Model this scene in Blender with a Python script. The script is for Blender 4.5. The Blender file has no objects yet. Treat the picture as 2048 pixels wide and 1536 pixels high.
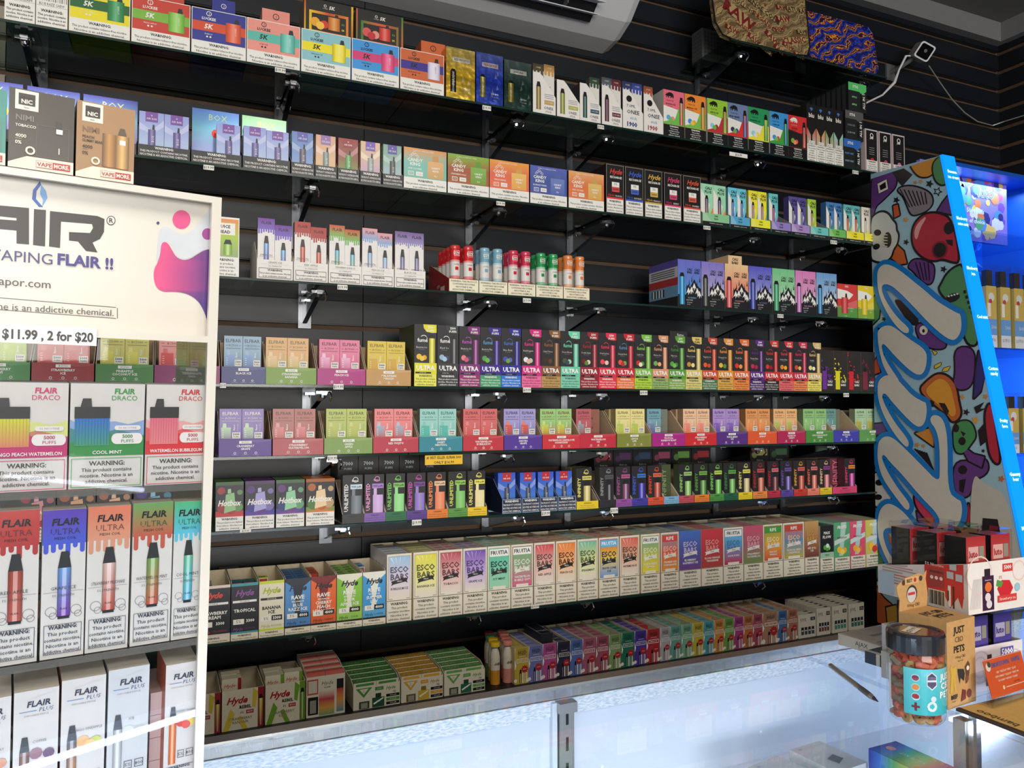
import bpy, math, random
from mathutils import Vector, Matrix
from mathutils.geometry import tessellate_polygon

random.seed(7)
SC = bpy.context.scene
COL = SC.collection

# ------------------------------------------------------------------ camera
F, CX, CY = 1538.0, 1024.0, 768.0            # focal length in pixels of the 2048x1536 frame
YAW, PITCH = math.radians(24.2), math.atan(50 / 1538)
CAM = Vector((0, 0, 1.55))
FW = Vector((math.sin(YAW) * math.cos(PITCH), math.cos(YAW) * math.cos(PITCH), math.sin(PITCH)))
RT = Vector((math.cos(YAW), -math.sin(YAW), 0))
UP = RT.cross(FW)
cd = bpy.data.cameras.new('camera')
cd.sensor_width = 36.0
cd.lens = F / 2048 * 36.0
cd.clip_start = 0.02
cam = bpy.data.objects.new('camera', cd)
COL.objects.link(cam)
cam.location = CAM
cam.rotation_euler = (math.pi / 2 + PITCH, 0, -YAW)
SC.camera = cam

# ------------------------------------------------------------------ world, lights, exposure
w = bpy.data.worlds.new('world'); SC.world = w
w.use_nodes = True
w.node_tree.nodes['Background'].inputs[0].default_value = (0.75, 0.86, 1.0, 1)
w.node_tree.nodes['Background'].inputs[1].default_value = 0.10
SC.view_settings.view_transform = 'Standard'
SC.view_settings.look = 'None'
SC.view_settings.gamma = 1.0
SC.view_settings.use_curve_mapping = False
SC.view_settings.exposure = 0.12

def area(name, loc, size, power, color, target=None, sizey=None):
    l = bpy.data.lights.new(name, 'AREA')
    l.energy = power; l.color = color; l.size = size
    if sizey:
        l.shape = 'RECTANGLE'; l.size_y = sizey
    o = bpy.data.objects.new(name, l); COL.objects.link(o)
    o.location = loc
    if target is not None:
        o.rotation_euler = (Vector(target) - Vector(loc)).to_track_quat('-Z', 'Y').to_euler()
    return o
# ceiling panels of the shop, behind and to the left of where the photographer stands
area('ceiling_panel_light', (-0.75, -0.6, 3.05), 1.2, 30, (1.0, 0.95, 0.87), (-0.75, -0.6, 0), 0.6)
area('ceiling_panel_light', (0.9, -0.9, 3.05), 1.2, 36, (1.0, 0.95, 0.87), (0.9, -0.9, 0), 0.6)
# daylight of the shop front behind the photographer
area('shop_window_light', (-0.4, -5.8, 1.75), 4.4, 290, (1.0, 0.965, 0.91), (0.6, 1.8, 1.5), 2.0)

# ------------------------------------------------------------------ geometry helpers
def ray(x, y):
    return FW + RT * ((x - CX) / F) - UP * ((y - CY) / F)
def atY(x, y, Y):
    d = ray(x, y); return CAM + d * (Y / d.y)
def atX(x, y, X):
    d = ray(x, y); return CAM + d * (X / d.x)
def atZ(x, y, Z):
    d = ray(x, y); return CAM + d * ((Z - CAM.z) / d.z)
def atP(x, y, p, n):
    d = ray(x, y); return CAM + d * ((Vector(p) - CAM).dot(n) / d.dot(n))
def solveX(px, Y, z):
    k = (px - CX) / F
    return (k * (FW.y * Y + FW.z * (z - CAM.z)) - Y * RT.y) / (RT.x - k * FW.x)

def lin(v):
    v = v / 255.0
    return v / 12.92 if v <= 0.04045 else ((v + 0.055) / 1.055) ** 2.4
_cc = {}
def C(c):
    if c not in _cc:
        _cc[c] = (lin(c[0]), lin(c[1]), lin(c[2]), 1.0)
    return _cc[c]
def mixc(a, b, t):
    return tuple(int(a[i] * (1 - t) + b[i] * t) for i in range(3))
W_, K_ = (236, 234, 226), (22, 22, 24)

# ------------------------------------------------------------------ materials
def nodes(name):
    m = bpy.data.materials.new(name); m.use_nodes = True
    nt = m.node_tree
    return m, nt, nt.nodes['Principled BSDF']
def attr_mat(name, rough, metal=0.0, spec=0.5, noise=0.06, coat=0.0, bump=0.0, nscale=60):
    m, nt, b = nodes(name)
    a = nt.nodes.new('ShaderNodeAttribute'); a.attribute_name = 'Col'
    tc = nt.nodes.new('ShaderNodeTexCoord')
    n = nt.nodes.new('ShaderNodeTexNoise'); n.inputs['Scale'].default_value = nscale
    nt.links.new(tc.outputs['Object'], n.inputs['Vector'])
    mr = nt.nodes.new('ShaderNodeMapRange')
    mr.inputs['To Min'].default_value = 1 - noise; mr.inputs['To Max'].default_value = 1 + noise
    nt.links.new(n.outputs['Fac'], mr.inputs['Value'])
    mx = nt.nodes.new('ShaderNodeVectorMath'); mx.operation = 'SCALE'
    nt.links.new(a.outputs['Color'], mx.inputs[0]); nt.links.new(mr.outputs[0], mx.inputs['Scale'])
    nt.links.new(mx.outputs[0], b.inputs['Base Color'])
    b.inputs['Roughness'].default_value = rough
    b.inputs['Metallic'].default_value = metal
    b.inputs['Specular IOR Level'].default_value = spec
    b.inputs['Coat Weight'].default_value = coat
    b.inputs['Coat Roughness'].default_value = 0.15
    if bump:
        bp = nt.nodes.new('ShaderNodeBump'); bp.inputs['Strength'].default_value = bump
        bp.inputs['Distance'].default_value = 0.004
        nt.links.new(n.outputs['Fac'], bp.inputs['Height']); nt.links.new(bp.outputs[0], b.inputs['Normal'])
    return m
def plain(name, col, rough=0.5, metal=0.0, noise=0.08, nscale=20, bump=0.0, spec=0.5, stretch=None):
    m, nt, b = nodes(name)
    tc = nt.nodes.new('ShaderNodeTexCoord')
    n = nt.nodes.new('ShaderNodeTexNoise'); n.inputs['Scale'].default_value = nscale
    if stretch:
        mp = nt.nodes.new('ShaderNodeMapping'); mp.inputs['Scale'].default_value = stretch
        nt.links.new(tc.outputs['Object'], mp.inputs[0]); nt.links.new(mp.outputs[0], n.inputs['Vector'])
    else:
        nt.links.new(tc.outputs['Object'], n.inputs['Vector'])
    r = nt.nodes.new('ShaderNodeValToRGB')
    c = C(col)
    r.color_ramp.elements[0].color = tuple(min(1, v * (1 - noise)) for v in c[:3]) + (1,)
    r.color_ramp.elements[1].color = tuple(min(1, v * (1 + noise)) for v in c[:3]) + (1,)
    nt.links.new(n.outputs['Fac'], r.inputs[0]); nt.links.new(r.outputs[0], b.inputs['Base Color'])
    b.inputs['Roughness'].default_value = rough; b.inputs['Metallic'].default_value = metal
    b.inputs['Specular IOR Level'].default_value = spec
    if bump:
        bp = nt.nodes.new('ShaderNodeBump'); bp.inputs['Strength'].default_value = bump
        bp.inputs['Distance'].default_value = 0.003
        nt.links.new(n.outputs['Fac'], bp.inputs['Height']); nt.links.new(bp.outputs[0], b.inputs['Normal'])
    return m
def pane(name, tint, ior=1.45, rough=0.02, milk=0.0, milkcol=(200, 200, 200)):
    """thin clear sheet: see-through with a Fresnel reflection, optionally hazy"""
    m = bpy.data.materials.new(name); m.use_nodes = True
    nt = m.node_tree; nt.nodes.clear()
    out = nt.nodes.new('ShaderNodeOutputMaterial')
    tr = nt.nodes.new('ShaderNodeBsdfTransparent'); tr.inputs[0].default_value = tint + (1,)
    gl = nt.nodes.new('ShaderNodeBsdfGlossy'); gl.inputs['Roughness'].default_value = rough
    fr = nt.nodes.new('ShaderNodeFresnel'); fr.inputs[0].default_value = ior
    geo = nt.nodes.new('ShaderNodeNewGeometry')
    inv = nt.nodes.new('ShaderNodeMath'); inv.operation = 'SUBTRACT'; inv.inputs[0].default_value = 1
    nt.links.new(geo.outputs['Backfacing'], inv.inputs[1])
    mu = nt.nodes.new('ShaderNodeMath'); mu.operation = 'MULTIPLY'
    nt.links.new(fr.outputs[0], mu.inputs[0]); nt.links.new(inv.outputs[0], mu.inputs[1])
    mx = nt.nodes.new('ShaderNodeMixShader')
    nt.links.new(mu.outputs[0], mx.inputs[0])
    src = tr
    if milk:
        df = nt.nodes.new('ShaderNodeBsdfDiffuse'); df.inputs[0].default_value = C(milkcol)
        mm = nt.nodes.new('ShaderNodeMixShader'); mm.inputs[0].default_value = milk
        nt.links.new(tr.outputs[0], mm.inputs[1]); nt.links.new(df.outputs[0], mm.inputs[2])
        src = mm
    nt.links.new(src.outputs[0], mx.inputs[1]); nt.links.new(gl.outputs[0], mx.inputs[2])
    nt.links.new(mx.outputs[0], out.inputs[0])
    return m
def emit(name, col, strength):
    m = bpy.data.materials.new(name); m.use_nodes = True
    b = m.node_tree.nodes['Principled BSDF']
    b.inputs['Base Color'].default_value = C(col)
    b.inputs['Emission Color'].default_value = C(col)
    b.inputs['Emission Strength'].default_value = strength
    return m

CARD = attr_mat('printed_card', 0.42, coat=0.10)
FOIL = attr_mat('metallic_foil', 0.24, metal=0.75, noise=0.25, bump=0.6, nscale=28)
GLOSS = attr_mat('glossy_print', 0.12, coat=0.5)
KRAFT = attr_mat('raw_cardboard', 0.85, noise=0.14, nscale=120)
CHROME = plain('chrome', (205, 208, 212), 0.12, 1.0, 0.05)
PLATE = plain('dull_chrome', (118, 120, 124), 0.28, 1.0, 0.1)
STEEL = plain('brushed_aluminium', (176, 174, 168), 0.34, 1.0, 0.12, 60, 0.15, stretch=(2, 60, 60))
LAMI = plain('black_laminate', (21, 25, 32), 0.40, 0, 0.2, 6, 0.03, stretch=(1, 1, 8))
MDF = plain('raw_fibreboard', (92, 72, 55), 0.8, 0, 0.2, 40)
BEIGE = plain('beige_laminate', (150, 140, 124), 0.5, 0, 0.08, 10)
GLASS = pane('shelf_glass', (0.52, 0.60, 0.58))
EDGE = plain('glass_edge', (24, 48, 42), 0.15, 0, 0.2)
CLEAR = pane('clear_plastic', (0.93, 0.94, 0.95))
TOPGLASS = pane('counter_glass', (0.90, 0.93, 0.96))
SMOKE = pane('frosted_acrylic', (0.72, 0.72, 0.72), milk=0.35, milkcol=(150, 148, 142))
WACRYL = plain('white_acrylic', (212, 207, 196), 0.25, 0, 0.03)
PLASTIC = plain('white_plastic', (205, 206, 208), 0.4, 0, 0.03)
TRIMM = plain('shade_toned_trim', (128, 128, 130), 0.6, 0, 0.06)  # trim darkened to grey to stand for the shade under the ceiling
DARKP = plain('black_plastic', (12, 12, 14), 0.5, 0, 0.2)
GREYP = plain('grey_plastic', (96, 98, 100), 0.5, 0, 0.1)
WPANEL = plain('white_panel', (222, 230, 240), 0.45, 0, 0.03, 4)
FLOORM = plain('grey_floor_tile', (96, 92, 86), 0.5, 0, 0.15, 5)
CEILM = plain('ceiling_board', (112, 112, 112), 0.9, 0, 0.08, 30)
WALLP = plain('shop_wall_paint', (150, 148, 144), 0.8, 0, 0.05, 8)

# ------------------------------------------------------------------ mesh builder
_tx = {}
def glyphs(s, bold=0.0, shear=0.0, res=1):
    bold = min(bold, 0.032)
    k = (s, bold, shear, res)
    if k not in _tx:
        cu = bpy.data.curves.new('t', 'FONT'); cu.body = s; cu.size = 1
        cu.resolution_u = res; cu.offset = bold; cu.shear = shear; cu.fill_mode = 'FRONT'
        ob = bpy.data.objects.new('t', cu)
        me = bpy.data.meshes.new_from_object(ob)
        vs = [(v.co.x, v.co.y) for v in me.vertices]
        fs = [tuple(p.vertices) for p in me.polygons if p.normal.z > 0]
        if not fs:
            fs = [tuple(p.vertices) for p in me.polygons]
        bpy.data.objects.remove(ob); bpy.data.curves.remove(cu); bpy.data.meshes.remove(me)
        if vs:
            x0 = min(v[0] for v in vs); x1 = max(v[0] for v in vs)
        else:
            x0 = x1 = 0
        _tx[k] = (vs, fs, x0, x1)
    return _tx[k]

class MB:
    def __init__(s):
        s.v = []; s.f = []; s.c = []; s.m = []; s.mats = []
    def mi(s, mat):
        if mat not in s.mats:
            s.mats.append(mat)
        return s.mats.index(mat)
    def face(s, pts, col, mat=CARD):
        b = len(s.v); s.v.extend(tuple(p) for p in pts)
        s.f.append(tuple(range(b, b + len(pts))))
        s.c.append([C(c) for c in col] if isinstance(col, list) else [C(col)] * len(pts))
        s.m.append(s.mi(mat))
    def poly(s, pts, col, mat=CARD):
        pts = [Vector(p) for p in pts]
        if len(pts) <= 4:
            return s.face(pts, col, mat)
        n = Vector((0, 0, 0))
        for i in range(len(pts)):
            n += pts[i].cross(pts[(i + 1) % len(pts)])
        b = len(s.v); s.v.extend(tuple(p) for p in pts)
        cols = [C(c) for c in col] if isinstance(col, list) else [C(col)] * len(pts)
        for t in tessellate_polygon([pts]):
            t = list(t)
            a = (pts[t[1]] - pts[t[0]]).cross(pts[t[2]] - pts[t[0]])
            if a.dot(n) < 0:
                t.reverse()
            s.f.append(tuple(b + i for i in t)); s.c.append([cols[i] for i in t]); s.m.append(s.mi(mat))
    def box(s, x0, y0, z0, x1, y1, z1, col, mat=CARD, **kw):
        g = lambda k: kw.get(k, col)
        s.face([(x0, y0, z0), (x1, y0, z0), (x1, y0, z1), (x0, y0, z1)], g('front'), mat)
        s.face([(x1, y1, z0), (x0, y1, z0), (x0, y1, z1), (x1, y1, z1)], g('back'), mat)
        s.face([(x0, y1, z0), (x0, y0, z0), (x0, y0, z1), (x0, y1, z1)], g('left'), mat)
        s.face([(x1, y0, z0), (x1, y1, z0), (x1, y1, z1), (x1, y0, z1)], g('right'), mat)
        s.face([(x0, y0, z1), (x1, y0, z1), (x1, y1, z1), (x0, y1, z1)], g('top'), mat)
        s.face([(x0, y1, z0), (x1, y1, z0), (x1, y0, z0), (x0, y0, z0)], g('bottom'), mat)
    def extrude(s, pts, d, col, mat=CARD, side=None):
        """closed prism: pts (counter-clockwise seen from outside) pushed by vector d"""
        pts = [Vector(p) for p in pts]; d = Vector(d)
        s.poly(pts, col, mat)
        s.poly([p + d for p in reversed(pts)], side or col, mat)
        for i in range(len(pts)):
            a, b = pts[i], pts[(i + 1) % len(pts)]
            s.face([b, a, a + d, b + d], side or col, mat)
    def tube(s, path, r, col, mat=CARD, n=8, cap=True):
        path = [Vector(p) for p in path]
        rs = r if isinstance(r, (list, tuple)) else [r] * len(path)
        rings = []
        for i, p in enumerate(path):
            t = (path[min(i + 1, len(path) - 1)] - path[max(i - 1, 0)]).normalized()
            a = t.orthogonal() if i == 0 else (rings_a - t * rings_a.dot(t))
            a.normalize(); rings_a = a
            b = t.cross(a)
            rings.append([p + (a * math.cos(2 * math.pi * k / n) + b * math.sin(2 * math.pi * k / n)) * rs[i] for k in range(n)])
        for i in range(len(rings) - 1):
            for k in range(n):
                s.face([rings[i][k], rings[i][(k + 1) % n], rings[i + 1][(k + 1) % n], rings[i + 1][k]], col, mat)
        if cap:
            s.poly(list(reversed(rings[0])), col, mat); s.poly(rings[-1], col, mat)
    def lathe(s, prof, cx, cy, col, mat=CARD, n=16, cols=None):
        """prof: list of (r, z), bottom to top"""
        for i in range(len(prof) - 1):
            c = cols[i] if cols else col
            (r0, z0), (r1, z1) = prof[i], prof[i + 1]
            for k in range(n):
                a, b = 2 * math.pi * k / n, 2 * math.pi * (k + 1) / n
                P = [(cx + r0 * math.cos(a), cy + r0 * math.sin(a), z0), (cx + r0 * math.cos(b), cy + r0 * math.sin(b), z0),
                     (cx + r1 * math.cos(b), cy + r1 * math.sin(b), z1), (cx + r1 * math.cos(a), cy + r1 * math.sin(a), z1)]
                if r0 < 1e-6: P = [P[0], P[2], P[3]]
                elif r1 < 1e-6: P = P[:3]
                s.face(P, c, mat)
    def mesh(s, name):
        me = bpy.data.meshes.new(name)
        me.from_pydata(s.v, [], s.f)
        for m in s.mats: me.materials.append(m)
        me.polygons.foreach_set('material_index', s.m)
        ca = me.color_attributes.new('Col', 'FLOAT_COLOR', 'CORNER')
        flat = [x for fc in s.c for c in fc for x in c]
        ca.data.foreach_set('color', flat)
        me.update()
        return me
    def obj(s, name, parent=None, loc=(0, 0, 0), rz=0.0, smooth=False, rot=None):
        me = s.mesh(name)
        if smooth:
            me.polygons.foreach_set('use_smooth', [True] * len(me.polygons))
        o = bpy.data.objects.new(name, me); COL.objects.link(o)
        o.location = loc; o.rotation_euler = rot or (0, 0, rz)
        if parent: o.parent = parent
        return o

class Face:
    """drawing surface in fractions of its width and height; layers lie about 0.2 mm apart"""
    def __init__(s, mb, o, u, v, W, H, mat=CARD):
        s.mb, s.o, s.u, s.v, s.W, s.H, s.mat = mb, Vector(o), Vector(u), Vector(v), W, H, mat
        s.n = s.u.cross(s.v); s.k = 0
    def dz(s, l):
        return (l + 1) * 2.4e-4 + (s.k % 22) * 1e-5      # every drawn shape gets its own depth
    def P(s, a, b, l):
        return s.o + s.u * (a * s.W) + s.v * (b * s.H) + s.n * s.dz(l)
    def rect(s, a0, b0, a1, b1, c, l=1, c2=None, ax='v'):
        s.k += 1
        pts = [s.P(a0, b0, l), s.P(a1, b0, l), s.P(a1, b1, l), s.P(a0, b1, l)]
        if c2: c = [c, c, c2, c2] if ax == 'v' else [c, c2, c2, c]
        s.mb.face(pts, c, s.mat)
    def grad(s, a0, b0, a1, b1, cs, l=1, ax='v'):
        n = len(cs) - 1
        for i in range(n):
            t0, t1 = i / n, (i + 1) / n
            if ax == 'v': s.rect(a0, b0 + (b1 - b0) * t0, a1, b0 + (b1 - b0) * t1, cs[i], l, cs[i + 1])
            else: s.rect(a0 + (a1 - a0) * t0, b0, a0 + (a1 - a0) * t1, b1, cs[i], l, cs[i + 1], 'h')
    def poly(s, pts, c, l=1):
        s.k += 1
        s.mb.poly([s.P(a, b, l) for a, b in pts], c, s.mat)
    def ell(s, a, b, r, c, l=2, rb=None, n=10):
        rb = r * s.W / s.H if rb is None else rb
        s.poly([(a + r * math.cos(2 * math.pi * i / n), b + rb * math.sin(2 * math.pi * i / n)) for i in range(n)], c, l)
    def ring(s, a, b, r, t, c, l=2, n=14):
        k = s.W / s.H
        for i in range(n):
            p, q = 2 * math.pi * i / n, 2 * math.pi * (i + 1) / n
            s.poly([(a + r * math.cos(p), b + r * k * math.sin(p)), (a + r * math.cos(q), b + r * k * math.sin(q)),
                    (a + (r - t) * math.cos(q), b + (r - t) * k * math.sin(q)), (a + (r - t) * math.cos(p), b + (r - t) * k * math.sin(p))][::1], c, l)
    def frame(s, a0, b0, a1, b1, t, c, l=2):
        tv = t * s.W / s.H
        s.rect(a0, b0, a1, b0 + tv, c, l); s.rect(a0, b1 - tv, a1, b1, c, l)
        s.rect(a0, b0 + tv, a0 + t, b1 - tv, c, l); s.rect(a1 - t, b0 + tv, a1, b1 - tv, c, l)
    def text(s, t, a, b, h, c, l=3, mw=None, al='c', rot=0, bold=0.0, shear=0.0, res=1):
        """cap height h (fraction of H, of W when rotated by 90 degrees); (a, b) is the middle of the line"""
        vs, fs, x0, x1 = glyphs(t, bold, shear, res)
        if not vs: return
        s.k += 1
        size = h * (s.H if rot in (0, 180) else s.W) / 0.70
        wid = (x1 - x0) * size
        kx = 1.0
        if mw:
            lim = mw * (s.W if rot in (0, 180) else s.H)
            kx = min(1.0, lim / wid)
        off = {'c': -(x0 + x1) / 2, 'l': -x0, 'r': -x1}[al]
        ca, sa = math.cos(math.radians(rot)), math.sin(math.radians(rot))
        base = s.P(a, b, l)
        bi = len(s.mb.v); mi = s.mb.mi(s.mat); cc = C(c)
        for x, y in vs:
            X = (x + off) * size * kx; Y = (y - 0.35) * size
            s.mb.v.append(tuple(base + s.u * (X * ca - Y * sa) + s.v * (X * sa + Y * ca)))
        for f in fs:
            s.mb.f.append(tuple(bi + i for i in f)); s.mb.c.append([cc] * len(f)); s.mb.m.append(mi)

def tag(o, label=None, cat=None, group=None, kind=None):
    if label: o['label'] = label
    if cat: o['category'] = cat
    if group: o['group'] = group
    if kind: o['kind'] = kind
    return o
def empty(name, loc, rz=0.0, rot=None):
    o = bpy.data.objects.new(name, None); COL.objects.link(o)
    o.location = loc; o.rotation_euler = rot or (0, 0, rz); o.empty_display_size = 0.02
    return o
def copy_tree(o, loc, parent=None, rz=None):
    c = o.copy(); COL.objects.link(c); c.location = loc
    if rz is not None: c.rotation_euler = (0, 0, rz)
    if parent: c.parent = parent
    for ch in list(o.children):
        d = ch.copy(); COL.objects.link(d); d.parent = c
    return c
def front(mb, w, h, mat=CARD):
    return Face(mb, (0, 0, 0), (1, 0, 0), (0, 0, 1), w, h, mat)
def leftf(mb, d, h, mat=CARD):
    return Face(mb, (0, d, 0), (0, -1, 0), (0, 0, 1), d, h, mat)
def topf(mb, w, d, h, mat=CARD):
    return Face(mb, (0, 0, h), (1, 0, 0), (0, 1, 0), w, d, mat)

# ================================================================== the setting
D = 2.0                       # front of the slat wall
XR = 3.066                    # right wall
ZC = 3.10                     # ceiling
XL = -2.6; YB = -6.0
def struct(name, mb, **k):
    return tag(mb.obj(name, **k), kind='structure')

m = MB(); m.box(XL, YB, -0.1, XR + 0.1, D + 0.1, 0, K_, FLOORM); struct('floor', m)
m = MB(); m.box(XL, YB, ZC, XR + 0.1, D + 0.1, ZC + 0.1, K_, CEILM); struct('ceiling', m)
m = MB(); m.box(XL - 0.1, YB, 0, XL, D, ZC, K_, WALLP); struct('wall_left', m)
m = MB()                                                   # glazed shop front far behind the camera
m.box(XL, YB - 0.1, 0, XR, YB, 0.5, K_, WALLP); m.box(XL, YB - 0.1, 2.6, XR, YB, ZC, K_, WALLP)
struct('wall_front', m)
fw = MB()
for i in range(5):
    x = XL + (XR - XL - 0.06) * i / 4
    fw.box(x, YB - 0.08, 0.5, x + 0.06, YB - 0.02, 2.6, K_, STEEL)
wf = struct('window_1', fw)
g = MB(); g.box(XL, YB - 0.056, 0.5, XR, YB - 0.05, 2.6, K_, CLEAR); g.obj('window_pane', wf)

# slat wall: recessed fibreboard with black boards in front of it
GR, GP, GH = 1.761, 0.077, 0.013
m = MB(); m.box(XL, D + 0.016, 0, XR + 0.1, D + 0.1, ZC, K_, MDF); wb = struct('wall_back', m)
m = MB(); m.box(XR + 0.016, YB, 0, XR + 0.1, D + 0.016, ZC, K_, MDF); wr = struct('wall_right', m)
panels = [(-0.335, 0.468, LAMI), (0.470, 1.68, LAMI), (1.682, XR, LAMI), (XL, -0.337, BEIGE)]
k0 = -int((GR - 0.3) / GP); k1 = int((ZC - GR) / GP)
shared = {}
for k in range(k0, k1 + 1):
    z0 = GR + k * GP + GH / 2
    z1 = min(z0 + GP - GH, ZC - 0.002)
    hh = z1 - z0
    if hh < 0.01: continue
    for i, (a, b, mt) in enumerate(panels):
        key = (i, round(hh, 4))
        if key not in shared:
            q = MB()
            q.box(0, 0.003, 0, b - a, 0.017, hh, K_, mt)
            q.box(0, 0, 0.003, b - a, 0.003, hh - 0.003, K_, mt)
            shared[key] = q.mesh('slat')
        o = bpy.data.objects.new('slat', shared[key]); COL.objects.link(o); o.parent = wb; o.location = (a, D, z0)
    key = ('r', round(hh, 4))
    if key not in shared:
        q = MB(); q.box(0, 0, 0.003, 0.017, D - YB - 0.2, hh - 0.003, K_, LAMI)
        shared[key] = q.mesh('slat')
    o = bpy.data.objects.new('slat', shared[key]); COL.objects.link(o); o.parent = wr
    o.location = (XR, YB + 0.2, z0)
# plasterboard edge trims under the ceiling
m = MB(); m.box(-0.3, D - 0.035, 3.022, XR - 0.005, D - 0.001, ZC - 0.001, K_, TRIMM); struct('trim_1', m)
m = MB(); m.box(XR - 0.034, YB + 0.2, 3.022, XR - 0.001, D - 0.036, ZC - 0.001, K_, TRIMM); struct('trim_2', m)

# ================================================================== glass shelves and brackets
YF = 1.76
RZ = [2.312, 2.076, 1.836, 1.604, 1.447, 1.289, 1.054, 0.865]
ORD = ['top', 'second', 'third', 'fourth', 'fifth', 'sixth', 'seventh', 'lowest']
def glass_shelf(x0, x1, z, label, y0=YF - 0.006, y1=D - 0.004):
    r = empty('glass_shelf', (x0, y0, z - 0.006))
    q = MB(); q.box(0, 0.0012, 0, x1 - x0, y1 - y0, 0.006, K_, GLASS); q.obj('glass_pane', r)
    q = MB(); q.box(0, 0, 0.0004, x1 - x0, 0.0011, 0.0056, K_, EDGE); q.obj('polished_edge', r)
    return tag(r, label, 'shelf', 'glass wall shelves')
for i in range(7):
    glass_shelf(-0.62, 0.52, RZ[i], 'left length of the %s glass shelf on the slat wall' % ORD[i])
    glass_shelf(0.522, 2.055 if i else 2.14, RZ[i], 'right length of the %s glass shelf on the slat wall' % ORD[i])
q = MB(); q.box(-0.7, YF - 0.02, RZ[7] - 0.02, 2.055, D - 0.004, RZ[7], K_, DARKP)
tag(q.obj('base_shelf'), 'black board shelf under the lowest row of cartons', 'shelf')
q = MB(); q.box(-0.7, YF + 0.02, 0, 2.05, D - 0.004, RZ[7] - 0.021, K_, LAMI)
bc = tag(q.obj('base_cabinet'), 'black base cabinet below the lowest wall shelf', 'cabinet')
for i in range(3):
    q = MB(); q.box(-0.68 + i * 0.91, YF + 0.004, 0.08, 0.21 + i * 0.91, YF + 0.02, RZ[7] - 0.03, K_, LAMI); dr = q.obj('door', bc)
    q = MB(); q.box(0.14 + i * 0.91, YF - 0.008, 0.6, 0.155 + i * 0.91, YF + 0.004, 0.72, K_, CHROME); q.obj('handle', dr)

def bracket_mesh(plate):
    p = MB(); p.box(-0.016, -0.006, -plate, 0.016, 0, 0.012, K_, PLATE)
    for k in range(4):
        p.box(-0.004, -0.0075, -plate + 0.012 + k * plate / 4.5, 0.004, -0.006, -plate + 0.02 + k * plate / 4.5, K_, DARKP)
    L = 0.215
    a = MB()
    prof = [(0, -0.006, -0.062), (0, -0.006, -0.008), (0, -L, -0.0075), (0, -L, -0.016), (0, -L + 0.03, -0.021)]
    a.extrude([(-0.006, y, z) for _, y, z in prof][::-1], (0.012, 0, 0), K_, CHROME)
    cl = []
    for yy in (-L + 0.012, -0.05):
        c = MB(); cl.append(c)
        for sx, sy in ((1, 0), (-1, 0), (0, 1), (0, -1)):
            c.box(sx * 0.010 - 0.007, yy + sy * 0.009 - 0.006, -0.013, sx * 0.010 + 0.007, yy + sy * 0.009 + 0.006, -0.0068, K_, CHROME)
        c.lathe([(0.0, -0.026), (0.006, -0.022), (0.0085, -0.013)], 0, yy, K_, CHROME, 8)
    l = MB()
    l.tube([(0.012, -L - 0.004, -0.008), (0.014, -L - 0.010, -0.02), (0.013, -L + 0.002, -0.03)], 0.0022, K_, CHROME, 6)
    return p.mesh('wall_plate'), a.mesh('arm'), cl[0].mesh('clip'), cl[1].mesh('clip'), l.mesh('lip_hook')
_bm = {}
def bracket(x, z, plate, label):
    if plate not in _bm: _bm[plate] = bracket_mesh(plate)
    r = empty('shelf_bracket', (x, D, z - 0.006))
    for nm, me in zip(('wall_plate', 'arm', 'clip', 'clip', 'lip_hook'), _bm[plate]):
        o = bpy.data.objects.new(nm, me); COL.objects.link(o); o.parent = r
    return tag(r, label, 'bracket', 'chrome shelf brackets')
BX = [[-0.27, 0.255, 0.82, 1.09, 1.62], [-0.24, 0.30, 0.77, 1.09, 1.60, 1.95], [-0.2, 0.318, 0.745, 1.063, 1.59, 1.86],
      [-0.2, 0.33, 0.77, 1.07, 1.61, 1.87], [-0.2, 0.355, 0.79, 1.07, 1.61, 1.9], [-0.2, 0.375, 0.82, 1.08, 1.62, 1.9],
      [0.30, 0.70, 1.02, 1.6]]
for i, xs in enumerate(BX):
    for x in xs:
        bracket(x, RZ[i], 0.115 if i < 2 else 0.075, 'chrome bracket holding up the %s glass shelf' % ORD[i])
# high shelf with the rolling trays
HZ = 2.632
glass_shelf(1.49, 2.13, HZ, 'short dark glass shelf that carries the two rolling trays', y0=1.755)
for x in (1.56, 2.06):
    bracket(x, HZ, 0.10, 'chrome bracket holding up the short high shelf')

# ================================================================== air conditioner
r = empty('air_conditioner', (0.36, D, 2.635))
prof = [(-0.001, 0), (-0.07, 0.008), (-0.135, 0.035), (-0.19, 0.085), (-0.215, 0.15), (-0.215, 0.27), (-0.18, 0.30), (-0.001, 0.30)]
L = 0.86
m = MB()
def ac_sec(x, s):
    cy, cz = -0.07, 0.17
    return [Vector((x, min(-0.001, cy + (y - cy) * s) if y > -0.01 else cy + (y - cy) * s, cz + (z - cz) * s)) for y, z in prof]
secs = [ac_sec(0, 0.94), ac_sec(0.02, 1), ac_sec(L - 0.02, 1), ac_sec(L, 0.94)]
for a, b in zip(secs, secs[1:]):
    for i in range(len(prof)):
        j = (i + 1) % len(prof)
        m.face([a[i], a[j], b[j], b[i]][::-1], K_, PLASTIC)
m.poly(secs[0], K_, PLASTIC); m.poly(list(reversed(secs[-1])), K_, PLASTIC)
m.obj('housing', r)
q = MB()                                              # recessed dark air outlet in the curved underside
a0, a1 = Vector((0, -0.115, 0.0225)), Vector((0, -0.186, 0.078))
nn = Vector((0, -0.6, -0.78)).normalized()
for (x0, x1) in ((0.07, L - 0.13),):
    q.face([a0 + Vector((x0, 0, 0)) + nn * 0.004, a0 + Vector((x1, 0, 0)) + nn * 0.004, a1 + Vector((x1, 0, 0)) + nn * 0.004, a1 + Vector((x0, 0, 0)) + nn * 0.004][::-1], K_, DARKP)
q.obj('air_outlet', r)
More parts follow.
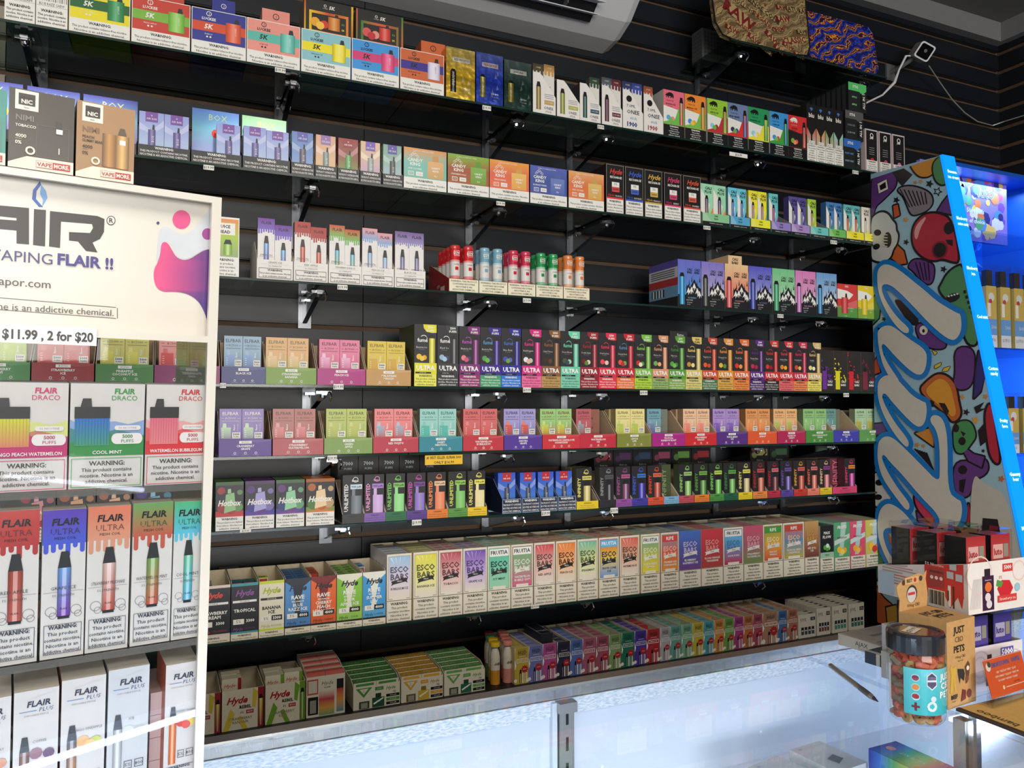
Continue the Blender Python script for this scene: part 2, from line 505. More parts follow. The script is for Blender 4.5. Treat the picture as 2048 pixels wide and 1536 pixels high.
for t, ln in ((0.25, 0.018), (0.62, 0.03)):
    q = MB(); p = a0.lerp(a1, t)
    d = Vector((0, -0.93, -0.25)).normalized()
    pts = [p + Vector((0.075, 0, 0)) + nn * 0.006, p + Vector((L - 0.135, 0, 0)) + nn * 0.006,
           p + Vector((L - 0.12, 0, 0)) + d * ln + nn * 0.008, p + Vector((0.06, 0, 0)) + d * ln + nn * 0.008]
    q.extrude(pts, (0, 0.0, 0.003), K_, PLASTIC); q.obj('louver', r)
q = MB()
for k in range(7):
    x = 0.12 + k * 0.085
    q.box(x, -0.17, 0.03, x + 0.003, -0.12, 0.055, K_, GREYP)
q.obj('vane', r)
tag(r, 'white wall air conditioner with an open louver above the top shelf', 'air conditioner')

# ================================================================== security camera on the wall
r = empty('security_camera', (2.44, D, 2.80), rot=(0, 0, 0))
hd = MB()
def rbox(mb, hx, hy, hz, rr, mat):
    n = 4; ring = []
    for cx_, cz_, s0 in ((hx - rr, hz - rr, 0), (-hx + rr, hz - rr, 1), (-hx + rr, -hz + rr, 2), (hx - rr, -hz + rr, 3)):
        for k in range(n + 1):
            a = (s0 + k / n) * math.pi / 2
            ring.append((cx_ + rr * math.cos(a), cz_ + rr * math.sin(a)))
    mb.extrude([(x, -hy, z) for x, z in ring], (0, 2 * hy, 0), K_, mat)
rbox(hd, 0.028, 0.034, 0.028, 0.009, PLASTIC)
# the head points down into the room towards the photographer
hdo = hd.obj('camera_head', r, (0.045, -0.10, 0.045), rot=(math.radians(24), math.radians(28), math.radians(-22)))
q = MB(); rbox(q, 0.0225, 0.001, 0.0225, 0.006, plain('dark_lens_window', (5, 5, 8), 0.8, 0, 0.1, spec=0.08)); q.obj('lens_window', hdo, (0, -0.0352, 0))
q = MB(); q.lathe([(0.0, 0), (0.006, 0), (0.006, 0.0015), (0, 0.0015)], 0, 0, (70, 74, 84), GLOSS, 10)
q.obj('lens', hdo, (0, -0.0362, 0.002), rot=(math.pi / 2, 0, 0))
q = MB(); q.box(-0.022, -0.006, -0.03, 0.022, 0, 0.03, K_, GREYP); q.tube([(0, -0.004, 0), (0.015, -0.045, 0.012), (0.03, -0.08, 0.03)], 0.008, K_, GREYP, 8)
q.obj('wall_mount', r)
tag(r, 'white cube security camera on the slat wall with a dark lens face', 'camera')
P0 = atY(1812, 112, 1.93); P1 = atY(1798, 140, 1.95); P2 = atY(1789, 165, 1.96); P3 = atY(1765, 190, 1.975); P4 = atY(1730, 207, 1.985)
q = MB(); q.tube([atY(1822, 112, 1.92), P0, P1, P2, P3, P4], [0.003, 0.0045, 0.0035, 0.0055, 0.0035, 0.0035], (225, 225, 225), GLOSS, 8)
tag(q.obj('power_cable'), 'white power cable hanging from the security camera', 'cable')
q = MB(); q.tube([atY(1858, 132, 1.92), atY(1880, 165, 1.95), atY(1905, 200, 1.97), atY(1930, 226, 1.98), atY(1955, 243, 1.985), atY(1985, 251, 1.985), (3.03, 1.96, 2.695), (3.055, 1.86, 2.70), (3.058, 1.5, 2.72)], 0.0022, (150, 148, 140), GLOSS, 6)
tag(q.obj('thin_cable'), 'thin grey cable sagging along the wall from the camera', 'cable')

# ================================================================== counter showcase
ZT = 1.09
YK = 1.165
sx0, sx1 = -1.1, 1.10
r = empty('glass_showcase', (0, 0, 0))
zs = 0.897                                             # inner shelf
q = MB(); q.box(sx0, 0.45, ZT - 0.008, 1.10, YK - 0.025, ZT, K_, TOPGLASS); q.obj('top_glass', r)
q = MB(); q.box(1.1005, 0.812, ZT - 0.008, 1.80, YK - 0.025, ZT, K_, TOPGLASS); q.obj('top_glass', r)
q = MB(); q.box(sx0, YK - 0.024, ZT - 0.018, 1.80, YK, ZT + 0.003, K_, STEEL)
q.obj('back_rail', r)
q = MB(); q.box(sx0, 0.446, ZT - 0.02, 1.10, 0.462, ZT + 0.002, K_, STEEL); q.obj('front_rail', r)
q = MB(); q.box(sx0, 1.140, zs, 1.80, 1.150, ZT - 0.02, K_, WPANEL); q.obj('back_panel', r)
m_, nt, b = nodes('frosted_film')
tc = nt.nodes.new('ShaderNodeTexCoord'); mp = nt.nodes.new('ShaderNodeMapping'); mp.inputs['Scale'].default_value = (110, 110, 420)
n_ = nt.nodes.new('ShaderNodeTexNoise'); n_.inputs['Scale'].default_value = 1.0; n_.inputs['Detail'].default_value = 4
rp = nt.nodes.new('ShaderNodeValToRGB'); rp.color_ramp.elements[0].position = 0.35; rp.color_ramp.elements[1].position = 0.6
rp.color_ramp.elements[0].color = C((190, 208, 222)); rp.color_ramp.elements[1].color = C((248, 250, 252))
nt.links.new(tc.outputs['Object'], mp.inputs[0]); nt.links.new(mp.outputs[0], n_.inputs['Vector']); nt.links.new(n_.outputs['Fac'], rp.inputs[0])
nt.links.new(rp.outputs[0], b.inputs['Base Color']); b.inputs['Roughness'].default_value = 0.3
bp = nt.nodes.new('ShaderNodeBump'); bp.inputs['Strength'].default_value = 0.5; bp.inputs['Distance'].default_value = 0.002
nt.links.new(n_.outputs['Fac'], bp.inputs['Height']); nt.links.new(bp.outputs[0], b.inputs['Normal'])
q = MB(); q.box(sx0, 1.137, 1.046, 1.80, 1.1399, ZT - 0.0185, K_, m_); q.obj('frosted_band', r)
q = MB(); q.box(sx0, 0.46, zs - 0.012, 1.09, 1.140, zs, K_, WPANEL); q.obj('inner_shelf', r)
q = MB(); q.box(1.0901, 0.815, zs - 0.012, 1.80, 1.140, zs, K_, WPANEL); q.obj('inner_shelf', r)
def slotted_post(x):
    q = MB(); q.box(x - 0.013, 1.124, zs, x + 0.013, 1.137, ZT - 0.021, K_, STEEL); po = q.obj('slotted_post', r)
    q = MB()
    for k in range(4):
        q.box(x - 0.0022, 1.1232, zs + 0.012 + k * 0.042, x + 0.0022, 1.1242, zs + 0.034 + k * 0.042, K_, DARKP)
    q.obj('slot', po)
    q = MB(); q.box(x - 0.016, 1.118, ZT - 0.035, x + 0.016, 1.137, ZT - 0.0185, K_, STEEL)
    for sgn in (-1, 1):
        q.lathe([(0, 0), (0.008, 0.0005), (0.008, 0.004), (0, 0.005)], x + sgn * 0.023, 1.128, K_, CHROME, 10)
    for v in range(len(q.v)):
        pass
    q.obj('top_bracket', po, (0, 0, 0))
    q = MB(); q.box(x - 0.024, 1.130, zs, x - 0.015, 1.1399, ZT - 0.02, K_, WPANEL); q.obj('jamb', po)
for x in (0.604, -0.35):
    slotted_post(x)
q = MB(); q.box(sx0, 0.45, zs - 0.3, sx1, 0.456, ZT - 0.021, K_, CLEAR); q.obj('front_glass', r)
q = MB(); q.box(sx0, 0.47, 0, 1.095, 1.15, zs - 0.3, K_, LAMI); q.obj('base', r)
q = MB(); q.box(1.0955, 0.83, 0, 1.80, 1.15, zs - 0.3, K_, LAMI); q.obj('base', r)
q = MB(); q.box(sx0, 1.1401, zs - 0.3, 1.80, 1.15, zs - 0.001, K_, WPANEL); q.obj('lower_back', r)
tag(r, 'long glass topped showcase counter with a lit white interior', 'counter')
# LED strip inside the front rail of the showcase
q_led = emit('led_diffuser', (214, 232, 255), 3.0)
q = MB(); q.box(-1.0, 0.464, ZT - 0.026, 1.08, 0.476, ZT - 0.0205, K_, q_led)
led = tag(q.obj('led_strip'), 'white LED strip under the front rail of the glass showcase', 'light')
q = MB(); q.box(1.12, 0.818, ZT - 0.026, 1.72, 0.83, ZT - 0.0205, K_, q_led)  # extra strip, added to brighten the right end of the back panel
tag(q.obj('led_strip'), 'short added LED strip brightening the panel under the counter glass beside the corner showcase', 'light')
area('showcase_led', (1.42, 0.835, ZT - 0.03), 0.6, 0.9, (0.70, 0.81, 1.0), (1.36, 1.14, 0.95), 0.012)  # added lamp for the extra strip, lifts the dim right panel
area('showcase_led', (0.18, 0.482, ZT - 0.03), 1.8, 3.7, (0.70, 0.81, 1.0), (0.22, 1.14, 0.96), 0.012)

# island case added behind the camera so its LED edge mirrors in the acrylic display
r = empty('added_island_case', (0.53, -1.8, 0), math.radians(45))
q = MB(); q.box(-0.30, -0.45, 0, 0.30, 0.0, 0.55, K_, LAMI); q.obj('base', r)
q = MB(); q.box(-0.30, -0.45, 0.55, 0.30, 0.0, 0.785, K_, CLEAR); q.obj('glass_box', r)
q = MB(); q.box(-0.28, -0.002, 0.786, 0.28, 0.012, 0.80, K_, emit('led_tube', (226, 236, 255), 14.0)); q.obj('led_edge', r)
tag(r, 'low island glass case with a lit edge, added behind the photographer for its reflection', 'counter')

# return counter on the right, at right angles
r = empty('corner_showcase', (0, 0, 0))
q = MB(); q.box(1.105, -0.3, ZT - 0.010, 1.75, 0.808, ZT, K_, TOPGLASS); q.obj('top_glass', r)
q = MB(); q.box(1.104, -0.3, 0.5, 1.109, 0.79, ZT - 0.011, K_, CLEAR); q.obj('side_glass', r)
q = MB(); q.box(1.102, 0.79, 0.4, 1.12, 0.81, ZT - 0.0105, K_, STEEL); q.box(1.135, 0.795, 0.4, 1.145, 0.808, ZT - 0.0105, K_, STEEL); q.obj('corner_post', r)
q = MB(); q.box(1.125, -0.3, 0.88, 1.74, 0.80, 0.886, K_, GLASS); q.obj('inner_shelf', r)
q = MB(); q.box(1.105, -0.3, 0, 1.75, 0.808, 0.5, K_, LAMI); q.obj('base', r)
q = MB(); q.box(1.15, 0.802, 0.5, 1.75, 0.808, ZT - 0.011, K_, WPANEL); q.obj('end_panel', r)
tag(r, 'glass showcase counter at right angles to the long one', 'counter')
q = MB(); q.box(1.805, 0.81, 0, 2.02, 1.165, ZT, K_, LAMI, top=K_)
tag(q.obj('corner_cabinet'), 'dark corner cabinet at the end of the glass counter', 'cabinet')
# goods inside the corner showcase
for (x, y, wx, dy, h, c, t) in ((1.15, 0.55, 0.10, 0.16, 0.06, (190, 72, 62), 'red'), (1.14, 0.30, 0.12, 0.2, 0.08, (70, 92, 150), 'blue'), (1.30, 0.6, 0.14, 0.15, 0.09, (215, 216, 214), 'white')):
    q = MB(); q.box(0, 0, 0, wx, dy, h, c); q.box(0.01, 0.01, h, wx - 0.01, dy - 0.01, h + 0.004, mixc(c, W_, 0.4))
    tag(q.obj('goods_box', loc=(x, y, 0.886)), '%s carton on the glass shelf inside the corner showcase' % t, 'box')

# ================================================================== printed artwork
NLINES = {1: ['This product contains nicotine.'], 2: ['This product contains nicotine. Nicotine', 'is an addictive chemical.'],
          3: ['This product contains', 'nicotine. Nicotine is an', 'addictive chemical.'],
          4: ['This product', 'contains nicotine.', 'Nicotine is an', 'addictive chemical.']}
def warn(f, a0, b0, a1, b1, bg=W_, fg=(30, 30, 30), n=2, border=False, l=2, lines=None, head=True):
    if bg: f.rect(a0, b0, a1, b1, bg, l)
    L = lines or NLINES[n]
    rows = len(L) + (1.2 if head else 0)
    st = (b1 - b0) / (rows + 0.35)
    y = b1 - st * 0.72
    mw = (a1 - a0) * 0.92
    cx = (a0 + a1) / 2
    if head:
        f.text('WARNING:', cx, y, st * 0.70, fg, l + 1, mw=mw * 0.8, bold=0.03); y -= st * 1.12
    for t in L:
        f.text(t, cx, y, st * 0.60, fg, l + 1, mw=mw, bold=0.012); y -= st
    if border: f.frame(a0 + 0.02, b0 + 0.01, a1 - 0.02, b1 - 0.01, 0.012, fg, l + 1)
def devbox(f, a0, b0, a1, b1, c, l=3, cap=(40, 40, 42), c2=None):
    w, h = a1 - a0, b1 - b0
    cl = mixc(c, (255, 255, 255), 0.35); dk = mixc(c, (0, 0, 0), 0.25)
    if c2: f.grad(a0, b0, a1, b0 + h * 0.8, [c2, c], l)
    else: f.grad(a0, b0, a1, b0 + h * 0.8, [dk, c, cl, c, dk], l, 'h')
    f.poly([(a0 + w * 0.55, b0 + h * 0.8), (a0 + w * 0.9, b0 + h * 0.8), (a0 + w * 0.84, b1), (a0 + w * 0.62, b1)], cap, l)
def stick(f, a0, b0, a1, b1, c, c2=None, cap=K_, l=3, capf=0.2):
    w, h = a1 - a0, b1 - b0
    c2 = c2 or c
    hi = lambda q: mixc(q, (255, 255, 255), 0.45)
    dk = lambda q: mixc(q, (0, 0, 0), 0.3)
    m = b1 - h * capf
    f.k += 1
    xs = [a0, a0 + w * 0.35, a0 + w * 0.65, a1]
    for i, (p, q) in enumerate(((dk, lambda z: z), (hi, hi), (lambda z: z, dk))):
        f.mb.face([f.P(xs[i], b0, l), f.P(xs[i + 1], b0, l), f.P(xs[i + 1], m, l), f.P(xs[i], m, l)], [p(c2), q(c2), q(c), p(c)], f.mat)
    f.poly([(a0, m), (a1, m), (a0 + w * 0.78, b1), (a0 + w * 0.22, b1)], cap, l)
def fruit(f, a, b, r, cols, l=3):
    off = ((-0.7, 0.1), (0.6, -0.1), (0, -0.35), (0.1, 0.55))
    for i, c in enumerate(cols):
        f.ell(a + off[i][0] * r, b + off[i][1] * r * f.W / f.H, r * (0.62 if i else 0.7), c, l + i, n=9)
def qr_blank(f, *a):
    pass

def art_luckee(main, band, dev, tx, flav, dev_pale=False):
    def art(f):
        f.rect(0, 0, 1, 1, W_, 0); f.rect(0.012, 0.30, 0.988, 0.985, main, 1)
        f.rect(0.012, 0.52, 0.988, 0.72, band, 2)
        f.text('5K', 0.31, 0.625, 0.10, tx, 3, bold=0.035, shear=0.2)
        f.ring(0.31, 0.90, 0.05, 0.012, tx, 3, 10); f.text('J', 0.31, 0.90, 0.05, tx, 3)
        f.text('LUCKEE', 0.31, 0.79, 0.055, tx, 3, bold=0.03)
        f.text(flav, 0.31, 0.46, 0.03, tx, 3, mw=0.3); f.ell(0.28, 0.40, 0.018, tx, 3); f.ell(0.34, 0.40, 0.018, tx, 3)
        devbox(f, 0.62, 0.36, 0.90, 0.88, dev, 4)
        f.text('LUCKEE', 0.80, 0.60, 0.03, W_ if not dev_pale else main, 6, rot=90, mw=0.3)
        warn(f, 0.01, 0.01, 0.99, 0.29, W_, lines=['This product contains tobacco-free nicotine.', 'Nicotine is an addictive chemical.'], l=1)
    return art
def art_luckee_top(c, tx=K_):
    def art(f):
        f.rect(0, 0, 1, 1, c, 0); f.ring(0.5, 0.66, 0.12, 0.025, tx, 2, 10); f.text('J', 0.5, 0.66, 0.13, tx, 2); f.text('LUCKEE', 0.5, 0.3, 0.13, tx, 2, bold=0.03, mw=0.5)
    return art
def art_luckee_black(c1, c2, dev, fr, flav):
    def art(f):
        f.rect(0, 0, 1, 1, (38, 36, 32), 0)
        f.grad(0.0, 0.0, 1, 0.04, [c1, c2], 1, 'h'); f.grad(0.96, 0.04, 1, 1, [c2, c1], 1); f.grad(0, 0.04, 0.03, 1, [c1, c2], 1)
        f.grad(0.10, 0.10, 0.90, 0.70, [c1, c2, mixc(c1, c2, 0.5)], 1, 'h'); f.rect(0.15, 0.18, 0.85, 0.63, (38, 34, 32), 2)
        f.text('5K', 0.56, 0.84, 0.09, W_, 3, bold=0.04, shear=0.2); f.ring(0.42, 0.87, 0.03, 0.01, W_, 3, 8); f.text('LUCKEE', 0.42, 0.80, 0.025, W_, 3)
        fruit(f, 0.32, 0.38, 0.14, fr, 3); devbox(f, 0.48, 0.24, 0.72, 0.68, dev, 7)
        f.text('SK', 0.79, 0.30, 0.05, (230, 220, 60), 4, bold=0.02); f.text('5%', 0.79, 0.45, 0.05, (120, 210, 90), 4)
        f.text(flav, 0.5, 0.135, 0.045, K_, 3, mw=0.45, bold=0.02)
    return art
def art_foil(c, dev, pill, flav):
    def art(f):
        f.grad(0, 0, 1, 1, [mixc(c, (255, 255, 255), 0.12), c, mixc(c, (255, 255, 255), 0.3)], 0)
        for i in range(5):
            x = random.uniform(0.5, 0.9); y = random.uniform(0.1, 0.6)
            f.poly([(x, y), (x + 0.1, y + 0.03), (x + 0.05, y + 0.12)], mixc(c, (255, 255, 255), 0.35), 1)
        f.rect(0.22, 0.73, 0.82, 0.82, pill, 1); f.text(flav, 0.52, 0.775, 0.04, (90, 70, 40), 2, mw=0.5)
        stick(f, 0.14, 0.13, 0.34, 0.58, dev, None, (25, 25, 25), 2, 0.12); f.text('MAX', 0.24, 0.36, 0.10, (210, 200, 170), 3, rot=90)
        f.text('AIR BAR', 0.7, 0.22, 0.03, W_, 2, mw=0.3); f.text('5% strength', 0.7, 0.16, 0.02, W_, 2); f.text('10 pcs', 0.7, 0.1, 0.02, W_, 2)
    return art
def art_bear(c1, c2, dev, fr, flav, bear=K_, low=None):
    def art(f):
        f.rect(0, 0, 1, 1, c1, 0)
        f.poly([(0, 0.26), (1, 0.26), (1, 0.62), (0.72, 0.62), (0.55, 0.40), (0, 0.30)], c2, 1)
        f.poly([(0, 0.30), (0.55, 0.40), (0.70, 0.60), (0, 0.66)], W_ if not low else low, 1)
        f.poly([(0.08, 0.865), (0.10, 0.895), (0.15, 0.915), (0.16, 0.935), (0.19, 0.925), (0.27, 0.955), (0.38, 0.95), (0.46, 0.925), (0.49, 0.88), (0.48, 0.835), (0.43, 0.835), (0.43, 0.86), (0.40, 0.87), (0.38, 0.835), (0.33, 0.835), (0.34, 0.87), (0.27, 0.87), (0.26, 0.835), (0.21, 0.835), (0.22, 0.865), (0.19, 0.87), (0.17, 0.835), (0.13, 0.835), (0.15, 0.875)], bear, 2)
        f.text('FLAVOR', 0.32, 0.775, 0.035, mixc(c1, bear, 0.6), 2, mw=0.45); f.text(flav, 0.33, 0.70, 0.035, K_, 2, mw=0.52, bold=0.02); f.text('tobacco-free', 0.3, 0.655, 0.02, K_, 2, mw=0.4)
        fruit(f, 0.34, 0.40, 0.15, fr, 2)
        stick(f, 0.76, 0.28, 0.94, 0.88, mixc(c2, dev, 0.5), dev, K_, 4, 0.2)
        warn(f, 0, 0, 1, 0.255, K_, W_, n=4, l=1)
    return art
def art_blu(c):
    def art(f):
        f.rect(0, 0, 1, 1, (28, 26, 26), 0); f.grad(0.02, 0.30, 0.98, 0.62, [(190, 180, 160), c], 1)
        f.poly([(0, 0.66), (0, 0.60), (0.42, 0.46), (0.42, 0.3), (0.58, 0.3), (0.58, 0.46), (1, 0.60), (1, 0.66)], (28, 26, 26), 2)
        f.text('blu', 0.5, 0.81, 0.075, W_, 3, bold=0.02, mw=0.8, res=2); f.poly([(0.32, 0.93), (0.5, 0.88), (0.68, 0.93), (0.5, 0.95)], (60, 120, 200), 3)
        warn(f, 0, 0, 1, 0.30, W_, n=4, l=3, lines=['WARNING:', 'This product', 'contains', 'nicotine.', 'Nicotine is', 'an addictive', 'chemical.'], head=False)
        f.rect(0.2, 0.31, 0.8, 0.36, W_, 4); f.text('$9.99', 0.5, 0.335, 0.025, K_, 5)
    return art
def art_stig(c, flav, body=(34, 36, 38)):
    def art(f):
        f.rect(0, 0, 1, 1, body, 0); f.poly([(0, 0.72), (0.6, 0.72), (0.75, 0.62), (1, 0.78), (1, 1), (0, 1)], c, 1)
        f.text('STIG', 0.38, 0.87, 0.09, W_, 2, bold=0.04, mw=0.55)
        f.text(flav, 0.32, 0.5, 0.06, mixc(c, W_, 0.3), 2, mw=0.5, bold=0.02); f.text(flav, 0.32, 0.24, 0.06, mixc(c, W_, 0.5), 2, mw=0.5, bold=0.02)
        f.text('ALL IN 1', 0.85, 0.4, 0.12, W_, 2, rot=90, bold=0.02); f.poly([(0.66, 0.1), (0.76, 0.1), (0.76, 0.6), (0.71, 0.7), (0.66, 0.6)], (20, 20, 22), 2)
    return art
def art_tall_black(c):
    def art(f):
        f.rect(0, 0, 1, 1, (28, 26, 28), 0); f.rect(0, 0, 0.08, 1, (210, 180, 180), 1); f.rect(0.94, 0, 1, 1, (200, 190, 190), 1); f.rect(0, 0.97, 1, 1, (205, 200, 200), 1)
        f.text('puff', 0.52, 0.80, 0.05, W_, 2, mw=0.5, bold=0.03); f.ell(0.52, 0.86, 0.14, W_, 2); f.ell(0.52, 0.86, 0.09, (28, 26, 28), 3)
        for k in range(4): f.rect(0.3, 0.56 - k * 0.05, 0.72, 0.57 - k * 0.05, (170, 165, 165), 2)
        f.ell(0.55, 0.27, 0.16, c, 2); warn(f, 0.08, 0, 0.94, 0.27, W_, n=4, l=3)
    return art
def art_airbar(c1, c2, dev, fr, tagc=(120, 70, 160), bot=0.0):
    def art(f):
        f.grad(0, bot, 1, 1, [c2, mixc(c1, c2, 0.4), c1], 0)
        f.poly([(0, 0.75), (0.5, 0.6), (1, 0.85), (1, 0.7), (0.5, 0.5), (0, 0.6)], mixc(c1, (255, 255, 255), 0.4), 1)
        f.poly([(0.25, 1), (0.75, 1), (0.75, 0.78), (0.25, 0.78)], tagc, 2); f.text('AIR BAR', 0.5, 0.85, 0.045, W_, 3, mw=0.42)
        f.text('x', 0.5, 0.93, 0.05, W_, 3)
        devbox(f, 0.36, 0.16, 0.66, 0.72, dev, 3); f.text('BOX', 0.55, 0.4, 0.1, W_, 6, rot=90, mw=0.3)
        fruit(f, 0.28, 0.22, 0.10, fr, 6); fruit(f, 0.74, 0.18, 0.12, fr[::-1], 6)
        f.rect(0.25, 0.05, 0.75, 0.10, W_, 3)
    return art
def art_candy(c1, c2, dev, flav):
    def art(f):
        f.grad(0, 0.28, 1, 1, [mixc(c1, c2, 0.1), c1, c2], 1); f.rect(0, 0, 1, 1, W_, 0)
        f.text('TOBACCO-FREE NICOTINE', 0.45, 0.94, 0.03, W_, 2, mw=0.6)
        for k in range(5): f.ring(0.16 + k * 0.04, 0.80 + 0.04 * (2 - abs(2 - k)), 0.03, 0.008, W_, 2, 8)
        f.text('CANDY', 0.26, 0.71, 0.075, W_, 2, bold=0.05, mw=0.38); f.text('KING', 0.26, 0.61, 0.075, W_, 2, bold=0.05, mw=0.3)
        f.text(flav, 0.26, 0.50, 0.035, W_, 2, mw=0.36, bold=0.02); f.frame(0.10, 0.33, 0.23, 0.43, 0.012, W_, 2); f.text('5%', 0.165, 0.38, 0.05, W_, 2); f.rect(0.28, 0.33, 0.44, 0.43, W_, 2); f.text('3000', 0.36, 0.38, 0.04, c1, 3, mw=0.13)
        f.rect(0.55, 0.30, 0.93, 0.72, mixc(dev, c1, 0.2), 2, mixc(dev, (255, 255, 255), 0.15)); f.poly([(0.66, 0.72), (0.82, 0.72), (0.80, 0.86), (0.68, 0.86)], mixc(dev, K_, 0.1), 2)
        f.text('CANDY', 0.74, 0.56, 0.045, W_, 3, bold=0.04); f.text('KING', 0.74, 0.49, 0.045, W_, 3, bold=0.04); f.text('Air', 0.74, 0.37, 0.045, W_, 3)
        warn(f, 0, 0, 1, 0.27, W_, n=2, l=1)
    return art
def art_hyde_black(c, flav):
    def art(f):
        f.rect(0, 0, 1, 1, (24, 22, 22), 0); f.frame(0.01, 0.005, 0.99, 0.995, 0.02, (150, 145, 140), 1)
        f.text('Hyde', 0.55, 0.86, 0.10, c, 2, bold=0.02, shear=0.35, mw=0.7, res=2); f.text('RECHARGE', 0.55, 0.74, 0.045, W_, 2, bold=0.02, mw=0.66)
        f.rect(0.32, 0.50, 0.74, 0.64, W_, 2); f.text('5%', 0.53, 0.60, 0.045, K_, 3); f.rect(0.32, 0.44, 0.74, 0.54, mixc(c, W_, 0.1), 3); f.text('3000', 0.53, 0.49, 0.05, K_, 4, bold=0.02, mw=0.4)
        f.text('Hyde', 0.28, 0.37, 0.05, c, 2, shear=0.35); f.text(flav, 0.7, 0.36, 0.035, W_, 2, mw=0.4)
        f.rect(0.04, 0.29, 0.96, 0.325, c, 2); warn(f, 0.04, 0.015, 0.96, 0.29, W_, n=3, l=2)
    return art
def art_cali(c1, c2, dev, bg=W_, dots=False):
    def art(f):
        f.rect(0, 0, 1, 1, c1, 0); f.poly([(0, 0.9), (0, 0.25), (0.55, 0.25), (0.75, 0.5)], bg, 1); f.poly([(0, 0.25), (0, 0), (1, 0), (1, 0.45), (0.6, 0.15)], c2, 1)
        f.text('CALI', 0.62, 0.90, 0.065, K_, 2, bold=0.04, mw=0.6); f.text('PLUS', 0.62, 0.81, 0.065, K_, 2, bold=0.04, mw=0.6)
        stick(f, 0.36, 0.2, 0.62, 0.72, dev, mixc(dev, c2, 0.5), K_, 3, 0.16)
    return art
def art_calibar(c1, c2, dev, flav):
    def art(f):
        f.grad(0, 0.26, 1, 1, [c2, mixc(c1, c2, 0.4), c1], 1); f.rect(0, 0, 1, 0.26, (26, 26, 30), 1)
        f.poly([(0.34, 0.26), (0.36, 0.42), (0.45, 0.48), (0.52, 0.42), (0.62, 0.52), (0.72, 0.60), (0.80, 0.50), (0.90, 0.44), (1, 0.40), (1, 0.26)], (24, 24, 30), 2)
        for (x, y) in ((0.45, 0.42), (0.58, 0.44), (0.70, 0.52), (0.84, 0.42), (0.93, 0.36)):
            f.poly([(x, y), (x - 0.10, y - 0.14), (x - 0.02, y - 0.10), (x, y - 0.17), (x + 0.04, y - 0.1), (x + 0.11, y - 0.15)], W_, 3)
        for k in range(6):
            x = 0.37 + k * 0.115; y = 0.38 + 0.08 * (k % 3); f.poly([(x - 0.025, y), (x + 0.025, y), (x, y + 0.13)], (20, 22, 28), 2)
        for x in (0.50, 0.83):
            f.text('CALI', x, 0.80, 0.05, K_, 2, bold=0.04, mw=0.22); f.text('BARS', x, 0.74, 0.05, K_, 2, bold=0.04, mw=0.22)
        f.rect(0.335, 0.5, 0.34, 1, mixc(c1, K_, 0.25), 2); f.rect(0.66, 0.5, 0.665, 1, mixc(c1, K_, 0.25), 2)
        stick(f, 0.06, 0.05, 0.28, 0.72, dev, None, K_, 4, 0.12)
        f.text(flav, 0.62, 0.20, 0.03, mixc(dev, W_, 0.4), 2, mw=0.6); f.text('1500 PUFFS', 0.5, 0.15, 0.025, W_, 2, mw=0.4); f.text('5% nicotine', 0.5, 0.10, 0.02, W_, 2); f.text('5.5 mL', 0.46, 0.06, 0.02, W_, 2)
    return art
def drips(f, b, c, l, n=9, seed=0):
    rnd = random.Random(seed)
    for k in range(n):
        a = (k + 0.5) / n; d = rnd.uniform(0.02, 0.09); r = 0.34 / n
        f.rect(a - r, b - d, a + r, b, c, l); f.ell(a, b - d, r, c, l, n=8)
def art_flair(ct, ct2, d1, d2, flav, full=True, tx=(30, 30, 36)):
    def art(f):
        lo = 0.66
        f.rect(0, 0, 1, 1, (217, 213, 207), 0); f.rect(0, lo + 0.11, 1, 1, ct2, 1, ct); drips(f, lo + 0.115, ct2, 1, 6, len(flav))
        f.text('FLAIR', 0.52, 0.92, 0.045, tx, 2, bold=0.03, shear=0.15, mw=0.75); f.text('ULTRA', 0.52, 0.855, 0.04, mixc(ct, tx, 0.5), 2, mw=0.75); f.text('MESH COIL', 0.52, 0.81, 0.018, tx, 2, mw=0.5)
        stick(f, 0.36, 0.28, 0.67, 0.72, d1, d2, (44, 46, 48), 3, 0.25); f.rect(0.38, 0.265, 0.65, 0.285, (36, 36, 38), 3)
        f.text('FLAIR', 0.515, 0.335, 0.012, tx, 5, mw=0.2)
        f.text(flav, 0.5, 0.475, 0.022, (70, 70, 74), 5, mw=0.78); f.rect(0.04, 0.447, 0.96, 0.449, (120, 120, 124), 2); f.text('5% STRENGTH', 0.5, 0.425, 0.016, (90, 90, 94), 5, mw=0.5)
        for (x, s) in ((0.22, 1), (0.80, 1)):
            f.ring(x, 0.32, 0.13, 0.012, (120, 120, 124), 2, 12); f.ring(x + 0.05 * s, 0.29, 0.09, 0.012, (120, 120, 124), 2, 10)
        warn(f, 0.05, 0.02, 0.96, 0.24, None, (60, 62, 76), n=4, border=True, l=2)
    return art
def art_flair_small(ct, ct2, d1, d2, seed=1):
    def art(f):
        f.rect(0, 0, 1, 1, (230, 226, 222), 0); f.rect(0, 0.80, 1, 1, ct2, 1, ct); drips(f, 0.805, ct2, 1, 7, seed)
        f.text('FLAIR', 0.52, 0.92, 0.05, mixc(ct, K_, 0.5), 2, bold=0.03, mw=0.7)
        stick(f, 0.36, 0.15, 0.66, 0.68, d1, d2, (50, 48, 46), 3, 0.26)
        f.rect(0.08, 0.30, 0.94, 0.305, (150, 148, 150), 2); f.text('STRENGTH', 0.5, 0.33, 0.03, (110, 106, 106), 5, mw=0.75)
    return art
def art_ezzy_label(f):
    f.rect(0, 0, 1, 1, (236, 228, 200), 0)
    for i, t in enumerate(['WARNING: THIS PRODUCT', 'CONTAINS NICOTINE.', 'NICOTINE IS AN', 'ADDICTIVE CHEMICAL.']):
        f.text(t, 0.5, 0.84 - i * 0.22, 0.13, (50, 46, 40), 2, mw=0.9, bold=0.01)
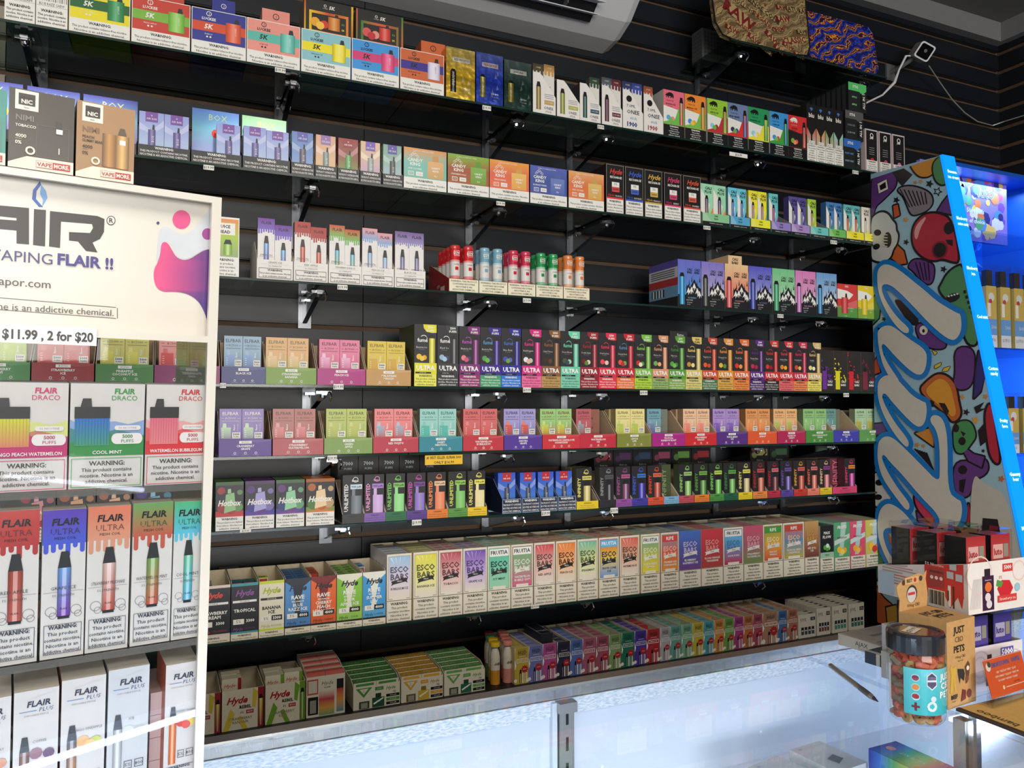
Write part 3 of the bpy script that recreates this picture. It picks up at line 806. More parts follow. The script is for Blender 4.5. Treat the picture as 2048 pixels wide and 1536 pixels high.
def art_elf(c1, c2, dev, tx=(90, 70, 60), dev2=None):
    def art(f):
        f.grad(0, 0, 1, 1, [c2, mixc(c1, c2, 0.5), c1, c1], 0)
        f.text('ELFBAR', 0.5, 0.90, 0.07, tx, 2, mw=0.82, bold=0.01); f.text('BC5000', 0.5, 0.80, 0.045, tx, 2, mw=0.5); f.rect(0.08, 0.795, 0.2, 0.802, tx, 2); f.rect(0.8, 0.795, 0.92, 0.802, tx, 2); f.rect(0.1, 0.73, 0.9, 0.745, mixc(tx, c1, 0.5), 2)
        f.grad(0.08, 0.36, 0.52, 0.60, [mixc(c2, dev2 or dev, 0.55), mixc(dev, (255, 255, 255), 0.1)], 2); f.poly([(0.14, 0.60), (0.32, 0.60), (0.30, 0.69), (0.16, 0.69)], mixc(dev, (255, 255, 255), 0.3), 2)
        for k in range(4): f.rect(0.12, 0.39 + k * 0.045, 0.2, 0.405 + k * 0.045, mixc(dev, W_, 0.7), 3)
        f.text('flavor', 0.66, 0.60, 0.09, W_, 2, rot=90, mw=0.16, bold=0.02); f.text('5% nicotine', 0.82, 0.60, 0.06, mixc(tx, W_, 0.5), 2, rot=90, mw=0.16)
        f.rect(0.58, 0.365, 0.94, 0.495, W_, 2); f.text('5000', 0.76, 0.455, 0.045, K_, 3, bold=0.03, mw=0.3); f.text('PUFFS', 0.76, 0.40, 0.03, K_, 3, bold=0.02, mw=0.28)
    return art
def art_elf_lip(c, flav):
    def art(f):
        f.rect(0, 0, 1, 1, c, 0); f.poly([(0.5, 1), (0.7, 0.8), (1, 0.9), (1, 1)], mixc(c, (255, 255, 255), 0.12), 1)
        f.rect(0.38, 0.76, 0.62, 0.92, W_, 1); f.text('BC5000', 0.5, 0.84, 0.09, mixc(c, K_, 0.4), 2, mw=0.2)
        L = flav.split('/')
        for i, t in enumerate(L): f.text(t, 0.5, 0.62 - i * 0.17, 0.125, W_, 2, bold=0.025, mw=0.7)
        for k in range(3): f.ring(0.3 + k * 0.2, 0.2, 0.025, 0.008, W_, 2, 8); f.rect(0.24 + k * 0.2, 0.09, 0.36 + k * 0.2, 0.105, mixc(c, W_, 0.6), 2)
    return art
def art_fume_ultra(c, warnc, fr, flav, logo=None):
    logo = logo or c
    def art(f):
        f.rect(0, 0, 1, 1, (44, 42, 44), 0)
        f.poly([(0.40, 1), (0.42, 0.94), (0.55, 0.88), (0.8, 0.865), (1, 0.87), (1, 1)], c, 1)
        dk = W_ if sum(c) < 520 else K_
        f.text('2500', 0.73, 0.955, 0.034, dk, 2, bold=0.05, mw=0.42); f.text('PUFFS', 0.73, 0.90, 0.034, dk, 2, bold=0.05, mw=0.44)
        f.ring(0.42, 0.77, 0.16, 0.03, logo, 2, 12); f.rect(0.12, 0.70, 0.55, 0.80, (44, 42, 44), 3); f.text('fume', 0.36, 0.745, 0.06, logo, 4, bold=0.02, mw=0.5, res=2)
        f.text(flav, 0.33, 0.63, 0.03, (215, 210, 205), 2, mw=0.5); f.text('5% nicotine', 0.33, 0.595, 0.014, (160, 158, 155), 2)
        stick(f, 0.66, 0.36, 0.92, 0.84, c, None, (34, 34, 36), 3, 0.13)
        fruit(f, 0.34, 0.47, 0.18, fr, 2)
        f.rect(0, 0.20, 1, 0.375, c, 7); f.text('ULTRA', 0.5, 0.30, 0.075, (242, 240, 236), 8, bold=0.04, mw=0.84)
        f.rect(0.04, 0.205, 0.75, 0.232, K_, 8); f.text('6% SALT NIC', 0.38, 0.218, 0.014, W_, 9)
        warn(f, 0, 0, 1, 0.20, warnc, mixc(warnc, K_, 0.7) if sum(warnc) > 420 else W_, n=3, l=1)
    return art
def art_fume_pack(c, word, dev, fr, badge, lo=0.0):
    def art(f):
        f.rect(0, 0, 1, 1, (36, 34, 36), 0)
        f.text(word, 0.17, 0.52, 0.19, c, 2, rot=90, bold=0.03, mw=0.88)
        f.ring(0.64, 0.90, 0.14, 0.03, c, 2, 10); f.text('fume', 0.62, 0.88, 0.05, c, 3, bold=0.02, mw=0.45)
        f.rect(0.38, 0.70, 0.97, 0.80, badge, 2); f.text('7000 puffs' if word == 'UNLIMITED' else '3500 PUFFS', 0.68, 0.75, 0.04, K_, 3, mw=0.5, bold=0.02)
        if word == 'UNLIMITED':
            f.grad(0.42, 0.08, 0.94, 0.56, [dev, mixc(dev, (255, 255, 255), 0.3), dev], 2, 'h'); f.rect(0.46, 0.56, 0.62, 0.70, mixc(dev, (255, 255, 255), 0.2), 2)
        else:
            stick(f, 0.46, 0.06, 0.90, 0.68, dev, None, (24, 22, 22), 2, 0.2)
        fruit(f, 0.40, 0.10, 0.13, fr, 7)
    return art
def art_lip(c, tx=None):
    tx = tx or mixc(c, K_, 0.6)
    def art(f):
        f.rect(0, 0, 1, 1, c, 0); f.text('WARNING:', 0.5, 0.74, 0.16, tx, 2, mw=0.4, bold=0.02)
        f.text('This product contains nicotine.', 0.5, 0.46, 0.12, tx, 2, mw=0.9); f.text('Nicotine is an addictive chemical.', 0.5, 0.22, 0.12, tx, 2, mw=0.9)
    return art
def art_hotbox(c1, c2, c3, top):
    def art(f):
        f.rect(0, 0, 1, 1, top, 0); f.rect(0, 0.31, 1, 0.93, (40, 34, 40), 1); f.grad(0.0, 0.31, 1, 0.40, [c3, c1, c3], 2, 'h')
        for (x, y, r, c) in ((0.2, 0.82, 0.14, c1), (0.8, 0.48, 0.18, c2), (0.25, 0.46, 0.2, c3), (0.55, 0.42, 0.16, c1), (0.86, 0.78, 0.1, c2)):
            f.ell(x, y, r, mixc(c, (40, 34, 40), 0.25), 2)
        f.poly([(0.3, 0.36), (0.72, 0.42), (0.66, 0.78), (0.36, 0.74)], mixc(c2, W_, 0.25), 3); f.poly([(0.42, 0.76), (0.55, 0.77), (0.54, 0.86), (0.43, 0.85)], mixc(c2, W_, 0.4), 3)
        f.text('Hotbox', 0.5, 0.57, 0.115, (240, 236, 228), 4, bold=0.03, shear=0.3, mw=0.84, rot=0, res=2)
        f.rect(0, 0.285, 1, 0.31, c1, 2)
        warn(f, 0.01, 0.005, 0.99, 0.285, W_, n=3, l=1, lines=['This product is not derived', 'from tobacco. Nicotine is an', 'addictive chemical.'])
    return art
def art_hyde(bg, c, tx, flav, rave=False, puffs='3300'):
    def art(f):
        f.rect(0, 0, 1, 1, bg, 0)
        if rave:
            f.poly([(0, 0.95), (0.3, 0.85), (0.42, 0.5), (0.3, 0.2), (0, 0.1)], c, 1); f.poly([(1, 0.95), (0.72, 0.85), (0.55, 0.5), (0.68, 0.2), (1, 0.1)], c, 1); f.rect(0, 0.1, 1, 0.34, mixc(c, bg, 0.15), 1)
        else:
            f.rect(0, 0.95, 1, 1, c, 1)
        f.text('Hyde', 0.5, 0.83, 0.10, tx, 3, bold=0.03, shear=0.35, mw=0.8, res=2)
        if rave:
            f.text('RAVE', 0.5, 0.66, 0.07, W_, 3, bold=0.045, mw=0.75); f.text('RECHARGE', 0.5, 0.585, 0.03, W_, 3, mw=0.7, bold=0.02)
        else:
            f.rect(0.06, 0.66, 0.94, 0.70, W_ if bg == K_ or sum(bg) < 200 else K_, 3); f.text('RECHARGE', 0.5, 0.68, 0.022, bg, 4, mw=0.8)
        L = flav.split('/')
        for i, t in enumerate(L): f.text(t, 0.5, 0.52 - i * 0.075, 0.055, W_ if sum(bg) < 300 or rave else K_, 3, bold=0.03, mw=0.84)
        f.rect(0.08, 0.28, 0.48, 0.37, (232, 228, 216), 3); f.text('5%', 0.28, 0.33, 0.05, K_, 4); f.rect(0.50, 0.29, 0.92, 0.38, (200, 40, 44) if not rave and bg == K_ else K_, 3); f.text(puffs, 0.71, 0.335, 0.05, W_, 4, bold=0.03, mw=0.36)
        f.text('Hyde', 0.26, 0.20, 0.06, tx, 3, shear=0.35, mw=0.36); f.text(L[0], 0.70, 0.20, 0.035, mixc(tx, bg, 0.3), 3, mw=0.42)
        f.rect(0, 0.115, 1, 0.15, c if not rave else K_, 3); warn(f, 0, 0, 1, 0.115, (226, 216, 192), n=1, l=3)
    return art
def art_esco(cs, tx, flav, head=None, headbg=W_, headtx=K_, frame=True, ribbon=(40, 38, 38)):
    def art(f):
        f.rect(0, 0, 1, 1, (226, 216, 196), 0)
        if frame:
            f.rect(0.05, 0.335, 0.95, 0.97, mixc(cs[0], K_, 0.3), 1); f.grad(0.07, 0.345, 0.93, 0.962, cs, 2)
            f.rect(0.22, 0.32, 0.78, 0.375, (232, 224, 206), 3)
        else:
            f.grad(0, 0.32, 1, 1, cs, 1)
        y = 0.0
        if head:
            f.rect(0.08, 0.84, 0.92, 0.955, headbg, 3); f.text(head, 0.5, 0.90, 0.06, headtx, 4, bold=0.02, mw=0.74); y = -0.08
        elif frame:
            for k in range(8): f.poly([(0.12 + k * 0.1, 0.95), (0.2 + k * 0.09, 0.95), (0.3 + k * 0.05, 0.84)], mixc(cs[-1], (255, 255, 255), 0.2 if k % 2 else 0.5), 3)
        f.text('ESCO', 0.5, 0.77 + y * 0.6, 0.085, tx, 5, bold=0.03, mw=0.74, res=1); f.text('BARS', 0.5, 0.665 + y * 0.6, 0.085, tx, 5, bold=0.06, mw=0.74, res=1)
        f.poly([(0.16, 0.535), (0.26, 0.555), (0.74, 0.585), (0.84, 0.565), (0.80, 0.60), (0.84, 0.63), (0.74, 0.64), (0.26, 0.61), (0.16, 0.60), (0.2, 0.57)], ribbon, 5)
        f.text('MESH', 0.5, 0.598, 0.022, W_ if sum(ribbon) < 300 else K_, 6)
        L = flav.split('/')
        for i, t in enumerate(L): f.text(t, 0.5, 0.49 - i * 0.05, 0.034, tx if sum(tx) < 300 else W_, 5, bold=0.02, mw=0.7)
        f.rect(0.02, 0.005, 0.98, 0.31, (228, 219, 200), 2); warn(f, 0.02, 0.005, 0.98, 0.31, None, (50, 46, 42), n=4, l=3); f.rect(0, 0.31, 1, 0.318, (90, 80, 70), 3)
    return art
def art_fruit_tray(c1, c2, fr, flav):
    def art(f):
        f.rect(0, 0, 1, 1, c1, 0); f.poly([(0.3, 0.3), (0.55, 0.3), (0.8, 1), (0.45, 1)], c2, 1); f.poly([(0, 0.62), (1, 0.76), (1, 0.66), (0, 0.52)], mixc(c2, W_, 0.4), 2)
        f.text('FRUITS', 0.5, 0.90, 0.06, W_, 3, bold=0.04, shear=0.2, mw=0.7); f.text(flav, 0.5, 0.68, 0.045, (90, 50, 30), 3, shear=0.2, mw=0.8)
        fruit(f, 0.5, 0.42, 0.24, fr, 3); warn(f, 0.02, 0.005, 0.98, 0.27, (226, 218, 200), n=3, l=4)
    return art
def art_hqd(c, flav):
    def art(f):
        f.rect(0, 0, 1, 1, c, 0); f.poly([(0.05, 1), (0, 0.7), (0.12, 0.52), (0.05, 0.42), (0, 0.40), (0, 1)], W_, 1)
        f.rect(0.22, 0.72, 0.88, 0.97, mixc(c, K_, 0.12), 1); f.text('HQD', 0.55, 0.86, 0.10, mixc(c, K_, 0.55), 2, bold=0.03, mw=0.6); f.rect(0.3, 0.74, 0.8, 0.76, mixc(c, W_, 0.5), 2)
        f.frame(0.14, 0.58, 0.94, 0.69, 0.03, W_, 2); f.text(flav, 0.54, 0.635, 0.045, W_, 2, mw=0.7)
        pts = []
        for k in range(20):
            r = 0.28 if k % 2 else 0.19
            pts.append((0.72 + r * math.cos(k * math.pi / 10), 0.40 + r * f.W / f.H * math.sin(k * math.pi / 10)))
        f.poly(pts, (176, 36, 40), 3); f.text('2000', 0.72, 0.40, 0.035, W_, 4)
        stick(f, 0.34, 0.02, 0.50, 0.40, mixc(c, K_, 0.3), None, K_, 3, 0.3)
        for k, cc in enumerate(((235, 225, 205), mixc(c, W_, 0.4), (220, 214, 200))): f.rect(0.54 + k * 0.14, 0.02, 0.62 + k * 0.14, 0.30, cc, 2)
        f.ell(0.05, 0.1, 0.12, (228, 222, 210), 2); f.ell(0.93, 0.08, 0.12, (228, 222, 210), 2)
    return art
def art_juul(c):
    def art(f):
        f.rect(0, 0, 1, 1, (214, 204, 182), 0); f.text('JUUL', 0.28, 0.78, 0.13, (60, 56, 50), 2, mw=0.36); f.rect(0.70, 0.72, 0.96, 0.86, (40, 38, 38), 2); f.text('5%', 0.83, 0.79, 0.08, W_, 3)
        for k in range(4):
            x = 0.16 + k * 0.2
            f.rect(x, 0.14, x + 0.15, 0.46, (30, 30, 34), 2); f.rect(x, 0.14, x + 0.15, 0.28, c, 3); f.rect(x + 0.02, 0.29, x + 0.13, 0.33, W_, 3)
    return art
def art_rebel(c, dark, flav):
    def art(f):
        f.rect(0, 0, 1, 1, (226, 216, 190), 0); f.rect(0.86, 0, 1, 1, dark, 1)
        for i in range(9):
            for j in range(6): f.ell(0.06 + i * 0.085, 0.08 + j * 0.15 + (i % 2) * 0.06, 0.008, (170, 158, 134), 1, n=5)
        f.poly([(0.02, 0), (0.16, 0), (0.30, 0.4), (0.2, 0.55)], c, 2); f.poly([(0.5, 0), (0.62, 0), (0.45, 0.35), (0.36, 0.3)], c, 2); f.poly([(0.72, 0.55), (0.8, 0.5), (0.86, 0.9), (0.74, 1)], c, 2)
        f.text('Hyde', 0.36, 0.74, 0.16, (170, 36, 44), 3, bold=0.03, shear=0.35, res=2); f.text('REBEL', 0.56, 0.56, 0.075, (50, 44, 40), 3, bold=0.03); f.rect(0.58, 0.38, 0.76, 0.47, (170, 40, 40), 3); f.text('4500', 0.67, 0.425, 0.05, W_, 4); f.text('5%', 0.48, 0.42, 0.05, K_, 3)
        for i, t in enumerate(flav.split('/')): f.text(t, 0.44, 0.28 - i * 0.09, 0.065, (150, 140, 116), 3, bold=0.01, mw=0.6)
        stick(f, 0.88, 0.04, 0.985, 0.82, c, dark if sum(dark) > 200 else c, K_, 3, 0.14)
    return art
def art_hydeiq(c, dk):
    def art(f):
        f.rect(0, 0, 1, 1, (222, 214, 190), 0); f.poly([(0.05, 0.92), (0.40, 0.92), (0.22, 0.5)], c, 1); f.poly([(0.13, 0.88), (0.32, 0.88), (0.22, 0.64)], (226, 218, 196), 2)
        f.text('5%', 0.22, 0.81, 0.05, K_, 3); f.text('NIC', 0.22, 0.74, 0.04, K_, 3)
        f.rect(0.12, 0.02, 0.34, 0.34, mixc(c, K_, 0.55), 2); f.rect(0.16, 0.05, 0.30, 0.28, (150, 146, 132), 3); f.rect(0.4, 0.02, 0.66, 0.44, dk, 2); f.rect(0.47, 0.44, 0.59, 0.62, mixc(dk, K_, 0.4), 2); f.poly([(0.42, 0.2), (0.64, 0.42), (0.64, 0.36), (0.44, 0.14)], W_, 3); f.text('Hyde', 0.53, 0.28, 0.06, W_, 4, shear=0.3, mw=0.2)
        f.text('Hyde', 0.80, 0.80, 0.14, mixc(c, (120, 110, 90), 0.4), 3, shear=0.35, mw=0.34, bold=0.01); f.text('IQ', 0.88, 0.62, 0.09, K_, 3)
        for k, cc in enumerate((K_, c, K_)): f.rect(0.70, 0.40 - k * 0.17, 0.985, 0.52 - k * 0.17, cc, 3); f.text('5000 puffs', 0.85, 0.46 - k * 0.17, 0.05, W_, 4, mw=0.22)
        f.rect(0.46, 0.75, 0.64, 0.90, c, 2); f.text('2% 5%', 0.55, 0.82, 0.05, W_, 3, mw=0.15)
    return art

# ================================================================== cartons, trays and packs on the wall shelves
def xr(px, row): return solveX(px, YF, RZ[row])
def hp(px, y, row): return atY(px, y, YF).z - RZ[row]
def carton_at(X0, w, Y0, z, h, depth, art, label, side=W_, top=None, group=None, cat='carton', name='display_carton', mat=CARD, rz=0.0, left=None, toptext=None, leftart=None):
    b = MB(); b.box(0, 0, 0, w, depth, h, side, mat, top=top or side, left=left or side)
    o = b.obj(name, loc=(X0, Y0, z), rz=rz)
    p = MB(); art(front(p, w, h, mat)); p.obj('front_print', o)
    if leftart:
        p = MB(); leftart(leftf(p, depth, h, mat)); p.obj('side_print', o)
    if toptext:
        p = MB(); toptext(topf(p, w, depth, h, mat)); p.obj('top_print', o)
    return tag(o, label, cat, group)
def carton(row, p0, p1, h, depth, art, label, **k):
    a, b = xr(p0, row), xr(p1, row)
    return carton_at(a + 0.0004, b - a - 0.0008, YF + k.pop('dy', 0.0), RZ[row] + k.pop('dz', 0.0003), h, depth, art, label, **k)
def tray_at(X0, w, Y0, z, lip, back, depth, art, label, inner=(176, 150, 118), outer=W_, cut=0.45, group=None, cat='display tray', name='display_tray', leftart=None, notch=0.0):
    t = 0.0012
    b = MB()
    b.box(0, 0, 0, w, depth, t, inner, KRAFT)
    b.box(0, depth - t, t, w, depth, back, inner, KRAFT, back=outer)
    b.box(t, 0.0004, t, w - t, t, lip, inner, KRAFT, front=outer)
    yc = depth * cut if back > lip + 0.002 else 0.002
    for x, oc, ic in ((0, outer, inner), (w - t, inner, outer)):
        pts = [(x, depth - t, t), (x, 0, t), (x, 0, lip), (x, yc, back), (x, depth - t, back)]
        b.poly(pts, oc, CARD if x == 0 else KRAFT)
        b.poly([(x + t, y, zz) for _, y, zz in reversed(pts)], ic, KRAFT)
        for i in range(5):
            p, q = pts[i], pts[(i + 1) % 5]
            b.face([q, p, (p[0] + t, p[1], p[2]), (q[0] + t, q[1], q[2])], mixc(inner, W_, 0.4), KRAFT)
    o = b.obj(name, loc=(X0, Y0, z))
    p = MB(); art(front(p, w, lip)); p.obj('front_label', o)
    if leftart:
        p = MB(); leftart(leftf(p, depth, lip)); p.obj('side_print', o)
    return tag(o, label, cat, group)
def tray(row, p0, p1, lip, back, depth, art, label, **k):
    a, b = xr(p0, row), xr(p1, row)
    tray_at(a + 0.0004, b - a - 0.0008, YF + k.pop('dy', 0.0), RZ[row] + 0.0003, lip, back, depth, art, label, **k)
    return a + 0.0004, b - a - 0.0008
def packs(X0, w, row, h, d, art, label, spots, side=W_, top=None, z0=0.0018, wp=None, group=None, mat=CARD, left=None, topart=None, cat='vape pack', Y0=None, zr=None, n2=2, name=None):
    """spots: list of (column 0/1, y, lift); equal packs share their meshes"""
    t = 0.0016
    wp = wp or (w - 2 * t - 0.001) / n2 - 0.0005
    b = MB(); b.box(0, 0, 0, wp, d, h, side, mat, top=top or side, left=left or side)
    proto = None
    for (c, y, lift) in spots:
        loc = (X0 + t + c * (wp + 0.0008), (YF if Y0 is None else Y0) + y, (RZ[row] if zr is None else zr) + z0 + lift)
        if proto is None:
            o = b.obj(name or ['slim_pack', 'device_pack', 'drip_pack', 'flavor_pack', 'flavor_pack', 'tall_pack', 'stick_pack', 'vape_pack'][row], loc=loc)
            p = MB(); art(front(p, wp, h, mat)); p.obj('front_print', o)
            if topart:
                p = MB(); topart(topf(p, wp, d, h, mat)); p.obj('top_print', o)
            tag(o, label, cat, group or 'packs: ' + label); proto = o
        else:
            copy_tree(proto, loc)
    return proto

# ---------------------------------------------------------------- top shelf (row 0)
def art_plainwhite(t):
    def art(f):
        f.rect(0, 0, 1, 1, W_, 0)
        for k in range(14): f.rect(0.03 + k * 0.07, 0.62, 0.07 + k * 0.07, 0.98, mixc(W_, (120, 118, 112), 0.3 + 0.3 * (k % 3)), 1)
        f.text(t, 0.5, 0.55, 0.06, (90, 86, 84), 2, mw=0.8); warn(f, 0.02, 0.05, 0.98, 0.45, None, n=3, l=1); f.rect(0, 0.5, 1, 0.505, (150, 146, 140), 1)
    return art
hw = 0.085
carton(0, 8, 70, hw, 0.10, art_plainwhite('BLUE CREAM'), 'white carton with grey drawing beside the one marked BLUE RAZZ CHEW')
carton(0, 71, 135, hw, 0.10, art_plainwhite('BLUE RAZZ CHEW'), 'white carton marked BLUE RAZZ CHEW on the top shelf')
LH = hp(382, 12, 0)
LK = [(137, 260, (236, 220, 26), (26, 98, 50), (30, 140, 72), W_, 'COOL MINT', 'green and yellow'),
      (262, 380, (200, 62, 46), (122, 182, 62), (132, 200, 72), W_, 'FRESH APPLE', 'red and lime green'),
      (382, 492, (46, 52, 142), (214, 76, 42), (230, 88, 50), W_, 'ENERGY', 'navy and orange'),
      (493, 600, (234, 150, 136), (92, 186, 170), (96, 196, 178), K_, 'LUSH ICE', 'salmon and teal'),
      (602, 701, (140, 196, 204), (240, 224, 34), (246, 230, 44), K_, 'BANANA ICE', 'pale blue and yellow'),
      (703, 798, (62, 150, 220), (214, 62, 120), (232, 72, 132), K_, 'PINK BERRY', 'sky blue and pink'),
      (800, 888, (204, 100, 52), (60, 46, 142), (226, 222, 240), K_, 'BLUE RAZZ ICE', 'burnt orange and purple')]
for p0, p1, a, b, c, t, fl, nm in LK:
    carton(0, p0, p1, LH, 0.11, art_luckee(a, b, c, t, fl, nm.startswith('burnt')), '%s vape carton with white warning strip on the top shelf' % nm, side=mixc(a, W_, 0.1), top=a)
for px0, px1, c, t, nm in ((285, 368, (196, 70, 50), W_, 'red'), (424, 470, (46, 52, 142), W_, 'navy'), (524, 579, (232, 148, 134), K_, 'salmon'), (842, 890, (206, 100, 52), K_, 'burnt orange')):
    Y = YF + 0.035
    a, b = solveX(px0, Y, RZ[0] + LH), solveX(px1, Y, RZ[0] + LH)
    carton_at(a, b - a, Y, RZ[0] + LH + 0.0006, 0.045, 0.05, art_luckee_top(c, t), 'small %s pack lying on top of the vape carton of the same colour' % nm, side=c, name='vape_pack', cat='vape pack')
for px0, px1, c1, c2, dv, fr, fl, nm in ((608, 706, (240, 200, 40), (210, 70, 40), (220, 130, 40), [(240, 170, 50), (220, 60, 50), (250, 200, 80)], 'LUSH MANGO', 'yellow and orange'),
                                         (712, 806, (50, 130, 50), (220, 90, 60), (220, 60, 46), [(220, 90, 90), (235, 150, 140), (200, 50, 60)], 'STRAWBERRY ICE', 'green and red')):
    Y = YF + 0.03
    a, b = solveX(px0, Y, RZ[0] + LH), solveX(px1, Y, RZ[0] + LH)
    carton_at(a, b - a, Y, RZ[0] + LH + 0.0006, 0.088, 0.075, art_luckee_black(c1, c2, dv, fr, fl), 'black vape carton with %s border on top of the pale cartons' % nm, side=(60, 48, 40), left=(120, 106, 92), top=(70, 60, 50))
for p0, p1, yt, c, dv, pill, fl, nm in ((892, 950, 92, (196, 160, 40), (40, 36, 34), (240, 232, 210), 'RED MOJITO', 'gold'), (952, 1006, 103, (34, 60, 180), (150, 140, 40), (225, 205, 215), 'PEACH ICE', 'royal blue'), (1008, 1063, 118, (34, 62, 56), (170, 150, 50), (225, 225, 215), 'SAKURA', 'dark green')):
    carton(0, p0, p1, hp(p0, yt, 0), 0.09, art_foil(c, dv, pill, fl), '%s foil vape carton with a small stick print on the top shelf' % nm, side=c, mat=FOIL)
# white display trays with a slanting front
def onee_tray(p0, p1, yt, dev, tagc, nm, big=False, pk=((0, 0), (1, 0)), tops=((90, 110, 90), (120, 50, 60))):
    row = 0; a, b = xr(p0, row), xr(p1, row); w = b - a - 0.0008
    H = hp(p0, yt, row); t = 0.0012; d = 0.12
    o = MB()
    pts = [(0, 0, 0), (w, 0, 0), (w, 0, H * 0.36), (w * 0.42, 0, H * 0.74), (w * 0.3, 0, H * 0.80), (0, 0, H * 0.80)]
    o.extrude(pts, (0, t, 0), (232, 228, 222))
    o.box(0, t, 0, w, d, t, W_, KRAFT); o.box(0, d - t, t, w, d, H * 0.8, W_, KRAFT); o.box(0, t, t, t, d - t, H * 0.8, (60, 56, 54)); o.box(w - t, t, t, w, d - t, H * 0.36, W_, KRAFT)
    ob = o.obj('display_tray', loc=(a, YF, RZ[0] + 0.0003)); tag(ob, 'white slant fronted display tray with a %s stick print on the top shelf' % nm, 'display tray', 'slant fronted trays on the top shelf')
    p = MB(); f = front(p, w, H)
    if big:
        f.text('7.0ML', 0.4, 0.48, 0.06, (60, 60, 90), 2, mw=0.6); f.text('ONEE', 0.5, 0.36, 0.08, (40, 40, 60), 2, mw=0.8, bold=0.01); f.text('stick', 0.52, 0.24, 0.06, (90, 160, 190), 2, mw=0.8); f.text('1900', 0.45, 0.11, 0.09, (40, 44, 120) if big == 1 else (150, 60, 70), 2, mw=0.7, bold=0.04)
        f.ell(0.3, 0.62, 0.14, (20, 20, 24), 2)
    else:
        stick(f, 0.14, 0.08, 0.34, 0.62, dev, None, K_, 2, 0.18); f.rect(0.5, 0.2, 0.92, 0.28, tagc, 2); f.text('2.0% NIC', 0.71, 0.24, 0.03, W_, 3, mw=0.36); f.text('ONEE', 0.68, 0.13, 0.055, (60, 60, 70), 2, mw=0.5); f.text('STICK', 0.68, 0.06, 0.035, (110, 110, 120), 2, mw=0.44)
        for k in range(3): f.rect(0.5, 0.32 + k * 0.035, 0.9, 0.33 + k * 0.035, (150, 150, 156), 2)
    p.obj('front_print', ob)
    def pa(c):
        def art(f):
            f.rect(0, 0, 1, 1, (222, 220, 210), 0); f.rect(0, 0.86, 1, 1, c, 1, mixc(c, K_, 0.3)); drips(f, 0.865, c, 1, 3, 5); f.text('ONEE', 0.5, 0.93, 0.03, (220, 210, 150), 2, mw=0.7); f.text('stick', 0.5, 0.55, 0.03, (120, 120, 124), 2, mw=0.6)
        return art
    for (c, lift), tc_ in zip(pk, tops):
        packs(a, w, 0, H * 0.96, 0.02, pa(tc_), 'slim pale pack with dripping %s top print in a slant fronted tray' % nm, [(c, 0.003, lift)], side=(90, 84, 78), top=tc_, group='slim packs in the slant fronted trays')
onee_tray(1066, 1112, 122, (150, 120, 50), (190, 160, 80), 'brown gold', pk=((0, 0), (1, 0.003)), tops=((80, 70, 40), (200, 150, 80)))
onee_tray(1114, 1160, 140, (140, 150, 50), (180, 180, 80), 'olive', pk=(), tops=())
onee_tray(1160, 1202, 146, (30, 70, 70), (40, 80, 100), 'dark teal', pk=((1, 0),), tops=((50, 80, 60),))
onee_tray(1204, 1245, 150, (80, 30, 50), (110, 40, 60), 'maroon', tops=((90, 100, 110), (110, 40, 60)))
onee_tray(1246, 1287, 158, (60, 60, 120), (60, 60, 120), 'navy', big=1, tops=((50, 60, 120), (60, 80, 170)))
onee_tray(1288, 1327, 168, (150, 60, 70), (150, 60, 70), 'red brown', big=2, pk=((0, 0),), tops=((180, 90, 60),))
BH = hp(1327, 178, 0)
for p0, p1, c1, c2, dv, fr, fl, nm, k in (
    (1327, 1369, (232, 110, 130), (110, 190, 80), (220, 80, 90), [(90, 170, 220), (240, 140, 160), (120, 190, 90)], 'GUAVA ICE', 'pink and green', {}),
    (1370, 1412, (238, 140, 50), (120, 190, 80), (230, 120, 40), [(60, 150, 220), (240, 170, 40), (240, 200, 80)], 'MANGO ICE', 'orange and green', {}),
    (1415, 1456, (150, 200, 60), (190, 50, 60), (130, 190, 60), [(150, 200, 230), (170, 30, 50), (110, 180, 70)], 'APPLE ICE', 'lime and crimson', {}),
    (1456, 1496, (110, 130, 170), (220, 50, 46), (60, 100, 170), [(50, 50, 90), (70, 80, 140), (120, 170, 80)], 'MIXED BERRIES', 'slate blue and red', {}),
    (1497, 1538, (40, 150, 90), (240, 225, 60), (60, 160, 80), [(150, 210, 240), (240, 220, 70), (230, 230, 190)], 'BANANA ICE', 'emerald and yellow', {}),
    (1540, 1577, (60, 150, 215), (70, 160, 60), (40, 120, 160), [(60, 150, 220), (220, 70, 60), (110, 200, 90)], 'LUSH ICE', 'blue and green', {}),
    (1577, 1614, (214, 50, 50), (34, 32, 32), (220, 90, 70), [(120, 180, 60), (230, 90, 70), (240, 150, 120)], 'GUAVA', 'red and black', dict(bear=W_, low=(34, 32, 32)))):
    carton(0, p0, p1, BH, 0.12, art_bear(c1, c2, dv, fr, fl, **k), '%s carton with a bear print marked %s on the top shelf' % (nm, fl), side=mixc(c1, K_, 0.4), left=(200, 196, 190), top=c1)
BLH = hp(1640, 213, 0)
for p0, p1, c, nm in ((1614, 1633, (200, 70, 70), 'red'), (1633, 1651, (230, 140, 50), 'orange'), (1651, 1668, (110, 160, 70), 'green'), (1668, 1687, (130, 210, 200), 'mint')):
    carton(0, p0, p1, BLH, 0.09, art_blu(c), 'narrow black pack with a %s fan print marked blu on the top shelf' % nm, side=(30, 28, 28), top=(170, 160, 150), cat='vape pack', name='vape_pack')
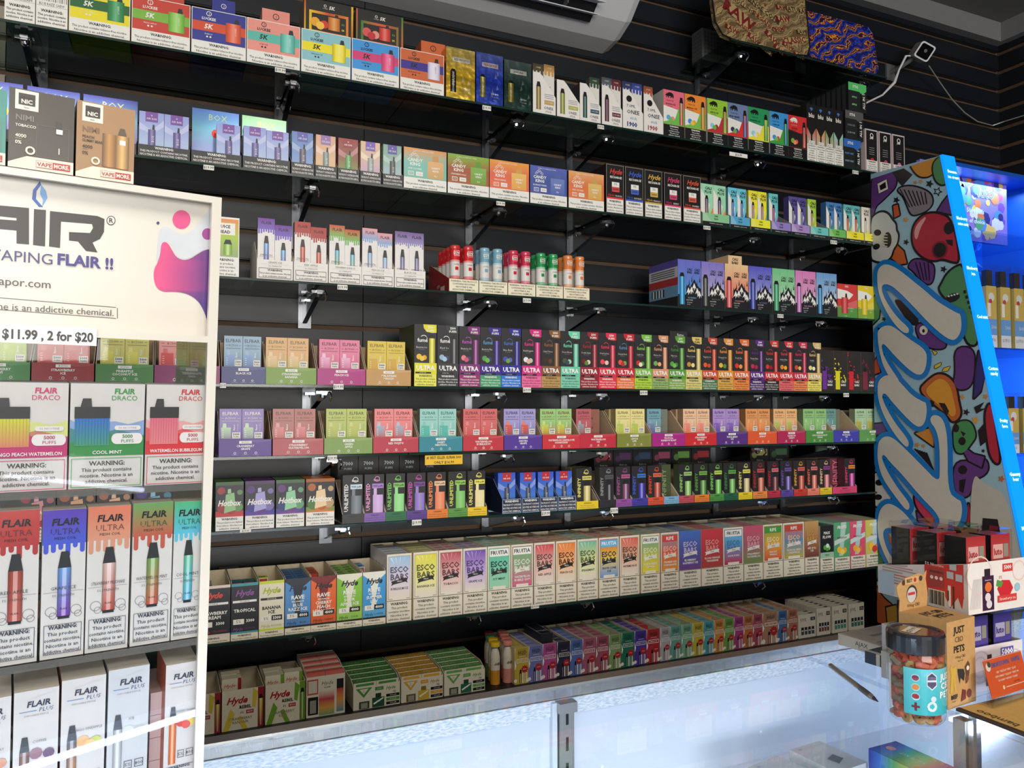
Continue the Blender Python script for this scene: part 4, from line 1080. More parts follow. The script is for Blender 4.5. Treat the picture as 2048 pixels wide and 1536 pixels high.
for i, (p0, p1, c, fl, nm, dd) in enumerate(((1688, 1722, (50, 110, 190), 'MIGHTY MINT', 'blue', 0.0), (1691, 1727, (90, 90, 92), 'LUSH ICE', 'grey', 0.0), (1697, 1733, (90, 200, 110), 'APPLE', 'green', 0.0))):
    h = 0.092
    a, b = solveX(p0, YF, RZ[0] + i * h), solveX(p1, YF, RZ[0] + i * h)
    def sidegr(f, c=c):
        f.rect(0, 0, 1, 1, (30, 30, 32), 0)
        for k in range(9): f.rect(0.04 + k * 0.105, 0.06, 0.115 + k * 0.105, 0.95, (52, 54, 56), 1)
    carton_at(a, b - a, YF, RZ[0] + 0.0005 + i * (h + 0.0005), h, 0.20, art_stig(c, fl), 'black carton with %s upper corner, %s of a stack of three' % (nm, ('lowest', 'middle', 'topmost')[i]), side=(30, 30, 32), left=(28, 28, 30), group='stack of three black cartons', leftart=sidegr)
TBH = hp(1731, 257, 0)
for p0, p1, c, nm in ((1731, 1756, (190, 50, 50), 'red'), (1758, 1783, (190, 70, 120), 'magenta'), (1785, 1810, (214, 120, 150), 'pink')):
    carton(0, p0, p1, TBH, 0.10, art_tall_black(c), 'tall black pack with pale edges and %s dot on the top shelf' % nm, side=(200, 190, 190), top=(60, 56, 56), cat='vape pack', name='vape_pack')

# ---------------------------------------------------------------- second shelf (row 1)
BXH = hp(275, 217, 1)
HOLO = attr_mat('holographic_film', 0.2, metal=0.5, noise=0.4, nscale=14)
def art_holo(c, t, fr):
    def art(f):
        f.grad(0, 0, 1, 1, [mixc(c, (120, 200, 220), 0.5), mixc(c, (230, 200, 210), 0.4), mixc(c, (140, 220, 200), 0.5), c], 0)
        f.text(t, 0.55, 0.88, 0.10, mixc(c, (230, 240, 120), 0.6), 2, mw=0.6)
        fruit(f, 0.62, 0.6, 0.15, fr, 2)
    return art
AB = [(-130, 30, 'blank'), (32, 150, 'blank'), (152, 273, 'blank'), (275, 380, 2), (382, 483, 'hr'), (485, 580, 'hg')]
def wl(f):
    warn(f, 0, 0, 1, 1, (38, 38, 42), W_, l=0, lines=['THIS PRODUCT CONTAINS NICOTINE.', 'NICOTINE IS AN ADDICTIVE CHEMICAL.'])
PUR = ((150, 160, 220), (190, 214, 230), (92, 80, 150), [(200, 50, 70), (120, 40, 80)])
for p0, p1, kind in AB:
    nm = {'blank': 'behind the %s carton' % ('teal' if p0 < 0 else 'charcoal' if p0 < 100 else 'bronze'), 2: 'holding two lilac packs', 'hr': 'with a strawberry header card', 'hg': 'with a green header card'}[kind]
    lip = hp(p0, 287 + (p0 - 275) * 0.114, 1)
    X0, w = tray(1, p0, p1, lip, lip + 0.03, 0.15, wl, 'black lipped display tray %s on the second shelf' % nm, outer=(60, 60, 80), inner=(80, 84, 110))
    if kind in ('hr', 'hg', 'blank'):
        q = MB(); q.box(0, 0, 0, w * 0.96, 0.0015, 0.134 if kind != 'blank' else 0.146, (150, 190, 214), HOLO); hd_ = q.obj('header_card', loc=(X0 + 0.002, YF + (0.052 if kind != 'blank' else 0.1), RZ[1] + 0.003))
        q = MB(); art_holo((46, 44, 120) if kind == 'blank' else (86, 120, 190) if kind != 'hg' else (130, 170, 130), 'BOX', [(210, 60, 60), (220, 170, 60), (110, 180, 80)])(front(q, w * 0.96, 0.134 if kind != 'blank' else 0.146, HOLO)); q.obj('header_print', hd_)
        tag(hd_, 'shiny rainbow header card in the tray %s' % nm.replace('with a', 'of the'), 'card', 'header cards of the second shelf')
    sp = {2: [(0, 0.004, 0), (1, 0.004, 0)], 'hr': [(1, 0.004, 0)], 'hg': [(0, 0.004, 0.003), (1, 0.004, 0)], 'blank': []}[kind]
    if sp:
        packs(X0, w, 1, BXH - 0.004 if kind == 2 else BXH * 0.93, 0.028, art_airbar(*PUR), 'lilac pack with purple device print in the tray %s' % nm, sp, side=(170, 180, 214))
for p0, p1, c1, c2, dv, fr, tg, nm in ((582, 629, (100, 130, 190), (150, 180, 220), (80, 70, 90), [(200, 60, 70), (230, 190, 180)], (90, 90, 170), 'blue'),
    (630, 674, (220, 170, 140), (225, 200, 150), (120, 140, 140), [(130, 160, 70), (220, 200, 90)], (150, 110, 170), 'peach'),
    (675, 719, (150, 50, 56), (130, 180, 100), (90, 160, 80), [(120, 170, 70), (210, 220, 150)], (150, 44, 50), 'dark red and green'),
    (720, 763, (225, 190, 150), (190, 160, 210), (150, 160, 160), [(90, 110, 80), (220, 190, 150)], (120, 90, 180), 'cream and lilac'),
    (765, 806, (130, 170, 150), (190, 200, 220), (60, 66, 70), [(110, 140, 90), (200, 60, 60)], (90, 80, 160), 'grey green')):
    lip = 0.028
    X0, w = tray(1, p0, p1, lip, lip + 0.045, 0.14, wl, 'narrow black lipped tray with a %s pack on the second shelf' % nm, outer=(60, 60, 70))
    packs(X0, w, 1, hp(582, 262, 1), 0.028, art_airbar(c1, c2, dv, fr, tg), '%s pack filling a narrow black lipped tray' % nm, [(0, 0.003, 0)], side=c1, n2=1)
for x, c, nm in ((618, (40, 40, 46), 'black'), (664, (70, 110, 50), 'green'), (712, (50, 60, 110), 'dark blue'), (750, (44, 50, 80), 'slate')):
    X = solveX(x, YF + 0.09, RZ[1]); h = hp(582, 240, 1)
    q = MB(); q.box(0, 0, 0, 0.055, 0.0015, h * 0.72, c); q.poly([(0.012, -0.0002, h * 0.72), (0.043, -0.0002, h * 0.72), (0.04, -0.0002, h * 0.9), (0.015, -0.0002, h * 0.9)], c)
    q.box(0.014, 0, h * 0.72, 0.041, 0.0015, h * 0.9, c); tag(q.obj('header_card', loc=(X - 0.02, YF + 0.142, RZ[1] + 0.0005)), '%s header card with a tab behind the narrow trays' % nm, 'card', 'header cards of the second shelf')
CKH = hp(807, 293, 1)
for p0, p1, c1, c2, dv, fl, nm in ((807, 893, (120, 190, 180), (222, 150, 70), (224, 160, 90), 'PINK SQUARES', 'teal and amber'), (895, 978, (170, 90, 60), (130, 180, 60), (110, 170, 60), 'STRAWBERRY ROLLS', 'rust and green'),
    (979, 1058, (230, 110, 80), (236, 160, 70), (230, 180, 80), 'PEACH RINGS', 'coral and orange'), (1060, 1134, (70, 90, 160), (90, 100, 180), (90, 110, 180), 'BLUERAZZ STRAWS', 'blue'), (1137, 1208, (224, 120, 70), (230, 170, 110), (220, 180, 90), 'PINK SQUARES', 'pale orange')):
    carton(1, p0, p1, CKH, 0.12, art_candy(c1, c2, dv, fl), '%s vape carton with white warning strip marked %s' % (nm, fl), side=mixc(c1, c2, 0.5), top=c2, left=(60, 30, 28))
HBH = hp(1212, 327, 1)
for p0, p1, c, fl, nm in ((1212, 1248, (220, 60, 60), 'TROPICAL', 'red'), (1250, 1287, (60, 90, 200), 'BLUE RAZZ', 'blue'), (1289, 1325, (210, 170, 70), 'MANGO', 'gold'), (1328, 1363, (214, 60, 110), 'BERRY', 'pink'), (1366, 1402, (220, 80, 60), 'STRAWBERRY', 'coral')):
    carton(1, p0, p1, HBH, 0.11, art_hyde_black(c, fl), 'glossy black carton with %s script lettering on the second shelf' % nm, side=(26, 22, 22), left=(40, 22, 20), mat=CARD)
CPH = hp(1405, 362, 1)
for p0, p1, c1, c2, dv, lc, n_, nm in ((1405, 1459, (160, 220, 180), (240, 140, 60), (60, 70, 110), (140, 200, 150), 2, 'mint'), (1461, 1500, (110, 200, 220), (40, 60, 140), (70, 120, 190), (90, 170, 210), 2, 'sky blue and navy'),
    (1502, 1541, (240, 230, 60), (120, 190, 140), (180, 110, 60), (240, 235, 60), 2, 'bright yellow'), (1543, 1582, (110, 200, 200), (150, 70, 160), (150, 60, 120), (150, 130, 200), 1, 'turquoise and purple'), (1583, 1620, (90, 80, 150), (110, 120, 190), (90, 90, 150), (170, 140, 200), 2, 'violet'),
    (1621, 1657, (170, 210, 70), (240, 220, 60), (160, 130, 40), (110, 200, 190), 1, 'lime'), (1658, 1692, (70, 130, 190), (80, 170, 80), (60, 90, 140), (110, 190, 90), 2, 'mid blue and green'), (1693, 1728, (100, 180, 180), (240, 220, 60), (190, 60, 40), (240, 225, 50), 2, 'teal and yellow'), (1729, 1762, (225, 218, 200), (235, 225, 70), (200, 190, 170), (240, 230, 60), 2, 'cream')):
    def lipart(f, lc=lc):
        f.rect(0, 0, 1, 1, lc, 0); f.rect(0, 0, 1, 0.3, (28, 28, 30), 1); f.text('WARNING: contains nicotine', 0.5, 0.15, 0.08, W_, 2, mw=0.86); f.poly([(0, 0.3), (0.35, 0.3), (0.1, 1), (0, 1)], mixc(lc, W_, 0.3), 1); f.text('CALI', 0.5, 0.8, 0.13, K_, 2, bold=0.03); f.text('PLUS', 0.5, 0.55, 0.13, K_, 2, bold=0.03)
    X0, w = tray(1, p0, p1, 0.034, 0.075, 0.14, lipart, '%s display tray marked PLUS on the second shelf' % nm, inner=(130, 130, 128), outer=mixc(c1, K_, 0.3))
    packs(X0, w, 1, CPH - 0.004, 0.022, art_cali(c1, c2, dv), '%s pack with a printed stick in the tray of the same colours' % nm, [(0, 0.012, 0), (1, 0.012, 0)][:n_], side=mixc(c1, K_, 0.2))

# ---------------------------------------------------------------- third shelf (row 2)
def art_juice(f):
    f.rect(0, 0, 1, 1, W_, 0); f.grad(0.03, 0.33, 0.97, 0.97, [(150, 170, 120), (170, 200, 70), (230, 140, 80)], 1); f.rect(0.1, 0.70, 0.85, 0.9, W_, 2); f.text('JUICE', 0.48, 0.84, 0.05, K_, 3, bold=0.03, mw=0.6); f.text('HEAD', 0.48, 0.75, 0.05, K_, 3, bold=0.03, mw=0.6)
    stick(f, 0.45, 0.36, 0.75, 0.62, (150, 200, 60), None, K_, 2, 0.3); warn(f, 0, 0, 1, 0.32, W_, n=4, l=2)
carton(2, 420, 478, hp(478, 437, 2), 0.12, art_juice, 'white carton with orange and green print beside the tray marked GRAPE ICE', left=(210, 200, 190))
FLH = hp(505, 433, 2)
for i, (p0, p1, ct, ct2, d1, d2, fl, l2) in enumerate(((505, 586, (110, 50, 150), (120, 100, 190), (110, 170, 220), (110, 70, 160), 'GRAPE ICE', 0.012), (587, 656, (180, 60, 56), (170, 70, 66), (200, 90, 60), (190, 60, 50), 'RED APPLE', 0.009), (657, 723, (200, 80, 50), (120, 180, 90), (100, 180, 210), (150, 180, 60), 'STRAWBERRY GUAVA ICE', 0.007), (723, 788, (230, 160, 160), (140, 170, 210), (130, 180, 220), (200, 170, 190), 'PEACH ICE', 0.008), (789, 851, (120, 90, 150), (150, 140, 190), (100, 110, 140), (170, 130, 190), 'BLACK ICE', 0.0))):
    def lipart(f, fl=fl):
        f.rect(0, 0, 1, 1, (232, 227, 220), 0); f.text(fl, 0.5, 0.87, 0.10, (80, 76, 76), 2, mw=0.6); f.text('5% STRENGTH', 0.5, 0.68, 0.07, (110, 106, 106), 2, mw=0.5); f.rect(0.1, 0.77, 0.9, 0.775, (150, 146, 146), 2); warn(f, 0.03, 0.06, 0.97, 0.58, None, (60, 60, 70), n=2, border=True, l=2)
    lip = hp(516, 518, 2)
    X0, w = tray(2, p0 if i else 513, p1, lip, lip + 0.05, 0.15, lipart, 'white display tray marked %s on the third shelf' % fl, inner=(214, 200, 184), outer=(222, 216, 208), cut=0.4)
    packs(X0, w, 2, FLH - l2 - 0.002, 0.022, art_flair_small(ct, ct2, d1, d2, i), 'white pack with dripping coloured top in the tray marked %s' % fl, [(0, 0.004, l2), (1, 0.006, 0)], side=(216, 208, 204), top=mixc(ct, W_, 0.5), left=(120, 104, 104))
# round tubes in cream lipped trays
TUH = hp(898, 487, 2)
def tube_mesh(c):
    r = 0.0125; H = TUH - 0.002
    b = MB(); b.lathe([(0, 0), (r * 0.96, 0), (r, 0.003), (r, H * 0.28), (r, H * 0.34), (r, H * 0.64), (r, H * 0.68), (r, H * 0.9), (r * 0.98, H - 0.006)], 0, 0, c, GLOSS, 18,
                      cols=[c, c, c, mixc(c, W_, 0.5), (226, 222, 216), mixc(c, W_, 0.6), c, c])
    bm_ = b.mesh('tube_body')
    k = MB(); k.lathe([(r * 1.04, H - 0.009), (r * 1.06, H - 0.004), (r * 0.98, H - 0.0005), (r * 0.5, H), (0, H)], 0, 0, mixc(c, W_, 0.12), GLOSS, 18)
    km = k.mesh('cap')
    p = MB(); f = Face(p, (-0.008, -r * 1.012, 0), (1, 0, 0), (0, 0, 1), 0.016, H, GLOSS)
    f.text('EZZY', 0.5, 0.82, 0.06, W_, 0, mw=0.95, bold=0.03); f.frame(0.1, 0.76, 0.95, 0.88, 0.05, W_, 0); f.rect(0.28, 0.46, 0.8, 0.53, c, 0); f.text('SUPER', 0.5, 0.58, 0.03, c, 0, mw=0.8); f.text('5%', 0.5, 0.15, 0.03, W_, 0)
    for me_ in (bm_, km):
        me_.polygons.foreach_set('use_smooth', [True] * len(me_.polygons))
    return bm_, km, p.mesh('label_print')
for i, (p0, p1, c, nm) in enumerate(((898, 957, (206, 36, 40), 'bright red'), (958, 1015, (120, 168, 190), 'pale blue'), (1016, 1071, (200, 44, 74), 'crimson'), (1072, 1126, (30, 146, 76), 'green'), (1127, 1179, (222, 126, 62), 'orange'))):
    lip = hp(898, 557, 2)
    def la(f, c=c):
        f.rect(0, 0, 1, 1, (150, 26, 30), 0); f.text('EZZY', 0.5, 0.7, 0.2, W_, 1, mw=0.4); f.rect(0.6, 0.2, 0.8, 0.6, (226, 200, 190), 1)
    X0, w = tray(2, p0, p1, lip, lip + 0.055, 0.16, art_ezzy_label, 'cream lipped display tray holding %s tubes on the third shelf' % nm, inner=(190, 170, 140), outer=(156, 30, 34) if i == 0 else mixc(c, K_, 0.2), cut=0.9, leftart=la if i == 0 else None)
    bm_, km, pm = tube_mesh(c)
    for cidx in range(2):
        for rr in range(4 if i == 0 else 2):
            t_ = bpy.data.objects.new('vape_tube', bm_); COL.objects.link(t_)
            t_.location = (X0 + w * (0.27 + 0.46 * cidx), YF + 0.017 + rr * 0.03, RZ[2] + 0.0018)
            for nm_, me_ in (('cap', km), ('label_print', pm)):
                o = bpy.data.objects.new(nm_, me_); COL.objects.link(o); o.parent = t_
            tag(t_, '%s plastic tube with a cap in the cream lipped tray' % nm, 'vape tube', 'tubes in the cream lipped trays')
CBH = hp(1356, 518, 2)
for p0, p1, c1, c2, dv, fl, nm in ((1356, 1402, (110, 110, 200), (80, 150, 210), (40, 150, 210), 'BLUEBERRY', 'blue violet'), (1403, 1449, (130, 120, 200), (190, 180, 210), (60, 64, 60), 'BLACK ICE', 'lilac and grey'), (1450, 1497, (236, 200, 150), (220, 110, 100), (220, 90, 90), 'STRAWBERRY', 'peach and red'), (1498, 1544, (90, 90, 200), (180, 190, 220), (60, 70, 170), 'BLUE RAZZ', 'indigo'), (1545, 1590, (120, 200, 140), (190, 220, 190), (60, 160, 110), 'COOL MINT', 'mint green'), (1591, 1632, (220, 130, 190), (220, 180, 200), (200, 120, 190), 'PINK LEMON', 'pink'), (1633, 1674, (110, 160, 210), (200, 215, 230), (50, 130, 190), 'ICE', 'pale blue')):
    def sg(f):
        f.rect(0, 0, 1, 1, (200, 196, 200), 0); f.rect(0, 0.85, 1, 1, (90, 80, 160), 1); f.rect(0, 0.46, 1, 0.62, (170, 50, 54), 1); f.rect(0, 0, 1, 0.22, (30, 30, 34), 1)
        f.rect(0, 0.22, 1, 0.46, (110, 150, 180), 1)
        for k in range(4): f.rect(0.08, 0.66 + k * 0.045, 0.9, 0.68 + k * 0.045, (90, 90, 96), 2)
        for k in range(9): f.rect(0.1 + k * 0.05, 0.26, 0.125 + k * 0.05 + (k % 3) * 0.008, 0.42, W_ if k % 2 else K_, 2)
    carton(2, p0, p1, CBH, 0.14, art_calibar(c1, c2, dv, fl), '%s carton with snowy mountain print on the third shelf' % nm, side=mixc(c1, K_, 0.2), top=c1, leftart=sg)
a_, b_ = xr(1472, 2), xr(1497, 2)
def art_onepack(f):
    f.rect(0, 0, 1, 1, (230, 196, 150), 0); f.text('CALI', 0.5, 0.65, 0.25, K_, 1, bold=0.03); f.text('BARS', 0.5, 0.3, 0.25, K_, 1, bold=0.03)
carton_at(a_ - 0.01, 0.05, YF + 0.02, RZ[2] + CBH + 0.0006, 0.03, 0.09, art_onepack, 'tan pack lying on top of the peach and red mountain carton', side=(226, 190, 144), name='vape_pack', cat='vape pack')
for p0, p1, c1, c2, nm in ((1675, 1715, (210, 60, 60), (90, 150, 70), 'red and green'), (1716, 1752, (230, 200, 40), (130, 170, 60), 'yellow and green')):
    def art(f, c1=c1, c2=c2):
        f.rect(0, 0, 1, 1, c1, 0); f.rect(0, 0, 1, 0.34, c2, 1); f.poly([(0, 0.3), (1, 0.55), (1, 0.3)], mixc(c1, W_, 0.25), 1); f.poly([(0, 0.85), (0, 0.55), (0.6, 0.55), (0.8, 0.7), (0.5, 0.8)], W_, 2); devbox(f, 0.2, 0.12, 0.52, 0.72, c1, 3); f.text('5%', 0.7, 0.2, 0.05, W_, 3); f.text('STRAWBERRY', 0.65, 0.28, 0.03, W_, 3, mw=0.5); f.text('CALI', 0.45, 0.93, 0.05, W_, 3, bold=0.03); f.text('6 mL', 0.4, 0.05, 0.04, W_, 3)
    carton(2, p0, p1, hp(1675, 567, 2), 0.12, art, '%s carton with a printed box device at the end of the third shelf' % nm, side=mixc(c1, K_, 0.3))

# ---------------------------------------------------------------- fourth and fifth shelves: cut-out trays with paired packs
def elf_tray(row, p0, p1, lc, flav, c1, c2, dv, n=(0, 1), back=0, tx=None, lipf=0.35, H=0.108, ydeep=0.018):
    if len(n) == 1: ydeep = 0.034
    lip = H * lipf
    fl = flav.replace('/', ' ')
    X0, w = tray(row, p0, p1, lip, lip + 0.062, 0.135, art_elf_lip(lc, flav), 'display tray marked %s with its own coloured lip on the %s shelf' % (fl, ORD[row]), inner=(190, 164, 132), outer=lc, cut=0.5)
    sp = [(c, ydeep, 0) for c in n]
    wp = w * (0.42 if w > 0.06 else 0.40)
    if sp: packs(X0 + (0.0 if p0 % 2 else w * 0.05), w, row, H - 0.0025, 0.022, art_elf(c1, c2, dv, tx or mixc(c2, K_, 0.45)), 'carton pack with a printed device in the tray marked %s' % fl, sp, side=mixc(c1, K_, 0.25), left=mixc(c1, (90, 70, 50), 0.5), top=c1, wp=wp)
    if back:
        def bart(f):
            f.rect(0, 0, 1, 1, mixc(c1, (120, 96, 70), 0.6), 0)
            for k in range(3): f.ell(0.5, 0.25 + k * 0.25, 0.06, mixc(c1, K_, 0.5), 1)
        packs(X0, w, row, H - 0.0035, 0.022, bart, 'pack standing further back in the tray marked %s' % fl, [(c, ydeep + 0.026 + 0.026 * k, 0) for c in (0, 1) for k in range(back)], side=mixc(c1, (120, 96, 70), 0.6), wp=wp)
E4 = [(-70, 60, (60, 130, 60), 'STRAWBERRY/KIWI', (190, 210, 90), (120, 180, 60), (190, 210, 60)), (62, 188, (150, 30, 36), 'STRAWBERRY/ICE', (220, 120, 110), (200, 60, 60), (214, 80, 74)), (190, 307, (70, 130, 60), 'PINEAPPLE/COCONUT ICE', (214, 206, 110), (170, 180, 60), (224, 214, 80)), (308, 440, (140, 40, 100), 'PEAR ICE', (240, 160, 150), (200, 60, 80), (214, 50, 46)),
      (442, 531, (62, 64, 124), 'BLACK ICE', (150, 180, 200), (80, 100, 150), (120, 160, 210)), (531, 633, (124, 156, 62), 'STRAWBERRY/BANANA', (226, 176, 120), (180, 190, 90), (230, 190, 140)), (634, 731, (176, 52, 126), 'PEACH ICE', (228, 130, 160), (180, 70, 120), (236, 170, 200)), (732, 822, (196, 150, 92), 'MALAYSIAN/MANGO', (220, 194, 80), (214, 170, 70), (206, 160, 60))]
for t in E4: elf_tray(3, *t, H=hp(531, 672, 3))
E5 = [(437, 543, (84, 52, 140), 'CRANBERRY/GRAPE', (150, 130, 190), (90, 66, 150), (190, 220, 170), (0, 1), 0, W_), (545, 647, (184, 84, 88), 'STRAWBERRY/WATERMELON', (186, 122, 112), (190, 90, 90), (220, 130, 130)), (648, 745, (130, 160, 84), 'GREEN/APPLE', (190, 200, 110), (150, 180, 90), (190, 190, 90)), (746, 837, (186, 56, 72), 'RED MOJITO', (236, 140, 140), (206, 70, 70), (150, 170, 190)), (838, 925, (52, 136, 150), 'SWEET/MENTHOL', (160, 210, 200), (90, 190, 180), (80, 180, 160)),
      (926, 1007, (196, 50, 64), 'WATERMELON/BUBBLEGUM', (216, 110, 110), (200, 80, 76), (214, 96, 90)), (1008, 1084, (86, 54, 150), 'SAKURA/GRAPE', (170, 160, 210), (90, 90, 170), (226, 80, 50)), (1085, 1160, (206, 50, 60), 'WATERMELON CANTALOUPE/HONEYDEW', (160, 206, 130), (220, 80, 60), (190, 210, 70)), (1160, 1232, (196, 44, 62), 'WATERMELON/ICE', (190, 100, 104), (190, 70, 76), (140, 150, 160), (0,), 1), (1234, 1303, (132, 136, 58), 'LEMON/LIME', (236, 222, 150), (190, 190, 80), (180, 200, 80), (0, 1), 1), (1304, 1370, (170, 40, 130), 'TROPICAL/RAINBOW BLAST', (120, 170, 180), (110, 90, 150), (110, 130, 170), (0,), 1), (1370, 1433, (206, 44, 50), 'STRAWBERRY/MANGO', (240, 200, 160), (220, 110, 90), (240, 140, 120), (0, 1), 1),
      (1433, 1495, (88, 48, 130), 'TRIPLE BERRY/ICE', (180, 150, 210), (100, 70, 160), (130, 90, 180), (0, 1), 1), (1496, 1554, (226, 90, 50), 'ENERGY', (230, 160, 100), (224, 110, 60), (240, 150, 80), (0, 1), 1), (1555, 1611, (180, 40, 84), 'RAINBOW/CANDY', (240, 190, 130), (220, 90, 90), (170, 200, 90)), (1612, 1667, (76, 140, 62), 'KIWI PASSION FRUIT/GUAVA', (150, 200, 130), (90, 170, 90), (150, 200, 120)), (1667, 1718, (66, 66, 170), 'BLUE RAZZ/ICE', (110, 160, 150), (90, 140, 160), (110, 160, 160), (0,), 1), (1719, 1772, (96, 156, 84), 'MINT', (180, 210, 170), (120, 180, 120), (190, 170, 50), (0, 1), 0)]
for t in E5: elf_tray(4, *t, H=hp(437, 817, 4))

# tall black cartons with a coloured base, fourth shelf
FUH = hp(828, 648, 3)
FUM = [(828, 873, (226, 218, 50), (230, 226, 90), [(236, 190, 50), (226, 170, 40), (240, 200, 70)], 'Banana Ice', W_), (874, 917, (58, 58, 62), (50, 50, 52), [(150, 180, 210), (60, 70, 110), (170, 200, 220)], 'Black Ice', W_), (918, 960, (132, 44, 120), (150, 44, 110), [(236, 130, 140), (70, 60, 120), (200, 90, 120)], 'Blueberry CC', (180, 80, 170)), (960, 1002, (60, 40, 140), (70, 160, 110), [(90, 160, 80), (60, 60, 120), (110, 180, 90)], 'Blueberry Mint', (90, 150, 190)), (1002, 1042, (48, 44, 150), (46, 120, 210), [(70, 80, 170), (90, 100, 190), (110, 160, 80)], 'Blue Razz', (60, 110, 190)), (1043, 1083, (214, 44, 130), (236, 110, 160), [(240, 230, 230), (190, 200, 180), (230, 180, 160)], 'Bubblegum', None), (1083, 1121, (140, 90, 54), (190, 150, 90), [(70, 40, 30), (100, 60, 40)], 'Cuban Tobacco', None), (1121, 1160, (110, 206, 170), (130, 206, 176), [(70, 90, 60), (170, 210, 180), (60, 70, 90)], 'Desert Breeze', None), (1160, 1197, (160, 36, 50), (150, 30, 50), [(120, 20, 40), (240, 220, 200), (90, 140, 60)], 'Double Apple', None), (1197, 1233, (222, 52, 76), (230, 60, 80), [(236, 80, 90), (250, 200, 190)], 'Fresh Lychee', None), (1233, 1269, (206, 40, 56), (236, 120, 60), [(230, 90, 60), (120, 170, 80), (200, 40, 60)], 'Gummy Bears', (90, 130, 170)), (1269, 1304, (126, 190, 70), (180, 214, 70), [(210, 50, 50), (90, 150, 60), (230, 230, 200)], 'Lush Ice', None), (1304, 1337, (222, 150, 110), (150, 180, 110), [(120, 180, 90), (240, 180, 120)], 'Melon Ice', None), (1337, 1371, (90, 160, 60), (130, 170, 80), [(90, 170, 60), (60, 140, 50), (120, 190, 90)], 'Mint Ice', (70, 130, 60)), (1371, 1404, (220, 196, 110), (220, 210, 130), [(200, 150, 60), (240, 220, 150)], 'Pina Colada', None), (1404, 1435, (214, 80, 50), (80, 120, 80), [(226, 100, 50), (210, 80, 40)], 'Tangerine Ice', None), (1435, 1467, (226, 150, 60), (220, 170, 80), [(230, 190, 60), (90, 150, 60)], 'Pineapple Ice', None), (1467, 1499, (226, 110, 60), (236, 140, 70), [(220, 60, 50), (240, 160, 70)], 'Peach Ice', None), (1499, 1529, (96, 44, 130), (80, 40, 110), [(190, 50, 90), (170, 40, 80)], 'Purple Rain', None), (1529, 1558, (210, 56, 46), (40, 36, 36), [(220, 60, 50), (160, 30, 40)], 'Red Fruit', None), (1558, 1587, (216, 60, 60), (236, 110, 110), [(230, 140, 40), (240, 180, 60)], 'Strawberry Mango', None), (1587, 1615, (206, 50, 80), (240, 140, 90), [(220, 80, 50), (240, 190, 110)], 'Strawberry', None), (1615, 1643, (216, 186, 110), (240, 226, 110), [(240, 226, 150), (250, 240, 200)], 'Vanilla', None)]
for p0, p1, c, wc, fr, fl, lg in FUM:
    carton(3, p0, p1, FUH, 0.13, art_fume_ultra(c, wc, fr, fl, lg), 'tall charcoal carton with coloured base and print marked %s on the fourth shelf' % fl, side=(48, 46, 46), left=(70, 70, 30) if p0 == 828 else (44, 42, 42), top=(60, 56, 54))
def art_strip(c):
    def art(f):
        f.rect(0, 0, 1, 1, (44, 40, 38), 0)
        for k in range(26):
            x = random.uniform(0, 0.9); y = random.uniform(0.25, 1.0 - x * 0.8); f.ell(x, y, 0.05, c, 1, n=6)
        f.rect(0.08, 0.05, 0.42, 0.5, c, 2); f.poly([(0.15, 0.5), (0.35, 0.5), (0.3, 0.6), (0.2, 0.6)], K_, 2); f.text('CALI', 0.68, 0.24, 0.05, W_, 2, bold=0.03); f.text('BARS', 0.68, 0.16, 0.05, W_, 2, bold=0.03)
    return art
for p0, p1, c, nm in ((1643, 1668, (110, 50, 150), 'purple'), (1669, 1695, (226, 214, 40), 'yellow'), (1696, 1722, (206, 40, 46), 'red'), (1723, 1752, (120, 40, 60), 'maroon')):
    carton(3, p0, p1, hp(1643, 700, 3), 0.12, art_strip(c), 'dark carton with %s speckle print near the end of the fourth shelf' % nm, side=(120, 110, 96))
carton_at(xr(1362, 3), 0.06, YF + 0.05, RZ[3] + FUH + 0.0006, 0.02, 0.08, lambda f: (f.rect(0, 0, 1, 1, (50, 48, 48), 0), f.text('fume', 0.6, 0.5, 0.4, W_, 1)), 'small charcoal pack lying on top of the cartons of the fourth shelf', side=(60, 58, 52), name='vape_pack', cat='vape pack')

# ---------------------------------------------------------------- sixth shelf (row 5)
HBX = hp(489, 963, 5)
for p0, p1, c1, c2, c3, tp, nm in ((34, 110, (190, 50, 60), (214, 110, 120), (160, 40, 60), (150, 40, 50), 'wine red'), (112, 190, (214, 110, 60), (230, 150, 90), (200, 80, 50), (200, 90, 60), 'rust orange'), (192, 262, (220, 130, 80), (236, 170, 120), (200, 90, 60), (210, 120, 80), 'apricot'), (266, 345, (90, 60, 160), (90, 160, 190), (70, 40, 120), (60, 50, 120), 'indigo'),
                                   (430, 487, (200, 50, 56), (120, 180, 100), (190, 40, 50), (70, 110, 50), 'red and green'), (489, 549, (100, 50, 150), (150, 140, 220), (60, 50, 160), (90, 40, 110), 'purple'), (551, 609, (120, 60, 150), (120, 200, 140), (50, 60, 140), (80, 120, 70), 'violet and mint'), (611, 669, (226, 120, 40), (240, 200, 140), (90, 150, 60), (200, 110, 40), 'orange')):
    carton(5, p0, p1, HBX, 0.11, art_hotbox(c1, c2, c3, mixc(tp, K_, 0.2)), '%s carton with script lettering and white warning base on the sixth shelf' % nm, side=mixc(tp, K_, 0.35), top=tp)
